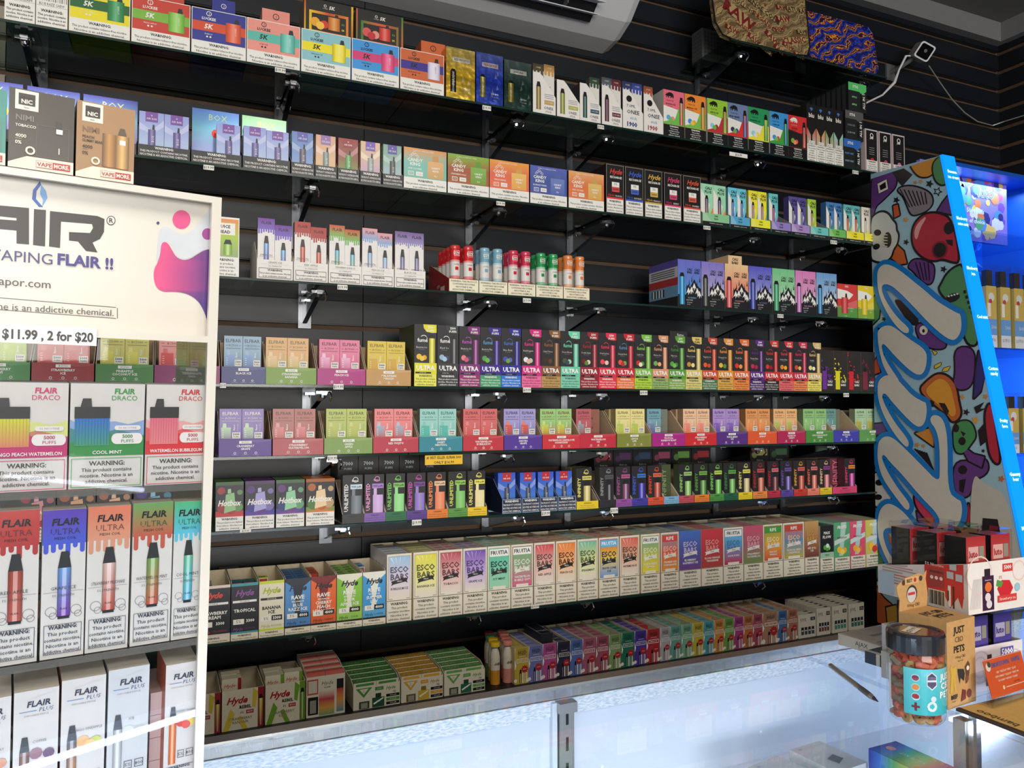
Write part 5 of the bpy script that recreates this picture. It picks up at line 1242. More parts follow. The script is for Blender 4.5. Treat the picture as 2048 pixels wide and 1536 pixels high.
def fume_tray(p0, p1, lc, word, c, dv, fr, badge, nm, n=1, back=0, yt=None, empty_=False, off=0.0):
    H = hp(684, 951, 5) if word == 'UNLIMITED' else hp(1199, 935, 5)
    lip = H * 0.19
    X0, w = tray(5, p0, p1, lip, H * 0.8, 0.14, art_lip(lc), '%s lipped display tray on the sixth shelf' % nm, inner=(196, 176, 150), outer=mixc(lc, K_, 0.35), cut=0.55)
    if not empty_:
        wp = min(w - 0.004, 0.046)
        packs(X0 + (w - wp - 0.004) * off, w, 5, H - 0.002, 0.024, art_fume_pack(c, word, dv, fr, badge), 'black pack with %s lettering and device print in the %s lipped tray' % (nm, nm), [(0, 0.004, 0)], side=(40, 38, 38), left=mixc(c, (40, 36, 36), 0.75), wp=wp)
    if back:
        def bart(f):
            f.rect(0, 0, 1, 1, mixc(c, (50, 46, 40), 0.65), 0); f.text(word, 0.5, 0.5, 0.3, mixc(c, W_, 0.3), 1, rot=90, mw=0.9)
        packs(X0, w, 5, H - 0.003, 0.024, bart, 'pack standing further back in the %s lipped tray' % nm, [(0, 0.034 + 0.027 * k, 0) for k in range(back)], side=mixc(c, (50, 46, 40), 0.65), wp=w - 0.004)
for t in ((684, 728, (56, 54, 52), 'UNLIMITED', (226, 224, 220), (90, 100, 110), [(150, 180, 210), (50, 60, 90)], (200, 220, 230), 'charcoal'), (728, 771, (128, 92, 170), 'UNLIMITED', (226, 150, 200), (200, 160, 220), [(90, 110, 180), (150, 160, 200)], (170, 130, 200), 'lavender'), (771, 813, (40, 110, 66), 'UNLIMITED', (120, 200, 90), (130, 214, 120), [(80, 150, 70), (110, 180, 90)], (130, 190, 100), 'forest green'), (813, 854, (90, 60, 140), 'UNLIMITED', (200, 80, 170), (130, 100, 190), [(200, 60, 80), (230, 120, 130)], (120, 70, 150), 'purple'), (854, 896, (226, 126, 50), 'UNLIMITED', (240, 140, 80), (236, 120, 70), [(236, 160, 60), (240, 200, 90)], (240, 200, 160), 'orange'), (896, 935, (92, 150, 66), 'UNLIMITED', (200, 214, 90), (110, 190, 80), [(210, 60, 60), (240, 130, 120)], (150, 200, 90), 'leaf green'), (935, 974, (236, 196, 40), 'UNLIMITED', (230, 220, 110), (236, 216, 150), [(230, 180, 60), (130, 160, 70)], (236, 226, 90), 'sunny yellow')):
    fume_tray(*t)
INF = [(1153, 1197, (230, 200, 40), (230, 220, 110), (226, 206, 120), (220, 210, 110), 'lemon yellow', 2, 0), (1199, 1231, (40, 38, 40), (150, 148, 146), (40, 40, 44), (90, 90, 92), 'jet black', 0, 0), (1232, 1264, (150, 80, 160), (150, 80, 130), (130, 70, 110), (190, 90, 140), 'plum', 0, 0), (1264, 1296, (66, 60, 160), (60, 90, 200), (70, 60, 190), (60, 120, 200), 'deep blue', 0, 0), (1296, 1328, (220, 84, 50), (220, 70, 46), (200, 80, 60), (226, 110, 90), 'tomato red', 0, 0), (1328, 1358, (130, 180, 210), (110, 150, 70), (130, 170, 80), (150, 190, 90), 'ice blue', 1, 1), (1358, 1388, (200, 80, 90), (150, 200, 110), (150, 210, 110), (160, 200, 120), 'rose red', 0, 0), (1389, 1419, (230, 130, 50), (90, 150, 60), (100, 160, 70), (120, 180, 80), 'amber', 2, 0), (1420, 1448, (80, 150, 70), (120, 200, 90), (120, 210, 90), (190, 220, 90), 'grass green', 0, 0), (1448, 1476, (36, 100, 70), (60, 130, 70), (120, 200, 90), (100, 170, 80), 'bottle green', 1, 0), (1477, 1505, (232, 206, 40), (226, 220, 130), (230, 214, 150), (236, 226, 90), 'canary yellow', 1, 0), (1506, 1535, (236, 140, 70), (170, 40, 50), (226, 120, 90), (200, 80, 80), 'light orange', 1, 0), (1536, 1561, (190, 50, 70), (180, 40, 60), (130, 60, 60), (220, 120, 120), 'cherry red', 0, 0), (1562, 1587, (90, 70, 160), (110, 80, 170), (110, 90, 180), (110, 80, 160), 'blue violet', 0, 0), (1588, 1614, (206, 60, 50), (220, 160, 60), (220, 90, 70), (226, 100, 90), 'brick red', 0, 0), (1615, 1639, (236, 130, 110), (230, 110, 70), (236, 120, 100), (230, 120, 120), 'salmon', 0, 0), (1640, 1664, (226, 196, 40), (236, 190, 150), (226, 130, 130), (150, 60, 140), 'mustard', 0, 0), (1665, 1714, (206, 70, 110), (210, 60, 100), (206, 70, 170), (236, 140, 60), 'hot pink', 1, 0)]
for p0, p1, lc, c, dv, bd, nm, back, em in INF:
    fume_tray(p0, p1, lc, 'INFINITY', c, dv, [mixc(c, W_, 0.3), mixc(dv, (230, 180, 80), 0.5)], bd, nm, back=back, empty_=bool(em), off=1.0 if nm == 'hot pink' else 0)
# blue packs in dark trays
AH = hp(1004, 947, 5)
for i, (p0, p1) in enumerate(((1004, 1043), (1044, 1079), (1080, 1115), (1116, 1152))):
    nm = ('first from the charcoal carton end', 'second', 'third', 'fourth')[i]
    pos = ('next to the sunny yellow tray', 'between the outer two on the yellow side', 'between the outer two on the jet black side', 'next to the lemon yellow tray')[i]
    X0, w = tray(5, p0, p1, AH * 0.36, AH * 0.82, 0.13, lambda f: (f.rect(0, 0, 1, 1, (24, 34, 66), 0), warn(f, 0, 0, 1, 1, None, W_, l=1, lines=['THIS PRODUCT CONTAINS', 'NICOTINE. NICOTINE IS AN', 'ADDICTIVE CHEMICAL.']), f.frame(0.01, 0.01, 0.99, 0.99, 0.02, (170, 190, 220), 2)), 'dark navy display tray %s' % pos, inner=(40, 60, 110), outer=(20, 30, 60), group='dark navy trays on the sixth shelf')
    packs(X0, w, 5, AH - 0.003, 0.024, art_airbar((50, 90, 200), (90, 150, 220), (60, 70, 90), [(220, 190, 110), (230, 150, 70)], (190, 40, 50)), 'bright blue pack with red tag print in a dark navy tray', [(0, 0.016 if i else 0.03, 0)], side=(40, 70, 160), n2=1, group='bright blue packs on the sixth shelf')
# cartons stored behind the trays
def back_carton(px0, px1, h, art, label, Y, side=(34, 32, 32), group='dark cartons stored at the back of the sixth shelf'):
    a, b = solveX(px0, Y, RZ[5] + h), solveX(px1, Y, RZ[5] + h)
    if any(a - 0.03 < bx < b + 0.03 for bx in BX[4]): return
    carton_at(a, b - a, Y, RZ[5] + 0.0004, h, D - 0.008 - Y, art, label, side=side, group=group)
for i in range(5):
    back_carton(676 + i * 41, 716 + i * 41, 0.146, lambda f: (f.rect(0, 0, 1, 1, (30, 28, 30), 0), f.text('7000', 0.5, 0.86, 0.06, (190, 200, 206), 1, bold=0.03, mw=0.8), f.text('PUFFS', 0.5, 0.77, 0.035, (190, 200, 206), 1, bold=0.02, mw=0.6), f.ring(0.5, 0.6, 0.15, 0.03, (200, 200, 204), 1)), 'black carton marked 7000 PUFFS stored behind the front trays', YF + 0.145)
bk = [(226, 210, 70), (110, 140, 190), (190, 70, 90), (110, 60, 120), (60, 90, 130), (200, 90, 130), (130, 200, 90), (210, 60, 70), (150, 210, 110), (90, 150, 90), (200, 200, 110), (80, 130, 90), (70, 90, 150), (210, 120, 60)]
for i, c in enumerate(bk):
    x0 = 1110 + i * 39
    back_carton(x0, x0 + 38, 0.142, lambda f, c=c: (f.rect(0, 0, 1, 1, (34, 32, 34), 0), f.rect(0.3, 0.80, 0.9, 0.94, mixc(c, K_, 0.25), 1), f.ell(0.22, 0.82, 0.14, mixc(c, K_, 0.4), 1), f.text('fruit ice', 0.5, 0.70, 0.04, (190, 190, 186), 1, mw=0.7)), 'dark carton with %s badge stored behind the narrow trays' % ['a yellow', 'a light blue', 'a red', 'a plum', 'a steel blue', 'a rose', 'a lime', 'a scarlet', 'a pale green', 'a moss green', 'an olive', 'a deep green', 'an indigo', 'an orange'][i], YF + 0.145)
# yellow paper sign hanging from the edge of the fifth shelf
def sign(px0, px1, py0, py1, col, lines, label, name='price_sign', tx=K_, Y=YF - 0.009, tab=0.0):
    p = atY(px0, py0, Y); q = atY(px1, py1, Y)
    w = q.x - p.x; h = p.z - q.z
    m = MB(); m.box(0, 0, 0, w, 0.0006, h, col)
    o = m.obj(name, loc=(p.x, Y, q.z))
    t = MB(); f = front(t, w, h)
    for i, s in enumerate(lines): f.text(s, 0.5, 1 - (i + 0.5) / len(lines), 0.55 / len(lines), tx, 1, mw=0.92, bold=0.015)
    t.obj('print', o)
    return o
tag(sign(850, 925, 911, 928, (240, 190, 40), ['#1 BEST SELLER. ELFBAR 5000', 'ONLY $16.99'], ''), 'yellow paper sign reading BEST SELLER hanging at the shelf edge', 'sign')
tag(sign(1459, 1495, 303, 317, (236, 232, 226), ['$16.99'], ''), 'white price label reading $16.99 below the bear print cartons', 'price tag')
TG = [(550, 571, 134, 147, 0), (965, 982, 210, 222, 0), (1195, 1208, 249, 259, 0), (1705, 1717, 340, 349, 0), (407, 428, 329, 341, 1), (993, 1010, 402, 412, 1), (1407, 1421, 451, 460, 1), (1661, 1674, 480, 489, 1), (675, 695, 569, 580, 2), (1046, 1062, 596, 606, 2), (1555, 1567, 628, 636, 2), (440, 452, 766, 776, 3), (667, 687, 768, 779, 3), (1046, 1062, 775, 785, 3), (1280, 1295, 781, 790, 3), (1687, 1698, 786, 794, 3), (655, 674, 911, 922, 4), (480, 502, 1059, 1064, 5), (824, 843, 1040, 1050, 5), (1083, 1100, 1022, 1031, 5), (1221, 1236, 1016, 1026, 5), (1062, 1078, 1210, 1216, 6)]
near = {550: 'salmon and teal carton', 965: 'royal blue foil carton', 1195: 'maroon slant tray', 1705: 'stack of three black cartons', 407: 'tray with the strawberry header', 993: 'coral and orange carton', 1407: 'mint tray', 1661: 'mid blue and green tray', 675: 'tray marked STRAWBERRY GUAVA ICE', 1046: 'crimson tubes', 1555: 'mint green mountain carton', 440: 'fourth shelf tray marked BLACK ICE', 667: 'fourth shelf tray marked PEACH ICE', 1280: 'carton marked Lush Ice', 1687: 'yellow speckled carton', 655: 'tray marked GREEN APPLE', 480: 'purple script carton', 824: 'purple lipped tray', 1083: 'navy trays', 1221: 'jet black lipped tray', 1062: 'seventh shelf cartons'}
for x0, x1, y0, y1, rw in TG:
    o = sign(x0, x1, y0, y1, (232, 230, 222), ['$19.99'], '', 'price_tag')
    nm = near[x0] if not (x0 == 1046 and rw == 3) else 'carton marked Bubblegum'
    tag(o, 'small white price tag on the shelf edge under the %s' % nm, 'price tag', 'small white price tags')

# ---------------------------------------------------------------- seventh shelf (row 6)
H6 = hp(517, 1164, 6)
KK = (24, 26, 34)
for p0, p1, bg, c, tx, fl, rv, nm in ((390, 460, KK, (220, 200, 190), (220, 70, 60), 'STRAWBERRY/CREAM', False, 'black and red'), (461, 516, KK, (60, 150, 160), (140, 80, 150), 'TROPICAL', False, 'black and purple'), (517, 568, (226, 218, 196), (200, 210, 40), (170, 180, 40), 'BANANA/ICE', False, 'cream and yellow'), (569, 621, (34, 40, 54), (80, 140, 200), (34, 40, 54), 'BLUE/RAZZ ICE', True, 'blue and black'), (621, 672, (120, 30, 30), (226, 100, 40), K_, 'CHERRY/PEACH/LEMONADE', True, 'orange and maroon'), (673, 724, (226, 222, 200), (130, 190, 60), K_, 'SOUR/APPLE ICE', True, 'white and green'), (725, 771, (226, 226, 214), (60, 150, 210), K_, 'SUMMER/LUV', True, 'white and sky blue')):
    X0, w = tray(6, p0, p1, H6, H6 + 0.004, 0.15, art_hyde(bg if bg != KK else KK, c, tx, fl, rv, '4000' if rv else '3300'), '%s display box marked %s on the seventh shelf' % (nm, fl.replace('/', ' ')), inner=(206, 190, 160), outer=mixc(bg, W_, 0.2), cut=0.1)
    def ta(f, c=c, bg=bg): f.rect(0, 0, 1, 1, mixc(c, bg, 0.2), 0); f.rect(0.2, 0.25, 0.8, 0.75, mixc(c, K_, 0.4), 1)
    sp = {'black and red': [(0, 0.03, 0), (0, 0.055, 0)], 'black and purple': [(0, 0.04, 0), (1, 0.04, 0)], 'cream and yellow': [(0, 0.06, 0)], 'blue and black': [(0, 0.01 + k * 0.026, 0) for k in range(5)] + [(1, 0.01 + k * 0.026, 0) for k in range(5)], 'orange and maroon': [(0, 0.06 + k * 0.026, 0) for k in range(3)], 'white and green': [(c_, 0.01 + k * 0.026, 0) for k in range(5) for c_ in (0, 1)], 'white and sky blue': [(0, 0.09, 0), (0, 0.116, 0)]}[nm]
    def fa(f, c=c, tx=tx, bg=bg): f.rect(0, 0, 1, 1, mixc(bg, c, 0.3), 0); f.rect(0.1, 0.86, 0.9, 0.98, (200, 70, 60), 1); f.text('Hyde', 0.5, 0.75, 0.06, tx, 2, shear=0.3)
    packs(X0, w, 6, H6 - 0.006, 0.024, fa, 'pack standing inside the box marked %s' % fl.replace('/', ' '), sp, side=mixc(c, bg, 0.4), top=c, topart=ta)
EH = hp(773, 1110, 6)
cream = (232, 224, 208)
ES = [(773, 823, [cream, (214, 200, 220), (150, 190, 220)], (90, 90, 100), 'BUBBLEGUM ICE', {}), (826, 876, [cream, (230, 226, 120), (220, 214, 60)], (90, 90, 60), 'BANANA ICE', {}), (877, 925, [cream, (226, 170, 170), (180, 60, 70)], (100, 60, 60), 'TOBACCO', {}), (926, 974, [cream, (190, 160, 220), (110, 70, 170)], (80, 70, 110), 'GRAPE ICE', {}),
      (975, 1021, [(160, 214, 180), (120, 200, 170), (80, 180, 150)], (40, 70, 60), 'ICY MINT', dict(head='FRUITIA')), (1022, 1066, [(214, 100, 140), (150, 150, 130), (110, 180, 120)], (200, 220, 190), 'WATERMELON/BUBBLE GUM', dict(head='FRUITIA', ribbon=(226, 220, 210))), (1068, 1110, [cream, (230, 170, 160), (206, 60, 70)], (90, 80, 70), 'RED APPLE', {}), (1112, 1153, [cream, (240, 180, 120), (230, 120, 40)], (100, 60, 40), 'PEACH ICE', {}), (1155, 1196, [cream, (220, 220, 150), (110, 180, 150)], (80, 100, 70), 'SPEARMINT', {}), (1198, 1238, [(110, 160, 220), (230, 200, 70), (220, 70, 50)], (50, 50, 80), 'SNOW CONE/ICE', dict(head='FRUITIA', headbg=(90, 180, 226), headtx=W_)), (1240, 1279, [cream, (230, 170, 140), (214, 90, 70)], (90, 80, 70), 'WATERMELON ICE', {}), (1282, 1320, [(236, 214, 60), (190, 190, 80), (80, 160, 150)], (214, 224, 180), 'BLUE RASPBERRY/LEMON', dict(head='FRUITIA', ribbon=(230, 226, 210))), (1322, 1358, [(224, 150, 60), (220, 90, 70), (90, 160, 170)], (240, 180, 160), 'STRAWBERRY KIWI/POMEGRANATE', dict(head='RIPE', headbg=(206, 70, 60), headtx=W_, ribbon=(230, 226, 210))), (1359, 1402, [(110, 70, 140), (80, 90, 160), (70, 110, 190)], (190, 180, 216), 'BLUEBERRY/RASPBERRY ICE', dict(frame=False, ribbon=(226, 220, 214))), (1403, 1446, [(170, 70, 60), (190, 60, 70), (200, 60, 70)], (220, 150, 140), 'BLOOD ORANGE/TANGERINE', dict(frame=False, ribbon=(226, 220, 214))), (1447, 1487, [(190, 50, 80), (90, 150, 200), (110, 190, 226)], (70, 120, 170), 'SOUR PUFFS', dict(head='FRUITIA', ribbon=(226, 220, 214))), (1488, 1526, [(110, 140, 80), (170, 100, 110), (200, 80, 110)], (226, 160, 170), 'STRAWBERRY/WATERMELON', dict(frame=False, ribbon=(226, 220, 214))), (1527, 1566, [(220, 90, 50), (226, 170, 60), (90, 160, 70)], (236, 220, 170), 'PEACHY/MANGO', dict(head='RIPE', headbg=(70, 150, 60), headtx=W_, ribbon=(226, 220, 214))), (1567, 1609, [(190, 170, 60), (90, 140, 180), (210, 100, 60)], (236, 190, 150), 'TROPICAL BERRY/DREAMSICLE', dict(head='RIPE', headbg=(190, 70, 60), headtx=W_, ribbon=(226, 220, 214))), (1610, 1638, [(110, 60, 50), (170, 110, 70), (190, 150, 90)], (190, 150, 80), 'RED BULL/ICE', dict(frame=False, ribbon=(226, 220, 214)))]
for i, (p0, p1, cs, tx, fl, k) in enumerate(ES):
    f2 = fl.replace('/', ' ')
    X0, w = tray(6, p0, p1, EH, EH, 0.16, art_esco(cs, tx, fl, **k), 'display box with ornate lettering marked %s on the seventh shelf' % f2, inner=(206, 192, 166), outer=mixc(cs[1], cream, 0.6))
    tcol = cream if k.get('frame', True) else mixc(cs[2], cream, 0.3)
    def ta(f, cs=cs): f.rect(0.06, 0.1, 0.94, 0.9, mixc(cs[2], cream, 0.75), 0); f.rect(0.2, 0.35, 0.8, 0.65, mixc(cs[2], cream, 0.45), 1)
    def fa(f, cs=cs): f.grad(0, 0, 1, 1, [cream, cs[1], cs[2]], 0); f.text('ESCO', 0.5, 0.8, 0.06, K_, 1)
    n = 5 if i % 4 != 3 else 4
    packs(X0, w, 6, EH - 0.0035 - 0.002 * (i % 2), 0.027, fa, 'pale pack standing inside the box marked %s' % f2, [(c_, 0.008 + r_ * 0.0298, 0) for r_ in range(n) for c_ in (0, 1)][:10 if i % 3 else 9], side=mixc(cs[1], cream, 0.7), top=tcol, topart=ta)
def art_maxflow(f):
    f.rect(0, 0, 1, 1, (226, 218, 200), 0); f.rect(0, 0.30, 1, 1, (24, 28, 28), 1); f.rect(0, 0.30, 1, 0.42, (150, 190, 160), 2); f.text('MAX', 0.5, 0.84, 0.06, W_, 2, bold=0.02); f.text('FLOW', 0.5, 0.75, 0.06, W_, 2, bold=0.02); fruit(f, 0.5, 0.52, 0.2, [(90, 170, 70), (130, 200, 90), (70, 150, 60), (210, 230, 220)], 2); f.text('MINT', 0.5, 0.36, 0.04, K_, 3); warn(f, 0, 0, 1, 0.3, None, n=4, l=1)
carton(6, 1641, 1668, hp(1641, 1052, 6), 0.16, art_maxflow, 'black and mint carton marked MAX FLOW beside the fruit print cartons', top=(60, 110, 90), side=(200, 192, 176))
for p0, p1, c1, c2, fr, fl, nm in ((1669, 1700, (80, 160, 110), (170, 200, 190), [(236, 190, 60), (230, 170, 50), (240, 210, 90)], 'BANANA', 'green'), (1701, 1731, (214, 80, 110), (170, 200, 200), [(240, 170, 60), (220, 110, 90), (240, 190, 90)], 'PAPAYA', 'pink'), (1732, 1766, (200, 190, 90), (180, 200, 200), [(240, 190, 60), (220, 130, 50), (200, 60, 50)], 'TROPIC', 'olive yellow')):
    carton(6, p0, p1, hp(1669, 1046, 6), 0.17, art_fruit_tray(c1, c2, fr, fl), '%s striped fruit print carton at the end of the seventh shelf' % nm, side=mixc(c1, W_, 0.5), top=mixc(c1, W_, 0.6))
    a, b = xr(p0, 6), xr(p1, 6)
# flat carton and red striped carton at the back
carton_at(1.50, 0.16, YF + 0.178, RZ[6] + 0.0005, 0.138, 0.05, lambda f: (f.rect(0, 0, 1, 1, (120, 160, 180), 0), [f.rect(0.1 + k * 0.24, 0, 0.2 + k * 0.24, 1, (170, 40, 60), 1) for k in range(4)]), 'carton with red and blue stripes standing behind the ornate boxes', side=(110, 140, 160))
carton_at(xr(448, 6), 0.045, YF + 0.17, RZ[6] + 0.0005, 0.118, 0.05, lambda f: f.rect(0, 0, 1, 1, (60, 50, 48), 0), 'dark brown pack standing behind the box marked STRAWBERRY CREAM', side=(70, 60, 56))

# ---------------------------------------------------------------- lowest shelf (row 7)
def topstripes(c):
    def ta(f): f.rect(0.03, 0.06, 0.97, 0.94, mixc(c, K_, 0.08), 0); f.text('Hyde', 0.5, 0.5, 0.4, mixc(c, W_, 0.45), 1, shear=0.3, mw=0.7)
    return ta
HR = hp(530, 1372, 7)
for p0, p1, c, dk, fl, sp, nm in ((352, 441, (200, 180, 60), (150, 40, 44), 'MANGO', [(0, 0.05, 0)], 'beige'), (443, 527, (214, 190, 60), (150, 30, 40), 'STRAWBERRY/BANANA', [(0, 0.035, 0), (0, 0.065, 0)], 'yellow and maroon'), (530, 610, (110, 160, 40), (110, 150, 40), 'STRAWBERRY/KIWI', [(0, 0.02, 0), (1, 0.02, 0.002), (0, 0.05, 0)], 'lime green')):
    X0, w = tray(7, p0, p1, HR, HR + 0.002, 0.14, art_rebel(c, dk, fl), '%s spotted display box marked REBEL on the lowest shelf' % nm, inner=(196, 180, 150), outer=(214, 204, 180))
    def fa(f, dk=dk, c=c): f.rect(0, 0, 1, 1, (216, 206, 180), 0); f.rect(0.82, 0, 1, 1, dk, 1); f.text('Hyde', 0.4, 0.85, 0.08, (170, 36, 44), 2, shear=0.3); f.text('REBEL', 0.45, 0.72, 0.04, K_, 2)
    packs(X0, w, 7, HR + 0.012, 0.026, fa, 'pack standing inside the %s spotted box' % nm, sp, side=(210, 198, 170), top=(214, 206, 180))
def art_rain(f):
    f.rect(0, 0, 1, 1, (222, 212, 190), 0); f.rect(0.02, 0.56, 0.3, 0.94, (190, 90, 80), 1); f.rect(0.05, 0.6, 0.27, 0.9, (210, 200, 180), 2)
    f.rect(0.04, 0.06, 0.3, 0.5, K_, 1); f.rect(0.09, 0.1, 0.25, 0.42, (150, 146, 130), 2); f.grad(0.32, 0.02, 0.72, 0.62, [(110, 160, 110), (220, 160, 70), (190, 60, 80), (224, 200, 180)], 1)
    f.text('Hyde', 0.54, 0.82, 0.10, (80, 120, 110), 2, shear=0.3); f.text('N-BAR', 0.54, 0.71, 0.04, K_, 2)
    f.grad(0.78, 0.06, 0.96, 0.64, [(60, 140, 150), (220, 150, 60), (190, 50, 60)], 2); f.rect(0.78, 0.64, 0.96, 0.88, (30, 28, 28), 2)
X0, w = tray(7, 612, 690, HR + 0.004, HR + 0.016, 0.14, art_rain, 'display box with rainbow gradient print and a black tipped device on the lowest shelf', inner=(206, 190, 160), outer=(214, 204, 184))
packs(X0, w, 7, HR + 0.010, 0.026, lambda f: f.grad(0, 0, 1, 1, [(220, 210, 190), (200, 90, 80)], 0), 'pack with coral top standing in the rainbow gradient box', [(c_, 0.006 + k * 0.03, k * 0.002) for k in range(4) for c_ in (0, 1)], side=(214, 206, 186), top=(190, 90, 80), topart=lambda f: (f.rect(0, 0, 1, 1, (196, 96, 84), 0), f.rect(0, 0.5, 1, 1, (222, 200, 180), 1)))
HI = hp(708, 1376, 7)
for p0, p1, c, dk, nm in ((706, 800, (70, 140, 60), (30, 80, 50), 'dark green'), (802, 886, (214, 160, 50), (206, 170, 50), 'golden'), (888, 970, (100, 160, 80), (40, 100, 70), 'pale green')):
    X0, w = tray(7, p0, p1, HI, HI + 0.012, 0.15, art_hydeiq(c, dk), '%s printed display box marked IQ on the lowest shelf' % nm, inner=(196, 184, 150), outer=(206, 198, 172), cut=0.2)
    packs(X0, w, 7, HI + 0.006, 0.028, lambda f, c=c: (f.rect(0, 0, 1, 1, (216, 208, 184), 0), f.rect(0.1, 0.7, 0.9, 0.95, c, 1)), 'pack with %s top standing in the box marked IQ' % nm, [(c_, 0.004 + k * 0.029, k * 0.0012) for k in range(5) for c_ in (0, 1)], side=(206, 198, 172), top=mixc(c, K_, 0.1), topart=topstripes(c))
# little bottles
for i, (px, yy, cc, liq) in enumerate(((978, 0.03, (220, 180, 40), (200, 140, 40)), (1003, 0.03, (214, 130, 120), (200, 130, 120)), (974, 0.058, (220, 180, 40), (200, 150, 60)), (999, 0.058, (206, 120, 112), (200, 130, 120)), (968, 0.086, (50, 110, 60), (90, 130, 80)), (996, 0.086, (206, 120, 112), (200, 130, 120)), (966, 0.112, (150, 40, 60), (170, 70, 80)), (992, 0.112, (206, 120, 112), (200, 130, 120)))):
    X = solveX(px + 12, YF + yy, RZ[7])
    hb = 0.108; rr = 0.0125
    b = MB(); b.lathe([(0, 0), (rr, 0), (rr, 0.035), (rr, 0.066), (rr * 0.85, 0.078), (rr * 0.5, 0.088), (rr * 0.5, 0.094)], 0, 0, W_, GLOSS, 16, cols=[liq, liq, (216, 206, 190), (216, 206, 190), (206, 198, 184), (206, 198, 184)])
    ob = b.obj('small_bottle', loc=(X, YF + yy, RZ[7] + 0.0004), smooth=True)
    k = MB(); k.lathe([(rr * 0.98, 0.092), (rr, 0.094), (rr, 0.1), (rr * 0.95, 0.103), (0, 0.104)], 0, 0, cc, GLOSS, 16); k.obj('cap', ob)
    p = MB(); f = Face(p, (-0.008, -rr * 1.02, 0), (1, 0, 0), (0, 0, 1), 0.016, hb); f.text('chill', 0.5, 0.48, 0.06, (90, 84, 80), 0, bold=0.03); p.obj('print', ob)
    tag(ob, 'small two tone bottle with a %s cap beside the pale green boxes' % {(220, 180, 40): 'yellow', (214, 130, 120): 'pink', (206, 120, 112): 'pink', (50, 110, 60): 'green', (150, 40, 60): 'dark red'}[cc], 'bottle', 'small bottles on the lowest shelf')
HQ = hp(1029, 1297, 7)
HQL = [(1029, 1057, (190, 164, 60), 'mustard'), (1057, 1085, (110, 116, 176), 'periwinkle'), (1085, 1113, (176, 80, 140), 'orchid'), (1114, 1140, (46, 44, 66), 'midnight'), (1140, 1165, (84, 110, 176), 'cornflower'), (1165, 1191, (170, 90, 110), 'dusty pink'), (1192, 1217, (160, 80, 96), 'mauve'), (1218, 1242, (126, 156, 96), 'sage'), (1243, 1268, (30, 110, 84), 'emerald'), (1269, 1293, (76, 56, 150), 'violet'), (1293, 1319, (176, 46, 54), 'crimson'), (1320, 1340, (176, 170, 176), 'silver'), (1340, 1362, (100, 160, 150), 'sea green'), (1363, 1385, (120, 176, 140), 'mint'), (1385, 1407, (196, 176, 60), 'gold'), (1407, 1428, (80, 160, 170), 'turquoise'), (1428, 1448, (206, 140, 60), 'amber'), (1448, 1468, (110, 160, 70), 'leaf green'), (1468, 1487, (170, 60, 130), 'magenta'), (1487, 1506, (190, 110, 60), 'copper'), (1506, 1525, (170, 70, 90), 'berry'), (1525, 1556, (176, 130, 100), 'tan'), (1556, 1574, (70, 110, 160), 'denim'), (1575, 1595, (176, 110, 80), 'terracotta')]
for i, (p0, p1, c, nm) in enumerate(HQL):
    X0, w = tray(7, p0, p1, HQ, HQ, 0.15, art_hqd(c, 'FLAVOR ' if 0 else 'MAX ICE'), '%s display box with a red starburst print on the lowest shelf' % nm, inner=(200, 188, 160), outer=(200, 180, 120) if i == 0 else mixc(c, W_, 0.4))
    def ta(f, c=c): f.rect(0.05, 0.08, 0.95, 0.92, mixc(c, W_, 0.18), 0); f.rect(0.2, 0.35, 0.8, 0.65, mixc(c, W_, 0.4), 1)
    st = 0.05 if i % 3 == 1 and i > 6 else 0.008
    packs(X0, w, 7, HQ - 0.006, 0.024, lambda f, c=c: (f.rect(0, 0, 1, 1, c, 0), f.text('HQD', 0.5, 0.8, 0.08, W_, 1)), 'pack standing inside the %s starburst box' % nm, [(0, st + k * 0.0265, 0) for k in range(5 if st < 0.02 else 3)], side=mixc(c, W_, 0.15), top=c, topart=ta, n2=1)
for px, z_, nm in ((1083, 0.0, 'upright'), (1108, 0.0, 'second')):
    pass
q = MB(); q.box(0, 0, 0, 0.034, 0.10, 0.022, (30, 30, 36), left=(20, 20, 26)); X = xr(1086, 7)
o = q.obj('vape_pack', loc=(X, YF + 0.012, RZ[7] + HQ + 0.0004)); p = MB(); f = topf(p, 0.034, 0.10, 0.022); f.frame(0.02, 0.02, 0.98, 0.98, 0.04, (150, 150, 156), 0); f.text('HQD', 0.5, 0.3, 0.1, (200, 200, 204), 0); p.obj('top_print', o)
tag(o, 'black pack with silver edges lying on top of the orchid box', 'vape pack')
HJ = hp(1664, 1214, 7)
for i, (p0, p1, c, dz) in enumerate(((1597, 1634, (60, 70, 84), -0.012), (1634, 1663, (110, 60, 60), 0), (1665, 1697, (60, 140, 120), 0), (1698, 1731, (50, 110, 100), 0))):
    a, b = xr(p0, 7), xr(p1, 7)
    sp = [(0, 0.002 + k * 0.019, 0) for k in range(7 if i else 2)]
    packs(a, b - a, 7, HJ + dz, 0.0165, art_juul(c), 'cream pod pack in the row %s' % ('beside the terracotta box', 'with maroon pods', 'with green pods', 'with dark teal pods nearest the painted cabinet')[i], sp, side=(210, 200, 178), top=(216, 208, 188), z0=0.0003, n2=1, cat='pod pack', group='cream pod packs', topart=lambda f: f.rect(0.7, 0.2, 0.95, 0.8, (60, 56, 54), 0))

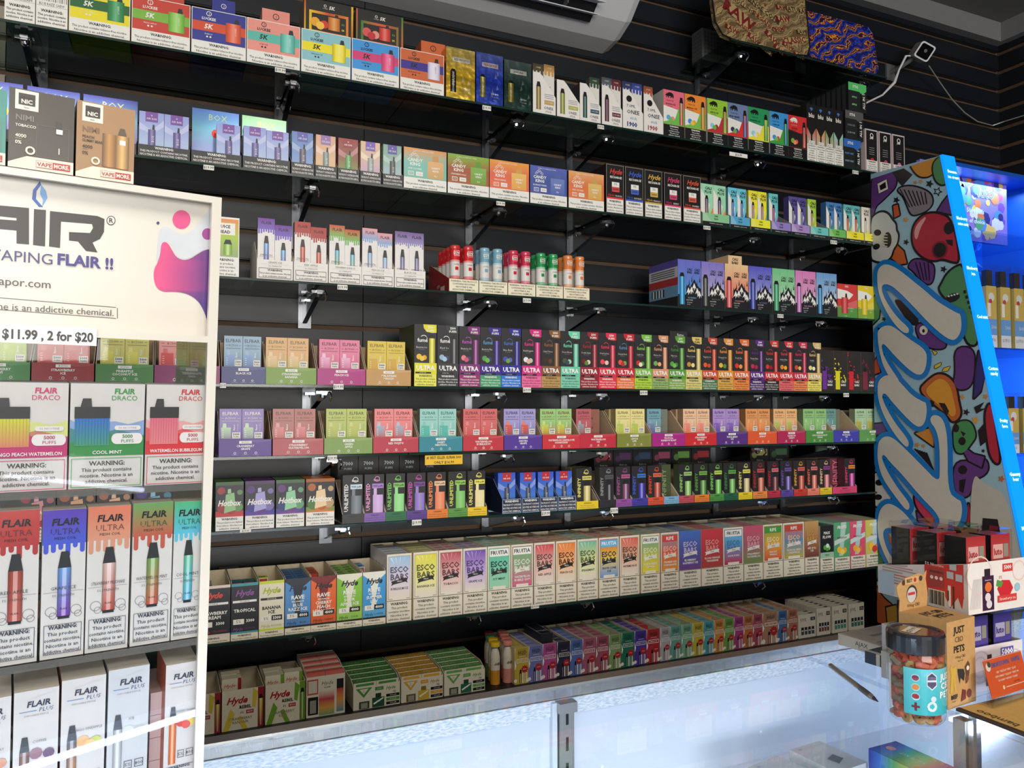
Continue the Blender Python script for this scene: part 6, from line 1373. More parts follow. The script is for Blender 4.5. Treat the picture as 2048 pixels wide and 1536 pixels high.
# ---------------------------------------------------------------- rolling trays on the high shelf
def swirl(name, ramp, scale, dist, seed):
    m, nt, b = nodes(name)
    tc = nt.nodes.new('ShaderNodeTexCoord'); mp = nt.nodes.new('ShaderNodeMapping'); mp.inputs['Location'].default_value = (seed, 0, seed); mp.inputs['Rotation'].default_value = (0, 0.5, 0)
    wv = nt.nodes.new('ShaderNodeTexWave'); wv.bands_direction = 'Z'; wv.inputs['Scale'].default_value = scale; wv.inputs['Distortion'].default_value = dist; wv.inputs['Detail'].default_value = 3; wv.inputs['Detail Scale'].default_value = 2.2
    rp = nt.nodes.new('ShaderNodeValToRGB'); rp.color_ramp.interpolation = 'CONSTANT'
    for i, (p, c) in enumerate(ramp):
        e = rp.color_ramp.elements[i] if i < 2 else rp.color_ramp.elements.new(p)
        e.position = p; e.color = C(c)
    nt.links.new(tc.outputs['Object'], mp.inputs[0]); nt.links.new(mp.outputs[0], wv.inputs[0]); nt.links.new(wv.outputs['Fac'], rp.inputs[0]); nt.links.new(rp.outputs[0], b.inputs['Base Color'])
    b.inputs['Roughness'].default_value = 0.2; b.inputs['Coat Weight'].default_value = 0.6
    return m
SW1 = swirl('psychedelic_print', [(0.0, (30, 30, 110)), (0.12, (40, 70, 190)), (0.30, (20, 16, 50)), (0.36, (50, 90, 200)), (0.5, (90, 30, 110)), (0.62, (40, 24, 60)), (0.68, (200, 70, 40)), (0.8, (220, 170, 40)), (0.92, (60, 20, 70))], 9.0, 9.0, 3.1)
SW2 = swirl('collage_print', [(0.0, (110, 90, 60)), (0.2, (150, 130, 90)), (0.38, (90, 40, 40)), (0.46, (160, 140, 96)), (0.7, (120, 100, 70)), (0.82, (110, 50, 48)), (0.9, (170, 150, 104))], 9.0, 7.0, 1.3)
def leaning_panel(pts, y0, lean, thick, mat, label, name, rim=None):
    """rounded tray that leans on the wall: outline px -> plane through the shelf front"""
    n = Vector((0, -math.cos(lean), math.sin(lean))); p0 = Vector((0, y0, HZ))
    P = [atP(x, y, p0, n) for x, y in pts]
    c = sum(P, Vector()) / len(P)
    mz = min(p.z for p in P)
    m = MB(); m.extrude([p - c for p in P], -n * thick, K_, mat)
    o = m.obj(name, loc=c)
    r = MB()
    for i in range(len(P)):
        a, b = P[i] - c, P[(i + 1) % len(P)] - c
        r.tube([a + n * 0.002, b + n * 0.002], 0.0022, K_, rim or mat, 5)
    r.obj('rim', o)
    return o, c, n
o, c, n = leaning_panel([(1430, -60), (1424, 0), (1430, 44), (1445, 70), (1466, 80), (1530, 95), (1590, 110), (1614, 112), (1619, 95), (1610, 0), (1600, -60)][::-1][::-1], 1.772, math.radians(8), 0.012, SW2, '', 'rolling_tray', DARKP)
t = MB(); u = Vector((1, 0, 0)); v = u.cross(n) * -1
v = Vector((0, math.sin(math.radians(8)), math.cos(math.radians(8))))
f = Face(t, u * -0.17 + v * -0.12 + n * 0.001, u, v, 0.36, 0.24)
rd, kh = (120, 30, 34), (176, 156, 104)
for (a, b, s, rot, tx_, cc) in ((0.22, 0.50, 0.12, -28, 'RAW', rd), (0.42, 0.72, 0.05, -26, 'CHALLENGE CONE', (60, 44, 34)), (0.70, 0.62, 0.06, 10, 'RAW', rd), (0.55, 0.30, 0.06, -40, 'RAW', rd), (0.80, 0.35, 0.06, 14, 'CLASSIC', rd), (0.35, 0.22, 0.05, -30, 'RAW', rd), (0.86, 0.80, 0.05, 5, 'NATURAL', (70, 50, 36)), (0.62, 0.15, 0.05, -35, 'RAW', rd), (0.12, 0.28, 0.05, -20, 'RAW', rd), (0.5, 0.9, 0.05, -20, 'PAPERS', (70, 50, 36)), (0.84, 0.14, 0.05, -12, 'RAW', rd), (0.14, 0.85, 0.05, -24, 'RAW', rd), (0.28, 0.66, 0.045, -24, 'ROLLING', (80, 58, 40)), (0.48, 0.52, 0.045, -30, 'ORGANIC', rd), (0.66, 0.46, 0.04, 16, 'HEMP', rd), (0.70, 0.78, 0.045, 8, 'RAW', rd), (0.45, 0.12, 0.045, -28, 'CONES', (80, 58, 40)), (0.72, 0.24, 0.045, -20, 'RAW', rd), (0.9, 0.5, 0.045, 12, 'RAW', (80, 58, 40)), (0.25, 0.36, 0.04, -26, 'CLASSIC', rd)):
    s *= 0.85
    ca, sa = math.cos(math.radians(rot)), math.sin(math.radians(rot)); L_ = s * 1.1 * len(tx_) * 0.24 / 0.36 * 0.5; hh = s * 0.8
    f.poly([(a + (x * ca) - (y * sa) * 0.66, b + (x * sa) * 1.5 + y * ca) for x, y in ((-L_, -hh), (L_, -hh), (L_, hh), (-L_, hh))], kh, 1)
    f.text(tx_, a, b, s, cc, 2, rot=rot if rot not in (0, 90, 180) else rot, bold=0.04)
t.obj('collage_lettering', o)
tag(o, 'tan rolling tray with a collage of lettering leaning on the high shelf', 'tray')
o, c, n = leaning_panel([(1612, 24), (1625, 26), (1735, 56), (1744, 70), (1755, 140), (1750, 149), (1620, 113), (1614, 100)][::-1], 1.797, math.radians(10), 0.012, SW1, '', 'rolling_tray', SW1)
tag(o, 'blue and yellow marbled rolling tray leaning on the high shelf', 'tray')
p = atY(1412, 62, 1.9); q_ = atY(1458, 106, 1.9)
m = MB(); m.box(0, 0, 0, 0.12, 0.05, 0.10, (92, 92, 94), CARD)
o = m.obj('speaker_box', loc=(1.50, 1.90, HZ + 0.0005)); g = MB(); f = front(g, 0.12, 0.10)
for i in range(9):
    for j in range(7): f.rect(0.06 + i * 0.1, 0.08 + j * 0.125, 0.13 + i * 0.1, 0.17 + j * 0.125, (70, 70, 72), 1)
g.obj('grille', o); g = MB(); f = leftf(g, 0.05, 0.10)
for i in range(4):
    for j in range(7): f.rect(0.1 + i * 0.22, 0.08 + j * 0.125, 0.26 + i * 0.22, 0.17 + j * 0.125, (74, 74, 76), 1)
g.obj('grille', o)
tag(o, 'small grey box with a grid front behind the tan rolling tray', 'box')
q = MB(); q.box(0, 0, 0, 0.045, 0.03, 0.22, (34, 32, 34)); o = q.obj('storage_carton', loc=(1.83, 1.85, HZ + 0.0005)); p = MB(); f = front(p, 0.045, 0.22); f.text('ZIG', 0.5, 0.8, 0.06, W_, 1, bold=0.02); p.obj('front_print', o)
tag(o, 'narrow black carton standing between the two rolling trays', 'carton')

# ================================================================== white acrylic counter display on the left
Q = CAM + ray(215, 870) * 0.682
FRZ, FRX = math.radians(9.2), math.radians(5.0)
FM = Matrix.Translation(Q) @ Matrix.Rotation(FRZ, 4, 'Z') @ Matrix.Rotation(FRX, 4, 'X')
FI = FM.inverted()
def fl(px, py, ly=0.0):
    c = FI @ CAM; d = FI.to_3x3() @ ray(px, py)
    return c + d * ((ly - c.y) / d.y)
ER = fl(430, 818).x
ZTOP = fl(200, 360).z
ZH0 = fl(220, 672).z
root = empty('acrylic_display', Q, rot=(FRX, 0, FRZ))
LX = -0.34; DP = 0.19
S1, S2, S3 = fl(200, 981).z, fl(200, 1313).z, -0.345
zbot = -0.405
def part(nm, *bx, mat=WACRYL, parent=root):
    m = MB()
    for b in bx: m.box(*b, K_, mat)
    return m.obj(nm, parent)
bw = 0.0085
part('front_frame', (ER - bw, 0, zbot, ER, 0.006, ZTOP), (LX, 0, zbot, LX + bw, 0.006, ZTOP), (LX + bw, 0, ZTOP - 0.006, ER - bw, 0.006, ZTOP), (LX + bw, 0, ZH0 - 0.002, ER - bw, 0.006, ZH0 + 0.004))
part('top_board', (LX, 0.006, ZTOP - 0.004, ER, DP, ZTOP))
part('header_box', (LX + bw, 0.0145, ZH0 - 0.002, ER - 0.0035, 0.018, ZTOP - 0.0045), (ER - 0.003, 0.006, ZH0, ER, 0.018, ZTOP - 0.0045), (LX + bw, 0.0061, ZH0 - 0.0015, ER - 0.0035, 0.0144, ZH0 + 0.001))
part('side_panel', (ER - 0.003, 0.0185, ZH0 - 0.0012, ER, DP, ZTOP - 0.0045), (ER - 0.003, 0.0062, zbot, ER, DP, ZH0 - 0.001), mat=SMOKE)
part('side_panel', (LX, 0.0062, zbot, LX + 0.003, DP, ZTOP - 0.0045), mat=SMOKE)
for s in (S1, S2, S3):
    sh = part('shelf', (LX + 0.004, 0.007, s - 0.004, ER - 0.004, DP, s - 0.0002), mat=CLEAR)
    part('shelf_edge', (LX + bw, 0.0058, s - 0.0055, ER - bw, 0.0069, s + 0.0005), mat=SMOKE, parent=sh)
part('front_door', (LX + bw, 0.0012, zbot + 0.01, ER - bw, 0.0027, ZH0 - 0.003), mat=CLEAR)
part('base', (LX, 0.004, zbot - 0.002, ER, DP, zbot + 0.01))
# header print
m = MB()
def hp_(pts, c, l=1):
    m.poly([fl(x, y, 0.0144 - l * 2e-4) for x, y in pts], c)
DKC = (48, 44, 42)
hp_([(-120, 400), (58, 416), (58, 489), (33, 487), (33, 461), (-120, 448), (-120, 430), (33, 441), (33, 436), (-120, 420)], DKC)
hp_([(68, 418), (92, 420), (90, 493), (66, 490)], DKC)
hp_([(100, 422), (195, 432), (209, 438), (208, 464), (200, 478), (185, 485), (195, 505), (172, 502), (156, 483), (138, 481), (138, 464), (180, 466), (186, 456), (184, 448), (122, 443), (120, 496), (98, 493)], DKC)
# flame above the letter
hp_([(80, 362), (66, 380), (64, 398), (78, 414), (86, 414), (72, 398), (73, 382), (82, 370)], (46, 90, 170)); hp_([(82, 368), (92, 382), (95, 396), (84, 414), (86, 400), (80, 388)], (110, 160, 214))
# fluid blob
def soft2(p):
    for _ in range(2):
        p = [v for i in range(len(p)) for v in ((p[i][0] * .75 + p[(i + 1) % len(p)][0] * .25, p[i][1] * .75 + p[(i + 1) % len(p)][1] * .25), (p[i][0] * .25 + p[(i + 1) % len(p)][0] * .75, p[i][1] * .25 + p[(i + 1) % len(p)][1] * .75))]
    return p
G = [(318, 460), (328, 452), (340, 456), (350, 464), (362, 469), (375, 467), (388, 458), (404, 436), (418, 420), (426, 416), (425, 498), (409, 499), (394, 507), (380, 516), (366, 520), (356, 514), (348, 500), (342, 488), (335, 483), (326, 487), (321, 510), (312, 528), (314, 500)]
hp_(soft2(G), (196, 200, 206))
cA, cB = (222, 76, 128), (74, 46, 124)
Bp = [(327, 483), (336, 486), (344, 500), (352, 514), (366, 521), (380, 518), (394, 509), (409, 500), (424, 498), (424, 560), (424, 620), (420, 657), (414, 640), (408, 622), (398, 604), (384, 592), (366, 585), (346, 583), (326, 584), (312, 575), (307, 556), (308, 538), (316, 524), (321, 506), (322, 490)]
Bp = soft2(Bp)
m.poly([fl(x, y, 0.0144 - 5e-4) for x, y in Bp], [mixc(cA, cB, max(0, min(1, (x - 320) / 100 + (y - 540) / 400))) for x, y in Bp])
def circ(cx, cy, r, c, l=2, n=18):
    hp_([(cx + r * math.cos(2 * math.pi * i / n), cy + r * 1.05 * math.sin(2 * math.pi * i / n)) for i in range(n)], c, l)
circ(363, 439, 18, (220, 76, 132)); circ(415, 468, 11, (150, 62, 140)); circ(316, 446, 3, (60, 56, 110)); circ(222, 441, 9, DKC); circ(222, 441, 7.4, (226, 222, 212), 3)
hl, hr = LX + bw, ER - bw
hf = Face(m, (0, 0.0142, 0), (1, 0, 0), (0, 0, 1), 1.0, 1.0)
def ht(t, px, py, hpx, c, al='r', bold=0.0, mw=None, l=3):
    p = fl(px, py, 0.0142); k = (fl(px, py - 10, 0.0142).z - p.z) / 10
    hf.text(t, p.x, p.z, hpx * k, c, l, al=al, bold=bold, mw=mw, res=4)
ht('R', 222, 441, 9, DKC, 'c', 0.02, l=5)
ht('VAPING', 105, 519, 21, (64, 56, 110), 'r'); ht('FLAIR !!', 226, 528, 21, (58, 48, 124), 'r', 0.035)
ht('flairvapor.com', 101, 569, 16, (60, 58, 58), 'r'); ht('This product contains nicotine. Nicotine is an addictive chemical.', 227, 626, 12.5, (70, 66, 64), 'r')
for a, b in (((-160, 583), (232, 615.5)), ((-160, 608), (232, 637.5))):
    pa, pb = fl(*a, 0.0142), fl(*b, 0.0142)
    m.face([pa, pb, pb + Vector((0, 0, 0.0006)), pa + Vector((0, 0, 0.0006))], (90, 86, 84))
pa, pb = fl(234, 616, 0.0142), fl(234, 637, 0.0142); m.face([pb, pb + Vector((0.0006, 0, 0)), pa + Vector((0.0006, 0, 0)), pa], (90, 86, 84))
m.obj('header_print', root)
tag(root, 'white acrylic counter display with a purple pink header and three stocked shelves', 'display stand')
def in_display(o, lx, ly, lz):
    o.location = FM @ Vector((lx, ly, lz)); o.rotation_euler = (FRX, 0, FRZ)
# price card
m = MB(); a = fl(-120, 646, -0.0015); b = fl(193, 692, -0.0015); zc0 = fl(193, 692, -0.0015).z; zc1 = fl(193, 657, -0.0015).z
m.box(0, 0, 0, b.x - a.x, 0.0008, zc1 - zc0, (236, 234, 236)); o = m.obj('price_card'); in_display(o, a.x, -0.0015, zc0)
p = MB(); f = front(p, b.x - a.x, zc1 - zc0); f.text('$11.99 , 2 for $20', 0.975, 0.48, 0.50, (40, 36, 40), 1, al='r', bold=0.03, mw=0.6, res=3); p.obj('print', o)
tag(o, 'white price card reading $11.99, 2 for $20 on the acrylic display', 'price card')

def art_draco(c1, c2, logo, dc1, dc2, flav):
    def art(f):
        f.rect(0, 0, 1, 1, (216, 211, 205), 0)
        f.poly([(0, 0.66), (0.1, 0.62), (0.6, 0.64), (0.78, 0.61), (1, 0.65), (1, 0.31), (0, 0.31)], mixc(c1, W_, 0.35), 1)
        f.poly([(0, 0.58), (0.3, 0.5), (0.6, 0.56), (1, 0.5), (1, 0.31), (0, 0.31)], mixc(c1, c2, 0.5), 2)
        f.poly([(0, 0.44), (0.25, 0.46), (0.5, 0.52), (0.72, 0.47), (1, 0.5), (1, 0.31), (0, 0.31)], c2, 3)
        f.text('FLAIR', 0.72, 0.93, 0.05, logo, 2, bold=0.035, shear=0.1, mw=0.48, res=2); f.text('DRACO', 0.72, 0.865, 0.045, logo, 2, mw=0.48, res=2)
        f.rect(0.06, 0.41, 0.52, 0.67, dc2, 5, dc1)
        for k in range(11): f.rect(0.075 + k * 0.041, 0.42, 0.079 + k * 0.041, 0.67, mixc(dc1, K_, 0.15), 6)
        f.rect(0.055, 0.67, 0.525, 0.78, (52, 50, 50), 5); f.poly([(0.13, 0.78), (0.28, 0.78), (0.27, 0.86), (0.16, 0.86)], (60, 58, 58), 5)
        for (y0, y1, t, h) in ((0.555, 0.60, '5% NICOTINE', 0.018), (0.42, 0.525, None, 0)):
            f.rect(0.62, y0, 0.92, y1, (232, 226, 222), 5); f.ell(0.62, (y0 + y1) / 2, 0.03 if t else 0.07, (232, 226, 222), 5, rb=(y1 - y0) / 2, n=14); f.ell(0.92, (y0 + y1) / 2, 0.03 if t else 0.06, (232, 226, 222), 5, rb=(y1 - y0) / 2, n=14)
            if t: f.text(t, 0.77, (y0 + y1) / 2, h, (120, 110, 108), 6, mw=0.3)
        f.text('5000', 0.77, 0.495, 0.032, mixc(logo, K_, 0.2), 6, bold=0.02, mw=0.26, res=2); f.text('PUFFS', 0.77, 0.45, 0.030, mixc(logo, K_, 0.2), 6, mw=0.26, res=2)
        f.text(flav, 0.5, 0.345, 0.032, (240, 236, 232), 6, mw=0.86, bold=0.015, res=2)
        f.rect(0, 0, 1, 0.305, (213, 208, 203), 2); f.frame(0.025, 0.012, 0.975, 0.29, 0.012, mixc(logo, W_, 0.25), 4)
        f.text('WARNING:', 0.5, 0.240, 0.042, (64, 60, 60), 4, res=2, mw=0.56, bold=0.02)
        for i, t in enumerate(NLINES[3]): f.text(t, 0.5, 0.178 - i * 0.055, 0.034, (70, 66, 66), 4, mw=0.88, res=2, bold=0.012)
    return art
zt = fl(215, 766, 0.012).z
for p0, p1, c1, c2, lg, d1, d2, fv, nm in ((-30, 137, (200, 210, 90), (190, 50, 110), (206, 60, 110), (206, 206, 60), (214, 120, 100), 'MANGO PEACH WATERMELON', 'yellow and magenta'), (139, 289, (90, 130, 200), (56, 140, 70), (56, 150, 70), (50, 110, 190), (70, 150, 110), 'COOL MINT', 'blue and green'), (291, 421, (230, 130, 130), (214, 50, 56), (206, 50, 56), (220, 110, 130), (226, 130, 130), 'WATERMELON BUBBLEGUM', 'pink and red')):
    a, b = fl(p0, 880, 0.012).x, min(fl(p1, 880, 0.012).x, ER - 0.0042)
    o = carton_at(0, b - a - 0.0008, 0, 0, zt - S1 - 0.001, 0.03, art_draco(c1, c2, lg, d1, d2, fv), 'white carton with %s device print marked %s in the acrylic display' % (nm, fv), side=(206, 200, 196))
    in_display(o, a, 0.012, S1 + 0.0003)
zt2 = fl(215, 1015, 0.012).z
UL = [(-20, 79, (190, 66, 60), (176, 56, 56), (170, 70, 54), (190, 90, 76), 'RED APPLE', 'brick red'), (83, 172, (90, 60, 170), (70, 90, 200), (110, 160, 220), (120, 60, 170), 'GRAPE ICE', 'violet and blue'), (173, 260, (220, 120, 90), (214, 150, 120), (226, 190, 180), (190, 80, 60), 'STRAWBERRY MILKSHAKE', 'coral'), (263, 344, (100, 160, 90), (190, 90, 70), (120, 170, 90), (206, 90, 70), 'WATERMELON MINT', 'green and red'), (345, 417, (80, 180, 120), (90, 190, 214), (110, 200, 160), (90, 180, 220), 'COOL MINT', 'aqua')]
for i, (p0, p1, ct, ct2, d1, d2, fv, nm) in enumerate(UL):
    a, b = fl(p0, 1160, 0.012).x, min(fl(p1, 1160, 0.012).x, ER - 0.0042)
    h = fl((p0 + p1) / 2, (1022, 1020, 1013, 1006, 1003)[i], 0.012).z - S2
    o = carton_at(0, b - a - 0.0008, 0, 0, h, 0.022, art_flair(ct, ct2, d1, d2, fv), 'slim white pack with dripping %s top marked %s in the acrylic display' % (nm, fv), side=(214, 208, 200), top=(226, 214, 196), cat='vape pack', name='vape_pack')
    in_display(o, a, 0.012, S2 + 0.0003)
def art_plus(d1, d2, fr, flav, pale=False):
    def art(f):
        bg = (214, 210, 207) if not pale else (204, 206, 208)
        f.rect(0, 0, 1, 1, bg, 0); f.text('FLAIR', 0.55, 0.90, 0.042, (50, 56, 76), 2, bold=0.03, shear=0.15, mw=0.72, res=2); f.text('PLUS', 0.72, 0.85, 0.03, (70, 90, 130), 2, mw=0.4, shear=0.15); f.rect(0.12, 0.845, 0.5, 0.849, (80, 130, 190), 2); f.text('DISPOSABLE DEVICE', 0.5, 0.815, 0.012, (140, 140, 146), 2, mw=0.78)
        f.poly([(0.12, 0.92), (0.9, 0.97), (0.9, 0.975), (0.12, 0.925)], bg, 1)
        stick(f, 0.14, 0.2, 0.36, 0.66, d1, d2, (60, 62, 66), 3, 0.24); fruit(f, 0.66, 0.52, 0.22, fr, 2)
        f.text(flav, 0.58, 0.62, 0.018, (90, 90, 96), 6, mw=0.7); f.frame(0.42, 0.24, 0.62, 0.30, 0.015, (70, 70, 80), 2); f.text('5%', 0.52, 0.27, 0.025, (50, 50, 56), 3); f.frame(0.68, 0.24, 0.9, 0.30, 0.015, (70, 70, 80), 2); f.text('800', 0.79, 0.27, 0.025, (50, 50, 56), 3)
        warn(f, 0.05, 0.02, 0.95, 0.19, None, (60, 62, 76), n=4, border=True, l=2)
    return art
for i, (p0, p1, yt, d1, d2, fr, fv, pale, nm, sd) in enumerate(((-70, 24, 1392, (120, 120, 124), (150, 150, 150), [(200, 120, 110), (214, 150, 120)], 'MIXED BERRY', False, 'grey', (90, 86, 110)), (27, 119, 1372, (140, 110, 96), (150, 90, 110), [(150, 110, 120), (110, 80, 110)], 'COFFEE', False, 'brown', (200, 190, 180)), (122, 212, 1348, (110, 116, 124), (214, 140, 60), [(236, 180, 120), (200, 210, 110), (240, 200, 140)], 'MANGO PINEAPPLE', False, 'amber', (176, 110, 80)), (215, 298, 1328, (190, 192, 196), (200, 200, 204), [(216, 220, 224), (206, 210, 216)], 'ICE', True, 'silver', (190, 190, 190)), (329, 409, 1318, (226, 120, 50), (230, 110, 40), [(214, 70, 60), (236, 214, 110), (226, 90, 80)], 'STRAWBERRY BANANA', False, 'orange', (176, 84, 58)))):
    a, b = fl(p0, 1440, 0.012).x, min(fl(p1, 1440, 0.012).x, ER - 0.0042)
    h = fl((p0 + p1) / 2, yt + 8, 0.012).z - S3
    o = carton_at(0, b - a - 0.0008, 0, 0, h, 0.05, art_plus(d1, d2, fr, fv, pale), 'white pack with a %s device print on the lowest shelf of the acrylic display' % nm, side=(206, 200, 194), left=sd, top=(222, 212, 196), cat='vape pack', name='vape_pack')
    in_display(o, a, 0.012, S3 + 0.0003)
for i in range(4):
    m = MB(); m.box(0, 0, 0, 0.022, 0.06, 0.022, (206, 178, 172), left=(214, 190, 186)); o = m.obj('vape_pack'); in_display(o, fl(300, 1440, 0.03).x, 0.03, S3 + 0.0003 + i * 0.0225)
    tag(o, 'pale pink pack lying in the stack between the silver and orange packs', 'vape pack', 'pale pink packs stacked in the acrylic display')
# large cartons standing on top of the acrylic display
def top_y(px, py):
    lo, hi = 0.0, 0.3
    for _ in range(40):
        mid = (lo + hi) / 2
        if fl(px, py, mid).z < ZTOP + 0.0005: lo = mid
        else: hi = mid
    return lo
ly = top_y(151, 339)
def art_nic(c, tx, dev, flav):
    def art(f):
        f.rect(0, 0, 1, 1, c, 0); f.rect(0.09, 0.74, 0.44, 0.985, (226, 220, 206), 1); f.rect(0.14, 0.80, 0.39, 0.945, (60, 54, 50), 2); f.text('NIC', 0.265, 0.845, 0.05, (232, 226, 214), 3, bold=0.05, mw=0.2, res=2); f.text('REAL', 0.265, 0.77, 0.018, (80, 74, 66), 2)
        for k in range(5): f.ell(0.17 + k * 0.048, 0.905 + 0.012 * (k % 2), 0.03, (60, 54, 50), 3)
        f.text('NIMI', 0.24, 0.64, 0.07, mixc(c, tx, 0.35), 2, mw=0.32, bold=0.02, res=2)
        for i, t in enumerate(flav.split('/')): f.text(t, 0.10, 0.54 - i * 0.05, 0.032, tx, 2, al='l', mw=0.34, bold=0.02, res=2)
        f.text('4000', 0.10, 0.41, 0.042, tx, 2, al='l', bold=0.02, res=2); f.text('0%', 0.10, 0.325, 0.042, tx, 2, al='l', bold=0.02, res=2); f.rect(0.10, 0.37, 0.2, 0.373, tx, 2)
        if dev: f.grad(0.44, 0.18, 0.90, 0.62, dev, 2, 'h'); f.poly([(0.70, 0.62), (0.86, 0.62), (0.82, 0.72), (0.74, 0.72)], (90, 76, 60), 2); f.rect(0.74, 0.5, 0.84, 0.56, W_, 3)
        else: f.frame(0.42, 0.18, 0.92, 0.58, 0.004, (130, 124, 116), 2); f.rect(0.71, 0.56, 0.80, 0.66, mixc(c, K_, 0.2), 2); f.rect(0.72, 0.5, 0.82, 0.56, W_, 3); f.rect(0.76, 0.24, 0.78, 0.32, (200, 196, 186), 3)
        f.poly([(0, 0.06), (0.28, 0.16), (1, 0.16), (1, 0), (0, 0)], (230, 220, 196), 3); f.ring(0.33, 0.235, 0.075, 0.03, (230, 220, 196), 4, 18)
        f.rect(0.42, 0.035, 0.68, 0.125, (190, 60, 56), 4); f.rect(0.425, 0.04, 0.675, 0.12, (226, 214, 196), 5); f.text('VAPE', 0.55, 0.08, 0.05, (170, 50, 50), 6, bold=0.03, mw=0.23, res=2); f.rect(0.68, 0.035, 0.95, 0.125, (180, 46, 50), 4); f.text('MORE.', 0.815, 0.08, 0.05, (236, 226, 210), 6, bold=0.03, mw=0.24, res=2)
    return art
for p0, p1, yt, c, tx, dev, fv, nm, mt in ((-115, 14, 170, (70, 140, 130), W_, None, 'MINT', 'teal', CARD), (16, 150, 186, (72, 66, 60), (226, 220, 206), None, 'TOBACCO', 'charcoal grey', CARD), (152, 271, 211, (160, 124, 86), (60, 46, 34), [(90, 66, 44), (190, 140, 80), (120, 84, 50), (220, 176, 110), (110, 80, 54)], 'PEACH/GUMMY BEAR', 'bronze brown', CARD)):
    yb = 312 + (p0 - 16) * 0.195
    a, b = fl(p0, 300, ly).x, fl(p1, 300, ly).x
    h = fl((p0 + p1) / 2, yt, ly).z - ZTOP
    o = carton_at(0, b - a - 0.001, 0, 0, h, 0.07, art_nic(c, tx, dev, fv), 'large %s carton with a cream base print marked VAPE MORE on the acrylic display' % nm, side=mixc(c, K_, 0.2), top=mixc(c, W_, 0.2))
    in_display(o, a, ly, ZTOP + 0.0004)

# ================================================================== painted floor cabinet on the right
LXc = 2.06
def slant(z): return 1.5136 + (z - 2.295) * (1.5136 - 1.303) / (2.295 - 1.18)
root = empty('painted_cabinet', (LXc, 1.765, 0.0))
def lc(p): return Vector(p) - Vector((LXc, 1.765, 0.0))
ART = attr_mat('vinyl_print', 0.35, noise=0.05)
m = MB()
prof = [(1.765, 0.02), (1.765, 2.306), (1.522, 2.292), (slant(0.02) + 0.008, 0.02)]
m.extrude([lc((LXc, y, z)) for y, z in prof][::-1], (0.012, 0, 0), (150, 184, 198), ART)
m.obj('side_panel', root)
m = MB()
for pr, x in ((prof, 2.56),):
    m.extrude([lc((x, y, z)) for y, z in pr][::-1], (0.012, 0, 0), (30, 90, 180), ART)
m.obj('side_panel', root)
# printed graffiti
A4 = lambda pts: [(1740 + x / 3.841, 300 + y / 3.841) for x, y in pts]
A5 = lambda pts: [(1740 + x / 3.841, 700 + y / 3.841) for x, y in pts]
A1 = lambda pts: [(1740 + x / 6.65, 1000 + y / 6.65) for x, y in pts]
m = MB()
zmin = 0.03
gk = [0]
def soften(p, it=2):
    for _ in range(it):
        q = []
        for i in range(len(p)):
            a, b = p[i], p[(i + 1) % len(p)]
            q += [(a[0] * 0.75 + b[0] * 0.25, a[1] * 0.75 + b[1] * 0.25), (a[0] * 0.25 + b[0] * 0.75, a[1] * 0.25 + b[1] * 0.75)]
        p = q
    return p
def gp(px, c, l=1, line=0.0, lcol=(26, 22, 28), sm=True):
    if sm and len(px) >= 6: px = soften(px)
    gk[0] += 1
    P = []
    for x, y in px:
        p = atX(x, y, LXc)
        yy = min(1.7648, max(p.y, slant(p.z) + 0.009)); zz = min(p.z, 2.29)
        P.append(lc((LXc - (l + 1) * 4e-4 - (gk[0] % 15) * 1e-5, yy, zz)))
    m.poly(P, c, ART)
    if line:
        off = Vector((2.0e-4, 0, 0)); sg = 0
        for i in range(len(P)):
            off = Vector((2.0e-4 - (i % 8) * 1.2e-5, 0, 0))
            a, b = P[i] + off, P[(i + 1) % len(P)] + off
            d = (b - a)
            if d.length < 1e-6: continue
            nrm = Vector((1, 0, 0)).cross(d.normalized()) * line
            Qd = [a + nrm, b + nrm, b - nrm, a - nrm]
            for q in Qd:
                q.y = min(1.7648 - 1.765, max(q.y, slant(q.z) + 0.009 - 1.765)); q.z = min(q.z, 2.29)
            m.face(Qd, lcol, ART)
            if line > 0.004:
                dsc = []
                for k in range(8):
                    q = b + Vector((6e-6 + 5e-5, math.cos(k * math.pi / 4), math.sin(k * math.pi / 4))) * line
                    q.y = min(-0.0002, max(q.y, slant(q.z) + 0.009 - 1.765)); q.z = min(q.z, 2.29); dsc.append(q)
                m.poly(dsc, lcol, ART)
def ge(fn, cx, cy, rx, ry, c, l=3, n=14, rot=0.0):
    gp(fn([(cx + rx * math.cos(2 * math.pi * i / n) * math.cos(rot) - ry * math.sin(2 * math.pi * i / n) * math.sin(rot), cy + rx * math.cos(2 * math.pi * i / n) * math.sin(rot) + ry * math.sin(2 * math.pi * i / n) * math.cos(rot)) for i in range(n)]), c, l, sm=False)
def star(fn, cx, cy, r, c, l=2):
    gp(fn([(cx + (r if k % 2 == 0 else r * 0.45) * math.cos(k * math.pi / 5 - 1.2), cy + (r if k % 2 == 0 else r * 0.45) * math.sin(k * math.pi / 5 - 1.2)) for k in range(10)]), c, l, sm=False)
PU, OR, GN, RD, BK = (96, 56, 122), (200, 134, 48), (76, 134, 88), (172, 40, 60), (26, 22, 28)
LN = 0.005
gp(A4([(12, 190), (60, 165), (170, 165), (208, 215), (200, 285), (140, 345), (90, 395), (40, 435), (12, 580)]), PU, 2, LN)
gp(A4([(60, 260), (130, 225), (142, 300), (70, 335)]), (220, 214, 200), 3, 0.002); gp(A4([(76, 275), (122, 245), (128, 290), (84, 310)]), BK, 4)
gp(A4([(170, 140), (260, 118), (330, 190), (250, 280), (205, 225)]), (46, 38, 40), 2)
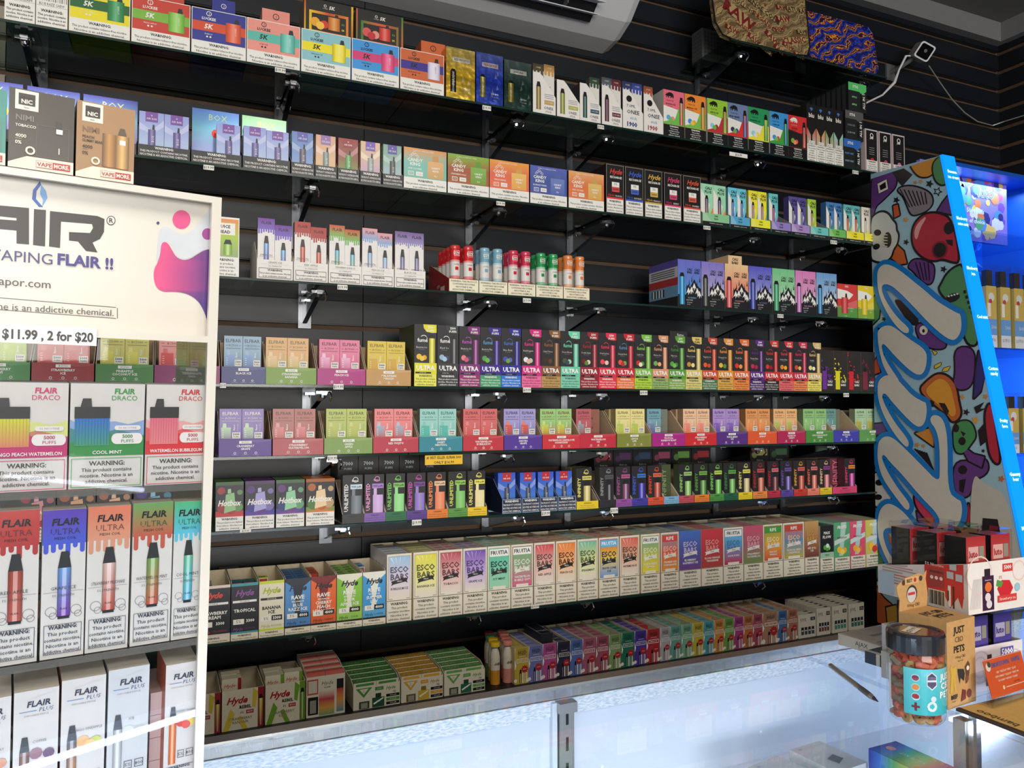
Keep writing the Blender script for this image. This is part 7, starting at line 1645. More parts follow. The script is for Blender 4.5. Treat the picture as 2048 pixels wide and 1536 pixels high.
gp(A4([(300, 95), (410, 70), (500, 45), (525, 60), (505, 140), (470, 200), (400, 210), (350, 180)]), OR, 2, LN); gp(A4([(480, 120), (520, 62), (552, 50), (600, 255), (550, 270), (500, 230)]), GN, 3, LN)
gp(A4([(200, 300), (310, 270), (460, 320), (490, 400), (450, 460), (370, 495), (320, 500), (290, 430), (260, 350)]), (130, 120, 128), 2, LN)
for k in range(7): gp(A4([(230 + k * 32, 300 + k * 4), (238 + k * 32, 300 + k * 4), (312 + k * 22, 440 - k * 4), (304 + k * 22, 440 - k * 4)]), BK, 4)
gp(A4([(520, 470), (560, 405), (612, 350), (645, 490)]), PU, 2, LN)
gp(A4([(10, 540), (40, 500), (90, 475), (140, 490), (170, 540), (200, 570), (200, 620), (220, 650), (210, 720), (180, 760), (160, 830), (100, 860), (40, 850), (10, 830)]), (196, 196, 192), 3, LN * 1.4)
ge(A4, 62, 635, 28, 24, BK, 5); ge(A4, 54, 742, 28, 22, BK, 5, rot=-0.5); ge(A4, 140, 690, 30, 60, BK, 5)
for k in range(5): gp(A4([(105, 645 + k * 22), (140, 650 + k * 22), (140, 656 + k * 22), (105, 655 + k * 22)]), (196, 196, 192), 6)
gp(A4([(165, 830), (210, 730), (262, 780), (284, 870), (230, 880)]), (190, 92, 44), 2, LN)
gp(A4([(180, 430), (215, 420), (230, 500), (190, 520)]), (190, 80, 40), 2, LN)
gp(A4([(326, 680), (340, 570), (420, 492), (530, 486), (630, 540), (690, 860), (640, 856), (560, 830), (500, 850), (420, 830), (350, 765)]), RD, 3, LN * 1.4)
ge(A4, 540, 768, 48, 56, BK, 5, rot=0.3); ge(A4, 540, 768, 62, 70, (130, 26, 44), 4, rot=0.3); ge(A4, 612, 600, 40, 50, BK, 5, rot=0.3); gp(A4([(585, 690), (640, 690), (640, 740), (600, 720)]), BK, 5)
gp(A4([(340, 660), (355, 580), (420, 515), (440, 520), (390, 600), (365, 700)]), (214, 150, 150), 5)
gp(A4([(290, 900), (340, 830), (460, 862), (500, 900), (480, 1040), (400, 1010), (330, 920)]), PU, 2, LN)
for k in range(4): gp(A4([(350 + k * 32, 860), (358 + k * 32, 862), (400 + k * 22, 1000), (392 + k * 22, 1000)]), BK, 4)
gp(A4([(525, 1080), (560, 1020), (590, 960), (650, 905), (722, 880), (800, 1290), (836, 1500), (740, 1490), (700, 1250)]), GN, 2, LN * 1.4); ge(A4, 640, 1135, 58, 32, BK, 5, rot=-0.35)
for k in range(4): ge(A4, 610 + k * 22, 1124 - k * 6, 9, 7, (214, 214, 208), 6, 8)
for k in range(5): gp(A4([(722 + k * 14, 1080 + k * 40), (740 + k * 14, 1076 + k * 40), (744 + k * 14, 1100 + k * 40), (726 + k * 14, 1104 + k * 40)]), BK, 5)
for (x, y, r, c) in ((280, 708, 26, BK), (568, 916, 30, BK), (110, 1298, 22, BK), (392, 243, 20, (196, 130, 60)), (350, 250, 18, (196, 120, 50)), (278, 535, 24, (200, 140, 70)), (522, 320, 40, BK), (460, 260, 34, BK), (205, 385, 30, BK)): star(A4, x, y, r, c)
star(A4, 522, 320, 22, (150, 184, 198), 3)
gp(A4([(12, 1160), (40, 1120), (80, 1200), (70, 1290), (12, 1340)]), GN, 2, LN)
gp(A4([(340, 1340), (440, 1330), (520, 1400), (600, 1500), (540, 1536), (400, 1500)]), PU, 2, LN); ge(A4, 416, 1385, 32, 36, (214, 206, 190), 5); ge(A4, 416, 1390, 10, 14, BK, 6)
gp(A4([(300, 1180), (330, 1220), (390, 1330), (330, 1360), (250, 1260), (170, 1130)]), BK, 2)
# second half
gp(A5([(650, -20), (800, -20), (805, 150), (780, 280), (700, 312), (640, 270), (662, 170)]), PU, 2, LN); gp(A5([(838, 10), (892, 210), (850, 320), (800, 370), (815, 150)]), (48, 46, 116), 2, LN)
for (pts) in ([(480, 0), (520, 20), (500, 40)], [(500, 120), (550, 95), (545, 120), (500, 145)], [(570, 140), (620, 125), (600, 160), (560, 165)]): gp(A5(pts), (206, 180, 60), 3, 0.0018)
gp(A5([(376, 310), (440, 240), (520, 180), (600, 200), (660, 270), (680, 400), (705, 500), (640, 560), (600, 500), (500, 420)]), (186, 96, 48), 2, LN * 1.4); gp(A5([(420, 320), (470, 260), (530, 215), (590, 235), (630, 300), (650, 400), (670, 490), (630, 520), (600, 470), (500, 400)]), (210, 146, 50), 4)
gp(A5([(530, 405), (580, 410), (612, 470), (590, 520), (560, 450)]), BK, 5); gp(A5([(470, 380), (500, 400), (490, 440), (470, 430)]), BK, 5)
gp(A5([(640, 600), (690, 545), (780, 545), (822, 660), (780, 720), (720, 800), (650, 780)]), (66, 138, 82), 3, LN); ge(A5, 665, 600, 24, 32, BK, 5); ge(A5, 712, 700, 28, 32, BK, 5); gp(A5([(700, 620), (740, 640), (720, 665)]), BK, 5)
gp(A5([(640, 860), (800, 850), (900, 830), (915, 940), (800, 1000), (760, 1140), (650, 1110)]), PU, 2, LN); ge(A5, 716, 920, 34, 34, BK, 4); gp(A5([(690, 1000), (740, 990), (720, 1100), (690, 1080)]), BK, 4)
gp(A5([(690, 720), (800, 800), (880, 820), (860, 900), (760, 850)]), PU, 3, LN)
gp(A5([(886, 480), (930, 390), (960, 600), (1006, 890), (930, 835), (900, 650)]), RD, 2, LN * 1.4)
gp(A5([(350, 640), (460, 600), (495, 640), (490, 740), (420, 690)]), (200, 130, 50), 2, LN)
for k in range(6): gp(A5([(340 + k * 18, 760 + k * 6), (352 + k * 18, 756 + k * 6), (470 + k * 5, 880 + k * 8), (462 + k * 5, 890 + k * 8)]), BK, 3)
gp(A5([(340, 1110), (390, 1130), (510, 1270), (510, 1350), (440, 1310), (360, 1210)]), (196, 56, 90), 2, LN * 1.4); gp(A5([(360, 1240), (520, 1390), (500, 1536), (400, 1500)]), PU, 1, LN)
for (x, y, r, c) in ((710, 362, 24, (200, 140, 70)), (890, 358, 24, (190, 130, 60)), (742, 478, 30, BK), (812, 540, 34, (210, 150, 60)), (365, 730, 24, (196, 130, 60)), (412, 737, 20, (196, 130, 60)), (1012, 990, 30, (190, 100, 50)), (872, 775, 18, BK)): star(A5, x, y, r, c)
gp(A5([(800, 440), (880, 400), (850, 450), (890, 450), (820, 490)]), BK, 2); gp(A5([(830, 620), (880, 560), (900, 700), (850, 740)]), BK, 2)
gp(A5([(12, 960), (70, 935), (110, 1000), (130, 1090), (180, 1120), (120, 1190), (12, 1210)]), (196, 194, 188), 2, LN); ge(A5, 75, 1018, 30, 24, BK, 4); ge(A5, 66, 1130, 30, 22, BK, 4)
gp(A5([(12, 570), (130, 560), (150, 610), (40, 660), (12, 900)]), PU, 2, LN)
gp(A5([(12, 100), (60, 50), (80, 170), (12, 190)]), (190, 80, 50), 2, LN)
gp(A5([(800, 945), (860, 1010), (960, 1060), (1050, 1120), (1110, 1420), (1150, 1560), (1200, 1800), (780, 1800), (770, 1200)]), (186, 180, 168), 3); gp(A5([(870, 1290), (985, 1300), (1008, 1418), (862, 1410)]), BK, 5)
gp(A5([(760, 1180), (780, 1260), (760, 1350), (700, 1290)]), (150, 40, 50), 2, LN)
gp(A1([(60, 560), (130, 640), (180, 780), (170, 920), (110, 1040), (60, 1060)]), (46, 110, 60), 2, LN * 1.4)
gp(A1([(230, 420), (330, 560), (320, 640), (260, 560)]), (170, 100, 60), 3); gp(A1([(340, 520), (480, 640), (600, 860), (420, 780), (330, 640)]), PU, 3, LN); ge(A1, 390, 680, 50, 60, BK, 5)
gp(A1([(80, 1120), (130, 1230), (200, 1320), (330, 1420), (300, 1640), (60, 1640), (60, 1440), (110, 1300)]), (190, 96, 50), 2, LN); gp(A1([(220, 1430), (350, 1400), (420, 1640), (240, 1640)]), (190, 140, 50), 3, LN)
gp(A1([(-10, 1640), (90, 1600), (200, 1740), (140, 1860), (-10, 1840)]), BK, 4)
# big white letters with blue outline
BL, WL, BO = (20, 116, 190), (200, 194, 182), 0.0155
LET = [A4([(60, 960), (75, 905), (120, 875), (180, 890), (250, 935), (330, 1000), (430, 1080), (520, 1160), (600, 1210), (680, 1255), (702, 1258), (712, 1330), (705, 1400), (670, 1455), (630, 1462), (560, 1420), (450, 1320), (330, 1190), (220, 1080), (160, 1035), (110, 1030), (95, 1060), (110, 1120), (160, 1210), (230, 1300), (300, 1360), (310, 1395), (290, 1410), (250, 1395), (180, 1320), (110, 1200), (70, 1090)]),
       A5([(62, -120), (75, -160), (130, -192), (190, -180), (300, -90), (440, 0), (446, 90), (425, 170), (385, 196), (330, 170), (230, 80), (150, -10), (110, -52), (95, -30), (110, 40), (160, 130), (230, 230), (235, 262), (200, 262), (130, 170), (85, 50)]),
       A5([(65, 290), (75, 230), (130, 190), (190, 200), (260, 270), (330, 350), (420, 400), (438, 402), (446, 470), (430, 560), (390, 596), (340, 570), (250, 480), (170, 390), (130, 335), (105, 335), (100, 365), (130, 440), (200, 560), (280, 660), (308, 710), (300, 748), (270, 735), (190, 640), (110, 500), (70, 380)]),
       A5([(65, 760), (75, 700), (120, 660), (180, 670), (250, 730), (400, 880), (540, 1025), (545, 900), (540, 700), (510, 600), (475, 560), (470, 520), (500, 496), (550, 510), (585, 570), (605, 700), (605, 1085), (680, 1150), (708, 1156), (718, 1240), (700, 1320), (670, 1362), (640, 1350), (600, 1330), (600, 1370), (545, 1370), (540, 1270), (400, 1130), (250, 950), (160, 860), (120, 805), (100, 810), (100, 840), (140, 930), (220, 1060), (300, 1160), (315, 1200), (300, 1232), (270, 1215), (190, 1110), (100, 980), (65, 850)]),
       A1([(110, 280), (150, 110), (250, 35), (380, 90), (520, 220), (650, 400), (740, 560), (775, 700), (780, 1100), (690, 940), (640, 740), (500, 520), (380, 400), (260, 360), (190, 400), (190, 500), (250, 680), (350, 830), (420, 960), (400, 1040), (330, 960), (200, 720), (120, 500)])]
for pts in LET:
    gp(pts, BL, 8, BO, BL)
for pts in LET:
    gp(pts, WL, 10)
m.obj('graffiti_print', root)
# blue lit strip along the slanting front edge, with flavour names
BLU = emit('blue_led_sheet', (0, 120, 255), 1.25)
SW = 0.052
m = MB()
for x0 in (LXc - 0.001, 2.572 - SW):
    z0, z1 = 0.05, 2.294
    a, b = (slant(z0), z0), (slant(z1), z1)
    m.extrude([lc((x0, a[0], a[1])), lc((x0 + SW, a[0], a[1])), lc((x0 + SW, b[0], b[1])), lc((x0, b[0], b[1]))], (0, 0.0085, 0), (0, 120, 255), BLU)
m.obj('light_strip', root)
WEM = emit('lit_lettering', (235, 245, 255), 1.1)
m = MB()
tilt = Vector((0, slant(2.0) - slant(1.0), 1.0)).normalized()
f = Face(m, lc((LXc, slant(1.0) - 0.0004, 1.0)), (1, 0, 0), tilt, SW, 1.0, WEM)
for t, py in (('Banana', 345), ('ice cream', 356), ('Blueberry', 438), ('cotton candy', 449), ('Blueberry', 537), ('ice', 548), ('Cool mint', 634), ('Cotton', 737), ('candy', 747), ('Fruity', 841), ('love', 852), ('Gummy', 948), ('bear', 958), ('Mango', 1056), ('ice', 1068)):
    px = 1885 + (py - 308) * 0.197 + 20
    z = 1.0
    for _ in range(30):
        p = atY(px, py, slant(z)); z = p.z
    f.text(t, 0.5, (z - 1.0) / tilt.z, 0.0095, W_, 1, mw=0.86, bold=0.02)
m.obj('strip_lettering', root)
m = MB(); m.box(*lc((LXc + 0.012, 1.74, 0.05)), *lc((2.56, 1.752, 2.30)), K_, swirl('blue_swirl_print', [(0.0, (10, 60, 150)), (0.5, (20, 90, 200)), (0.78, (60, 140, 230)), (0.86, (20, 80, 190))], 2.0, 9.0, 0.7)); m.obj('back_panel', root)
m = MB(); m.box(*lc((LXc + 0.012, 1.53, 2.275)), *lc((2.56, 1.752, 2.287)), K_, plain('blue_board', (20, 80, 180), 0.4)); m.obj('top_board', root)
m = MB(); m.box(*lc((LXc + 0.012, 1.14, 0.02)), *lc((2.56, 1.752, 0.30)), K_, plain('blue_plinth', (16, 60, 150), 0.4)); m.obj('plinth', root)
LVL = [atY(2000, py, 1.45).z for py in (456, 697, 905, 1100)]
BGL = pane('blue_tinted_glass', (0.75, 0.88, 1.0))
for z in LVL:
    m = MB(); m.box(*lc((LXc + 0.0125, slant(z) + 0.02, z - 0.006)), *lc((2.5595, 1.7395, z)), K_, BGL); m.obj('shelf', root)
tag(root, 'floor cabinet painted with graffiti and edged by a glowing blue strip', 'cabinet')
area('cabinet_blue_light', (2.31, 1.60, 2.262), 0.42, 2.2, (0.3, 0.58, 1.0), (2.31, 1.60, 0), 0.10)
for z in LVL[1:3]:
    area('cabinet_blue_light', (2.31, slant(z) + 0.06, z - 0.012), 0.42, 3.0, (0.4, 0.65, 1.0), (2.31, 1.70, z - 0.3), 0.02)
# poster box in the cabinet
Yp = 1.60
xa, xb = LXc + 0.016, solveX(2015, Yp, LVL[0])
zt = atY(1965, 342, Yp).z
m = MB(); m.box(0, 0, 0, xb - xa, 0.012, zt - LVL[0] - 0.001, (120, 110, 190)); o = m.obj('poster_card', loc=(xa, Yp, LVL[0] + 0.0004))
p = MB(); f = front(p, xb - xa, zt - LVL[0])
pal = [(130, 80, 180), (230, 130, 60), (90, 170, 120), (214, 80, 130), (90, 150, 220), (226, 226, 240), (60, 50, 110), (240, 200, 90)]
rn = random.Random(3)
f.rect(0, 0, 1, 1, (150, 130, 210), 0)
for k in range(110):
    f.ell(rn.uniform(0.05, 0.95), rn.uniform(0.04, 0.96), rn.uniform(0.025, 0.06), rn.choice(pal), 1 + k % 4, n=7)
f.ell(0.30, 0.76, 0.15, (236, 240, 248), 6, n=12); f.text('luto', 0.74, 0.70, 0.15, (236, 240, 250), 7, bold=0.05, shear=0.2, mw=0.44, res=2); f.text('luto', 0.74, 0.70, 0.15, (60, 110, 200), 8, bold=0.0, shear=0.2, mw=0.44, res=2)
f.text('Disposable 5000 puffs', 0.5, 0.42, 0.06, (230, 240, 250), 7, bold=0.03, mw=0.9); f.text('many flavors of choice', 0.5, 0.28, 0.06, (230, 240, 250), 7, bold=0.03, mw=0.9); f.text('5% nicotine', 0.5, 0.12, 0.06, (200, 220, 250), 7, bold=0.03, mw=0.8)
p.obj('print', o); tag(o, 'colourful poster card crowded with small shapes in the blue lit cabinet', 'poster')
# cased packs on the cabinet shelves
def cased(loc, cbody, dev, lab, name_label, rz=0.0, full=False, w=0.036, d=0.026, h=0.115, art=None, group=None, blackside=False):
    o = empty('cased_vape', loc, rz)
    fh = 0.93 if full else 0.74
    m = MB(); m.box(0.003, 0.003, 0.001, w - 0.003, d - 0.003, h * fh, cbody, GLOSS, left=(30, 28, 30) if blackside else cbody); m.obj('device_body', o)
    if not full:
        m = MB(); m.box(w * 0.25, d * 0.25, h * 0.74, w * 0.75, d * 0.75, h * 0.94, (50, 46, 44), GLOSS); m.obj('mouthpiece', o)
    m = MB(); f = Face(m, (0.003, 0.0028, 0.001), (1, 0, 0), (0, 0, 1), w - 0.006, h * fh)
    if art: art(f)
    m.obj('label_print', o)
    m = MB(); m.box(0, 0, 0, w, d, h, K_, CLEAR); m.obj('clear_case', o)
    return tag(o, name_label, 'vape', group)
def yl(f):
    f.rect(0, 0, 1, 1, (206, 176, 90), 0); f.rect(0, 0, 1, 0.2, (226, 226, 226), 1); f.rect(0, 0.2, 1, 0.46, (110, 160, 214), 1); f.ell(0.5, 0.82, 0.3, (220, 220, 210), 1); f.ell(0.4, 0.75, 0.16, (190, 70, 80), 2); f.rect(0.1, 0.5, 0.4, 0.72, (236, 230, 214), 2); f.text('LUTO', 0.5, 0.12, 0.05, (60, 60, 90), 2, mw=0.7); f.text('5000', 0.7, 0.33, 0.06, W_, 2, mw=0.5)
for j, (z, hh) in enumerate(((LVL[1], 0.0), (LVL[2], 0.0), (LVL[3], 0.0))):
    Yc = slant(z) + 0.035
    htop = atY(1985, 530, Yc).z - LVL[1] if j == 0 else 0.17
    for i in range(7):
        X = LXc + 0.075 + i * 0.062
        if X > 2.5: break
        c = [(206, 176, 90), (160, 130, 60), (170, 130, 150)][j]
        cased((X, Yc, z + 0.0006), c, None, '', 'clear cased device with %s upper print on the %s cabinet shelf' % (['yellow', 'brown', 'pink'][j], ['upper', 'middle', 'lower'][j]), w=0.05, d=0.03, h=htop, art=yl, group='cased devices in the blue lit cabinet')

# ================================================================== things standing on the counters
# flat boxes near the rail
def art_ajax(f):
    f.rect(0, 0, 1, 1, (206, 198, 180), 0); f.text('AJAX', 0.55, 0.6, 0.4, (60, 56, 52), 1, mw=0.5, res=2); f.text('mod kit', 0.55, 0.2, 0.14, (120, 114, 104), 1)
o = empty('flat_box', (1.212, 1.03, ZT + 0.0004), math.radians(4))
m = MB(); m.box(0, 0, 0, 0.13, 0.095, 0.021, (206, 198, 180)); m.obj('lid', o)
m = MB(); art_ajax(leftf(m, 0.095, 0.021)); m.obj('side_print', o)
m = MB(); f = topf(m, 0.13, 0.095, 0.021); f.rect(0.04, 0.05, 0.96, 0.95, (188, 180, 164), 0); f.rect(0.1, 0.1, 0.9, 0.14, (120, 112, 100), 1); f.rect(0.1, 0.2, 0.9, 0.22, (120, 112, 100), 1); f.rect(0.3, 0.5, 0.7, 0.6, (140, 132, 118), 1); m.obj('top_print', o)
tag(o, 'flat cream box marked AJAX lying on the glass counter', 'box')
o = empty('flat_box', (1.168, 0.975, ZT + 0.0004), math.radians(6))
m = MB(); m.box(0, 0, 0, 0.08, 0.05, 0.021, (40, 50, 64)); m.obj('lid', o)
m = MB(); f = topf(m, 0.08, 0.05, 0.021); f.rect(0.3, 0.2, 0.8, 0.7, (196, 188, 170), 0); f.rect(0.0, 0.0, 0.12, 1, (200, 192, 176), 0); f = leftf(m, 0.05, 0.021); f.rect(0.45, 0, 0.6, 1, (206, 198, 180), 0); f.text('S', 0.8, 0.5, 0.5, W_, 1); m.obj('label_print', o)
tag(o, 'flat navy box with cream patches lying in front of the cream box', 'box')
o = empty('small_box', (1.128, 0.938, ZT + 0.0004), math.radians(8))
m = MB(); m.box(0, 0, 0, 0.022, 0.02, 0.045, (190, 188, 176)); m.obj('body', o); m = MB(); f = front(m, 0.022, 0.045); f.rect(0.1, 0.1, 0.9, 0.6, (150, 150, 142), 1); f.ell(0.5, 0.8, 0.2, (60, 60, 62), 1); m.obj('front_print', o)
tag(o, 'small upright pale box behind the jar of treats', 'box')
# pen
p0, p1 = Vector((1.083, 1.030, ZT + 0.0048)), Vector((1.0165, 0.872, ZT + 0.0048))
d = (p1 - p0)
o = empty('ballpoint_pen', (p0 + p1) / 2)
c = (p0 + p1) / 2
L = lambda t: p0 + d * t - c
m = MB(); m.tube([L(0), L(0.02), L(0.66)], [0.003, 0.0045, 0.0045], (120, 110, 104), GLOSS, 10); m.obj('barrel', o)
m = MB(); m.tube([L(0.655), L(0.86)], [0.0047, 0.0047], (34, 30, 38), GREYP, 10); m.obj('grip', o)
m = MB(); m.tube([L(0.86), L(0.92)], [0.0045, 0.0034], (150, 140, 124), GLOSS, 10); m.tube([L(0.92), L(1.0)], [0.0034, 0.0006], (44, 40, 70), GLOSS, 10); m.obj('tip', o)
tag(o, 'grey ballpoint pen with dark grip lying on the glass counter', 'pen')
# jar of treats
JX, JY, JR, JH = 1.026, 0.812, 0.0398, 0.106
o = empty('treat_jar', (JX, JY, ZT + 0.0004))
m = MB(); m.lathe([(0, 0.0005), (JR * 0.86, 0.0005), (JR * 0.97, 0.006), (JR, 0.014), (JR, JH - 0.012), (JR * 0.97, JH - 0.004), (JR * 0.92, JH)], 0, 0, K_, CLEAR, 36); m.obj('jar_body', o, smooth=True)
m = MB(); m.lathe([(JR * 0.93, JH - 0.004), (JR * 1.01, JH - 0.003), (JR * 1.01, JH + 0.020), (JR * 0.98, JH + 0.024)], 0, 0, (34, 38, 46), GLOSS, 36); m.lathe([(JR * 0.98, JH + 0.024), (JR * 0.84, JH + 0.0245), (JR * 0.82, JH + 0.0225), (0, JH + 0.0225)], 0, 0, (64, 52, 52), GLOSS, 36); lo = m.obj('lid', o, smooth=False)
m = MB(); f = Face(m, (-0.016, -0.010, JH + 0.0227), (0.94, 0.34, 0), (-0.34, 0.94, 0), 0.034, 0.018); f.rect(0, 0, 1, 1, (214, 204, 180), 0); f.text('$29.99', 0.5, 0.5, 0.4, K_, 1); m.obj('price_sticker', lo)
# label wraps round the front of the jar
def wrap(a0, a1, z0, z1, c, r, mb, n=16, c2=None):
    for i in range(n):
        t0, t1 = a0 + (a1 - a0) * i / n, a0 + (a1 - a0) * (i + 1) / n
        P = [(r * math.cos(t0), r * math.sin(t0), z0), (r * math.cos(t1), r * math.sin(t1), z0), (r * math.cos(t1), r * math.sin(t1), z1), (r * math.cos(t0), r * math.sin(t0), z1)]
        mb.face(P, [c, c, c2 or c, c2 or c], GLOSS)
va = math.atan2(-JY, -JX)                       # direction towards the viewer
m = MB(); TE = (60, 170, 180)
wrap(va - 0.42, va + 1.9, 0.018, 0.084, TE, JR * 1.006, m, 24, (90, 190, 200))
wrap(va - 1.12, va - 0.97, 0.016, 0.082, (214, 210, 200), JR * 1.006, m, 3)
class Cyl(Face):
    def __init__(s, mb, r, a0, W, H, z0, mat): s.mb, s.r, s.a0, s.W, s.H, s.z0, s.mat = mb, r, a0, W, H, z0, mat; s.u = s.v = None; s.k = 0
    def P(s, a, b, l):
        t = s.a0 + a * s.W / s.r; r = s.r + (l + 1) * 1.5e-4
        return Vector((r * math.cos(t), r * math.sin(t), s.z0 + b * s.H))
cf = Cyl(m, JR * 1.006, va - 0.42, 2.65 * JR, 0.066, 0.018, GLOSS)
for (b, c_, shp) in ((0.80, (130, 40, 70), 0), (0.60, (206, 130, 60), 1), (0.40, (150, 50, 60), 2), (0.18, (110, 50, 64), 3)):
    if shp == 3:
        cf.rect(0.10, b - 0.025, 0.20, b + 0.025, c_, 2); cf.rect(0.135, b - 0.09, 0.165, b + 0.09, c_, 2)
    else:
        cf.ell(0.15, b, 0.055, (150, 206, 206), 1, n=12); cf.ell(0.15, b, 0.045, c_, 2, rb=0.06, n=10)
cf.poly([(0.36, 0.95), (0.43, 0.86), (0.43, 0.64), (0.36, 0.55), (0.29, 0.64), (0.29, 0.86)], (206, 214, 214), 2); cf.poly([(0.36, 0.92), (0.42, 0.84), (0.42, 0.66), (0.36, 0.58), (0.30, 0.66), (0.30, 0.84)], (80, 70, 100), 3); cf.rect(0.30, 0.73, 0.42, 0.77, (200, 206, 210), 4)
cf.ell(0.36, 0.2, 0.07, (206, 220, 226), 2); cf.ell(0.38, 0.36, 0.04, (200, 214, 220), 2)
def arc_text(t, a, b, h):
    k = 0.0
    for ch in t:
        vs, fs, x0, x1 = glyphs(ch, 0.03, 0, 2); sz = h * cf.H / 0.7
        bi = len(m.v)
        for x, y in vs: m.v.append(tuple(cf.P(a + k + (x - x0) * sz / cf.W, b + (y - 0.35) * sz / cf.H, 3)))
        for q in fs: m.f.append(tuple(bi + i for i in q)); m.c.append([C((236, 244, 244))] * len(q)); m.m.append(m.mi(GLOSS))
        k += (x1 - x0) * sz / cf.W + 0.012
arc_text('JUST', 0.48, 0.82, 0.13); arc_text('CBD', 0.50, 0.63, 0.13); arc_text('PETS', 0.48, 0.44, 0.13)
m.obj('label', o)
rn = random.Random(11)
tre = [(176, 84, 62), (190, 110, 78), (170, 140, 84), (150, 70, 60), (130, 130, 96), (196, 150, 96), (140, 96, 70)]
def treat_mesh(kind):
    b = MB()
    if kind == 0:
        b.lathe([(0, -0.0035), (0.0075, -0.003), (0.009, 0), (0.0075, 0.003), (0.002, 0.0035), (0.002, 0.001), (0, 0.001)], 0, 0, (168, 132, 84), KRAFT, 10)
    elif kind == 1:
        b.extrude([(-0.010, 0, -0.003), (-0.004, 0, -0.003), (0, 0, -0.009), (0.004, 0, -0.003), (0.010, 0, -0.003), (0.010, 0, 0.003), (0.004, 0, 0.003), (0, 0, 0.009), (-0.004, 0, 0.003), (-0.010, 0, 0.003)], (0, 0.006, 0), (176, 78, 58), KRAFT)
    else:
        b.tube([(-0.011, 0, 0), (-0.007, 0, 0.001), (0.007, 0, 0.001), (0.011, 0, 0)], [0.004, 0.0065, 0.0065, 0.004], (184, 96, 70) if kind == 2 else (136, 122, 90), KRAFT, 7)
    return b.mesh('dog_treat')
tm = [treat_mesh(k) for k in range(4)]
i = 0
for lay in range(9):
    z = 0.009 + lay * 0.0108
    for ring, (rr, n) in enumerate(((JR - 0.0115, 13), (JR - 0.026, 7))):
        if ring == 1 and lay not in (0, 8): continue
        for k in range(n):
            a = 2 * math.pi * (k + 0.5 * (lay % 2)) / n + rn.uniform(-0.08, 0.08)
            t_ = bpy.data.objects.new('dog_treat', tm[rn.choice((0, 1, 2, 2, 1, 3, 0))]); COL.objects.link(t_)
            t_.location = (JX + rr * math.cos(a), JY + rr * math.sin(a), ZT + z)
            t_.rotation_euler = (rn.uniform(-0.9, 0.9) + (1.2 if t_.data == tm[0] else 0), rn.uniform(-0.6, 0.6), a + math.pi / 2 + rn.uniform(-0.4, 0.4))
            tag(t_, 'small dog treat inside the clear jar on the counter', 'treat', 'dog treats in the jar')
# filler so the jar is not hollow: core of the same treats, one uncounted mass
tag(o, 'clear plastic jar with dark lid and turquoise label full of dog treats', 'jar')
m = MB(); m.lathe([(0, 0.012), (0.022, 0.012), (0.023, 0.05), (0.022, 0.09), (0, 0.092)], 0, 0, (150, 96, 68), KRAFT, 14)
tag(m.obj('treat_mass', loc=(JX, JY, ZT)), 'packed dog treats in the middle of the jar', 'treats', kind='stuff')

# brown pet treat box
KR = (188, 146, 92)
o = empty('treat_box', (1.0945, 0.812, ZT + 0.0004), math.radians(6))
bw_, bd, bh = 0.0765, 0.078, 0.132
m = MB(); m.box(0, 0, 0, bw_, bd, bh, KR, KRAFT); m.obj('body', o)
m = MB(); f = front(m, bw_, bh, KRAFT)
f.text('JUST', 0.42, 0.89, 0.075, (34, 28, 24), 1, bold=0.03, mw=0.66, res=2); f.text('CBD', 0.42, 0.78, 0.06, (90, 70, 48), 1, mw=0.5, res=2); f.text('PETS', 0.42, 0.67, 0.075, (34, 28, 24), 1, bold=0.03, mw=0.66, res=2); f.text('100mg CBD', 0.46, 0.575, 0.03, (70, 52, 36), 1, mw=0.6); f.text('dog treats', 0.46, 0.53, 0.02, (90, 70, 50), 1)
YE, BKB = (196, 160, 60), (44, 38, 36)
f.poly([(0.08, 0.18), (0.12, 0.40), (0.08, 0.46), (0.12, 0.50), (0.2, 0.46), (0.28, 0.48), (0.30, 0.42), (0.26, 0.36), (0.3, 0.2), (0.24, 0.18), (0.2, 0.3), (0.16, 0.18)], YE, 1)
f.poly([(0.34, 0.44), (0.56, 0.42), (0.6, 0.36), (0.56, 0.28), (0.44, 0.33), (0.42, 0.26), (0.36, 0.36)], BKB, 2); f.poly([(0.6, 0.44), (0.72, 0.50), (0.78, 0.46), (0.76, 0.36), (0.7, 0.26), (0.62, 0.24), (0.64, 0.34)], (90, 60, 44), 2); f.ell(0.70, 0.42, 0.05, (220, 210, 196), 3); f.ell(0.67, 0.30, 0.06, (130, 70, 44), 3)
f.text('BEEF', 0.22, 0.13, 0.045, (30, 26, 24), 2, bold=0.04, mw=0.34); f.text('treats', 0.2, 0.08, 0.02, (60, 48, 38), 2); f.poly([(0.44, 0.05), (0.62, 0.07), (0.62, 0.17), (0.5, 0.19)], (110, 44, 40), 2); f.ell(0.74, 0.12, 0.09, (110, 50, 40), 2)
m.obj('front_print', o)
m = MB(); f = topf(m, bw_, bd, bh, KRAFT); f.text('JUST CBD', 0.5, 0.6, 0.16, (50, 40, 32), 1, bold=0.03, mw=0.7); f.text('PETS', 0.5, 0.35, 0.18, (40, 32, 28), 1, bold=0.04, mw=0.5); m.obj('top_print', o)
hd2 = MB()
hb = bh
pts = [(0.0, bd, hb), (0.075, bd, hb), (0.078, bd, hb + 0.02), (0.073, bd, hb + 0.045), (0.076, bd, hb + 0.058), (0.066, bd, hb + 0.052), (0.052, bd, hb + 0.056), (0.020, bd, hb + 0.052), (0.004, bd, hb + 0.046), (-0.006, bd, hb + 0.04), (-0.004, bd, hb + 0.028), (0.002, bd, hb + 0.018)]
hd2.extrude([Vector(p) - Vector((0, 0.0012, 0)) for p in pts], (0, 0.0012, 0), KR, KRAFT); ho = hd2.obj('header_card', o)
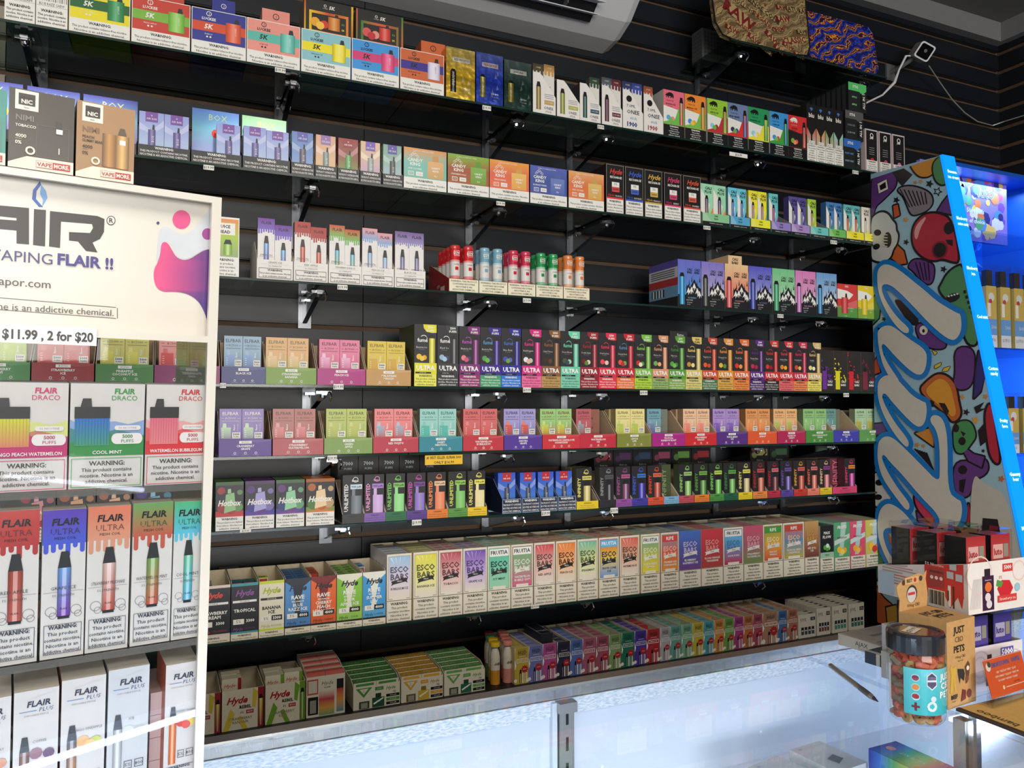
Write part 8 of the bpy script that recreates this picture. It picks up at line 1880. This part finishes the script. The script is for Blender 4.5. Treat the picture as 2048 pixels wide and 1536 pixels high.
m = MB(); f = Face(m, (0, bd - 0.0013, hb), (1, 0, 0), (0, 0, 1), 0.075, 0.055, KRAFT); f.ell(0.45, 0.45, 0.19, (60, 44, 36), 1, n=16); f.ell(0.43, 0.42, 0.165, (196, 190, 186), 2, n=16); f.rect(0.30, 0.42, 0.55, 0.5, (190, 50, 54), 3); f.rect(0.2, 0.74, 0.68, 0.95, (206, 164, 108), 2); f.text('BEST', 0.36, 0.85, 0.10, (50, 36, 30), 3, bold=0.03, mw=0.2); f.ell(0.56, 0.85, 0.05, (176, 40, 44), 3); f.ell(0.16, 0.82, 0.06, (70, 50, 36), 1); f.ell(0.78, 0.86, 0.06, (70, 50, 36), 1); f.text('100mg CBD', 0.5, 0.12, 0.09, (70, 50, 36), 2, mw=0.6)
m.obj('window_print', ho)
tag(o, 'brown cardboard treat box with a printed header and two dogs on its front', 'box')

# stack of white display cartons with cased packs
GX, GY = 1.186, 0.842
def art_lutolow(f):
    f.rect(0, 0, 1, 1, (224, 220, 224), 0); f.ring(0.2, 0.55, 0.2, 0.02, (200, 194, 206), 1, 18); f.ring(0.2, 0.55, 0.13, 0.02, (206, 200, 210), 1, 18); f.ring(0.85, 0.6, 0.12, 0.02, (200, 194, 206), 1, 18)
    f.rect(0.30, 0.1, 0.44, 0.55, (54, 40, 70), 2); f.rect(0.33, 0.55, 0.41, 0.8, (40, 36, 42), 2); f.rect(0.58, 0.66, 0.82, 0.9, (90, 80, 170), 2); f.text('5000', 0.70, 0.80, 0.14, W_, 3, bold=0.04, mw=0.22); f.text('puffs', 0.70, 0.68, 0.05, W_, 3); f.text('luto', 0.74, 0.3, 0.2, (70, 60, 150), 2, bold=0.04, mw=0.4)
def side_lutolow(f):
    f.rect(0, 0, 1, 1, (206, 202, 208), 0); f.poly([(0.8, 0), (1, 0), (1, 1), (0.72, 1), (0.86, 0.5)], (46, 66, 176), 1)
tray_at(GX, 0.135, GY, ZT + 0.0004, 0.072, 0.072, 0.165, art_lutolow, 'white display carton with a purple 5000 print, lower of two stacked', inner=(196, 186, 170), outer=(206, 202, 208), leftart=side_lutolow)
def pl(c1, c2):
    def art(f):
        f.grad(0, 0, 1, 1, [c1, c2, c1], 0); f.rect(0.1, 0.66, 0.62, 0.86, mixc(c2, W_, 0.6), 1); f.text('luto', 0.36, 0.76, 0.09, c1, 2, bold=0.03, mw=0.44); f.rect(0.66, 0.68, 0.9, 0.86, (150, 146, 130), 1)
        for k in range(4): f.rect(0.12, 0.5 - k * 0.1, 0.8 - 0.1 * (k % 2), 0.53 - k * 0.1, mixc(c2, W_, 0.5), 1)
        f.text('5000 puffs', 0.4, 0.1, 0.05, W_, 1)
    return art
for k in range(2):
    for j in range(3):
        cased((GX + 0.012 + k * 0.060, GY + 0.006 + j * 0.05, ZT + 0.0022), (60, 50, 130), None, '', 'purple cased device standing in the lower white carton', w=0.052, d=0.042, h=0.1245, art=pl((52, 44, 120), (90, 76, 170)), group='purple cased devices', blackside=True, full=True)
def art_lutotop(f):
    f.rect(0, 0, 1, 1, (228, 222, 218), 0); f.ring(0.2, 0.75, 0.22, 0.015, (226, 196, 190), 1, 18); f.ring(0.9, 0.75, 0.12, 0.015, (226, 196, 190), 1, 18)
    for k in range(9): f.poly([(0.02 + k * 0.022, 0.10), (0.03 + k * 0.022, 0.10), (0.10 + k * 0.016, 0.68), (0.09 + k * 0.016, 0.68)], (206, 200, 198), 1)
    f.rect(0.24, 0.04, 0.44, 0.72, (60, 28, 60), 2); f.rect(0.28, 0.72, 0.38, 0.86, (44, 34, 44), 2); f.ell(0.34, 0.5, 0.06, (220, 110, 50), 3); f.ell(0.33, 0.3, 0.05, (220, 210, 214), 3); f.ell(0.35, 0.16, 0.05, (214, 206, 214), 3); f.text('Strawberry', 0.34, 0.64, 0.03, W_, 3, mw=0.18)
    f.rect(0.60, 0.76, 0.78, 0.92, (206, 60, 60), 2); f.text('5000', 0.69, 0.85, 0.08, W_, 3, bold=0.04, mw=0.16)
    f.poly([(0.50, 0.44), (0.58, 0.6), (0.72, 0.58), (0.78, 0.42), (0.70, 0.24), (0.58, 0.2)], (200, 40, 50), 3); f.poly([(0.50, 0.62), (0.6, 0.56), (0.56, 0.46), (0.48, 0.5)], (80, 150, 70), 4); f.rect(0.5, 0.16, 0.84, 0.30, (206, 60, 60), 4); f.text('Strawberry ice', 0.67, 0.23, 0.06, W_, 5, mw=0.3, shear=0.2); f.ell(0.86, 0.42, 0.05, (150, 190, 214), 3); f.text('5%', 0.56, 0.66, 0.06, (206, 60, 60), 2)
def side_lutotop(f):
    RDD = (190, 48, 44)
    f.rect(0, 0, 1, 1, (206, 196, 190), 0); f.rect(0.55, 0.30, 0.96, 0.97, RDD, 1); f.poly([(0.55, 0.35), (0.96, 0.35), (0.94, 0.08), (0.9, 0.3), (0.82, 0.05), (0.76, 0.3), (0.6, 0.1)], RDD, 1)
    f.rect(0.60, 0.42, 0.76, 0.80, (150, 60, 54), 2); f.text('WARNING', 0.68, 0.72, 0.05, (60, 30, 28), 3, mw=0.14)
    for k in range(3): f.ell(0.63 + k * 0.05, 0.6, 0.018, (226, 200, 190), 3)
    f.text('5% Nicotine', 0.66, 0.88, 0.06, (230, 210, 200), 3, mw=0.2)
    f.rect(0.59, 0.04, 0.77, 0.36, (214, 198, 170), 3)
    for k in range(12): f.rect(0.60 + k * 0.0135, 0.06, 0.606 + k * 0.0135 + 0.003 * (k % 3), 0.34, (50, 40, 38), 4)
    for (a, b) in ((0.82, 0.82), (0.79, 0.64), (0.88, 0.62)): f.rect(a, b, a + 0.07, b + 0.14, (170, 176, 176), 3)
    f.rect(0.80, 0.08, 0.83, 0.5, (222, 214, 204), 3); f.rect(0.85, 0.06, 0.865, 0.5, (60, 40, 40), 3); f.rect(0.80, 0.2, 0.81, 0.4, K_, 4)
    for k in range(9): f.rect(0.06, 0.28 + k * 0.06, 0.30 + 0.06 * ((k * 7) % 4), 0.30 + k * 0.06, (190, 90, 84) if k % 3 == 0 else (150, 140, 136), 2)
    f.rect(0.02, 0.03, 0.2, 0.5, (170, 186, 196), 2)
ZU = ZT + 0.128
tray_at(GX - 0.004, 0.142, GY - 0.004, ZU, 0.082, 0.05, 0.172, art_lutotop, 'white and red display carton with a strawberry print, upper of two stacked', inner=(196, 186, 170), outer=(206, 196, 190), leftart=None, cut=0.98)
ou = [o_ for o_ in COL.objects if o_.name.startswith('display_tray')][-1]
m = MB(); f = leftf(m, 0.172, 0.082)
class Clip(Face):
    def P(s, a, b, l):
        b = min(b, 0.60 + 0.40 * a)
        return Face.P(s, a, b, l)
f = Clip(m, (0, 0.172, 0), (0, -1, 0), (0, 0, 1), 0.172, 0.082); side_lutotop(f); m.obj('side_print', ou)
for k in range(2):
    for j in range(3):
        cased((GX + 0.008 + k * 0.062, GY + 0.006 + j * 0.052, ZU + 0.0018), (170, 44, 50), None, '', 'red cased device standing in the upper white and red carton', w=0.054, d=0.044, h=0.128, art=pl((176, 44, 50), (214, 90, 80)), group='red cased devices', blackside=True, full=True)

# bamboo mat with upside-down lettering, and the orange card holder on it
MT = (196, 156, 84)
m = MB(); m.box(1.104, 0.45, ZT + 0.0003, 1.50, 0.806, ZT + 0.004, MT, KRAFT, left=(60, 46, 34))
o = m.obj('counter_mat')
m = MB(); f = Face(m, (1.104, 0.45, ZT + 0.004), (1, 0, 0), (0, 1, 0), 0.396, 0.356, KRAFT)
f.rect(0.0, 0, 0.02, 1, (52, 40, 32), 1)
f.text('bamboo', 0.05, 0.86, 0.034, (84, 66, 40), 1, rot=90, bold=0.01, res=3)
m.obj('mat_print', o)
tag(o, 'tan counter mat with dark edge and the word bamboo', 'mat')
o = empty('card_holder', (1.152, 0.782, ZT + 0.0045), math.radians(5))
m = MB(); tl = Matrix.Rotation(math.radians(-14), 4, 'X')
W0, H0 = 0.118, 0.068
m.box(0, -0.004, 0, W0, 0.0, H0, K_, CLEAR)
for i in range(len(m.v)): m.v[i] = tuple(tl @ Vector(m.v[i]))
m.obj('front_pane', o)
m = MB(); m.box(0, 0.0, 0, W0, 0.036, 0.0022, K_, CLEAR); m.box(0, 0.034, 0.0022, W0, 0.036, 0.04, K_, CLEAR); m.obj('tray_base', o)
m = MB(); m.box(0.008, 0.0004, 0.012, W0 - 0.004, 0.0016, H0, (222, 92, 44))
for i in range(len(m.v)): m.v[i] = tuple(tl @ Vector(m.v[i]))
co = m.obj('orange_card', o)
m = MB(); f = Face(m, (0.008, 0.0002, 0.012), (1, 0, 0), (0, 0, 1), W0 - 0.012, H0 - 0.012); f.text('SMOKETOWN', 0.40, 0.82, 0.11, (90, 90, 150), 0, bold=0.04, mw=0.46, res=2); f.text('VAPES', 0.80, 0.83, 0.11, (90, 90, 150), 0, bold=0.04, mw=0.28, res=2); f.ell(0.08, 0.80, 0.06, (214, 206, 190), 0); f.ell(0.11, 0.86, 0.04, (60, 70, 60), 1)
for i, t in enumerate(('CBD * DELTA 8 * PIPES * GLASS', 'DISPOSABLES * E-LIQUID * KRATOM', 'HOOKAH * VAPORS * CIGARS')): f.text(t, 0.5, 0.62 - i * 0.11, 0.05, (240, 220, 200), 0, mw=0.86, bold=0.01)
f.rect(0.4, 0.18, 0.9, 0.2, (240, 200, 170), 0); f.text('open daily', 0.7, 0.28, 0.05, (120, 40, 30), 0); f.ell(0.34, 0.2, 0.03, (236, 190, 160), 0)
for i in range(len(m.v)): m.v[i] = tuple(tl @ Vector(m.v[i]))
m.obj('print', co)
tag(o, 'clear card holder with an orange business card leaning in it', 'card holder')

# goods on the shelf inside the lit showcase
m = MB(); cs = [(52, 70, 170), (70, 130, 214), (80, 170, 110), (180, 196, 90), (226, 120, 80), (170, 90, 150)]
W1, D1, H1 = 0.064, 0.110, 0.098
f = Face(m, (0, D1, 0), (0, -1, 0), (0, 0, 1), D1, H1); f.grad(0, 0, 1, 1, cs, 0, 'h')
f = Face(m, (0, D1, H1), (0, -1, 0), (1, 0, 0), D1, W1); f.grad(0, 0, 1, 1, cs, 0, 'h')
f = Face(m, (W1, 0, 0), (0, 1, 0), (0, 0, 1), D1, H1); f.grad(0, 0, 1, 1, cs[::-1], 0, 'h')
m.face([(0, 0, 0), (W1, 0, 0), (W1, 0, H1), (0, 0, H1)], (120, 140, 170)); m.face([(W1, D1, 0), (0, D1, 0), (0, D1, H1), (W1, D1, H1)], cs[0]); m.face([(0, D1, 0), (W1, D1, 0), (W1, 0, 0), (0, 0, 0)], W_)
o = m.obj('rainbow_box', loc=(1.057, 0.815, zs + 0.0004), rz=math.radians(1)); m = MB(); f = topf(m, W1, D1, H1); f.text('VAPE KIT', 0.5, 0.5, 0.12, (200, 220, 200), 2, rot=90, mw=0.5, shear=0.2); f.ell(0.5, 0.85, 0.12, (226, 150, 150), 2); m.obj('top_print', o)
tag(o, 'box with a blue to red rainbow gradient inside the lit showcase', 'box')
for (x, y, rz, c, nm) in ((0.985, 0.925, 5, (214, 216, 214), 'nearest the rainbow box'), (0.885, 0.905, 10, (206, 210, 212), 'further from the rainbow box')):
    m = MB(); m.box(0, 0, 0, 0.075, 0.095, 0.072, c); o = m.obj('white_box', loc=(x, y, zs + 0.0004), rz=math.radians(rz)); m = MB(); f = topf(m, 0.075, 0.095, 0.072); f.text('kit', 0.2, 0.9, 0.05, (180, 120, 120), 1); f.poly([(0.4, 0.2), (0.7, 0.3), (0.66, 0.5), (0.36, 0.42)], (120, 124, 130), 1); m.obj('top_print', o)
    tag(o, 'white box with a grey print inside the lit showcase, %s' % nm, 'box')
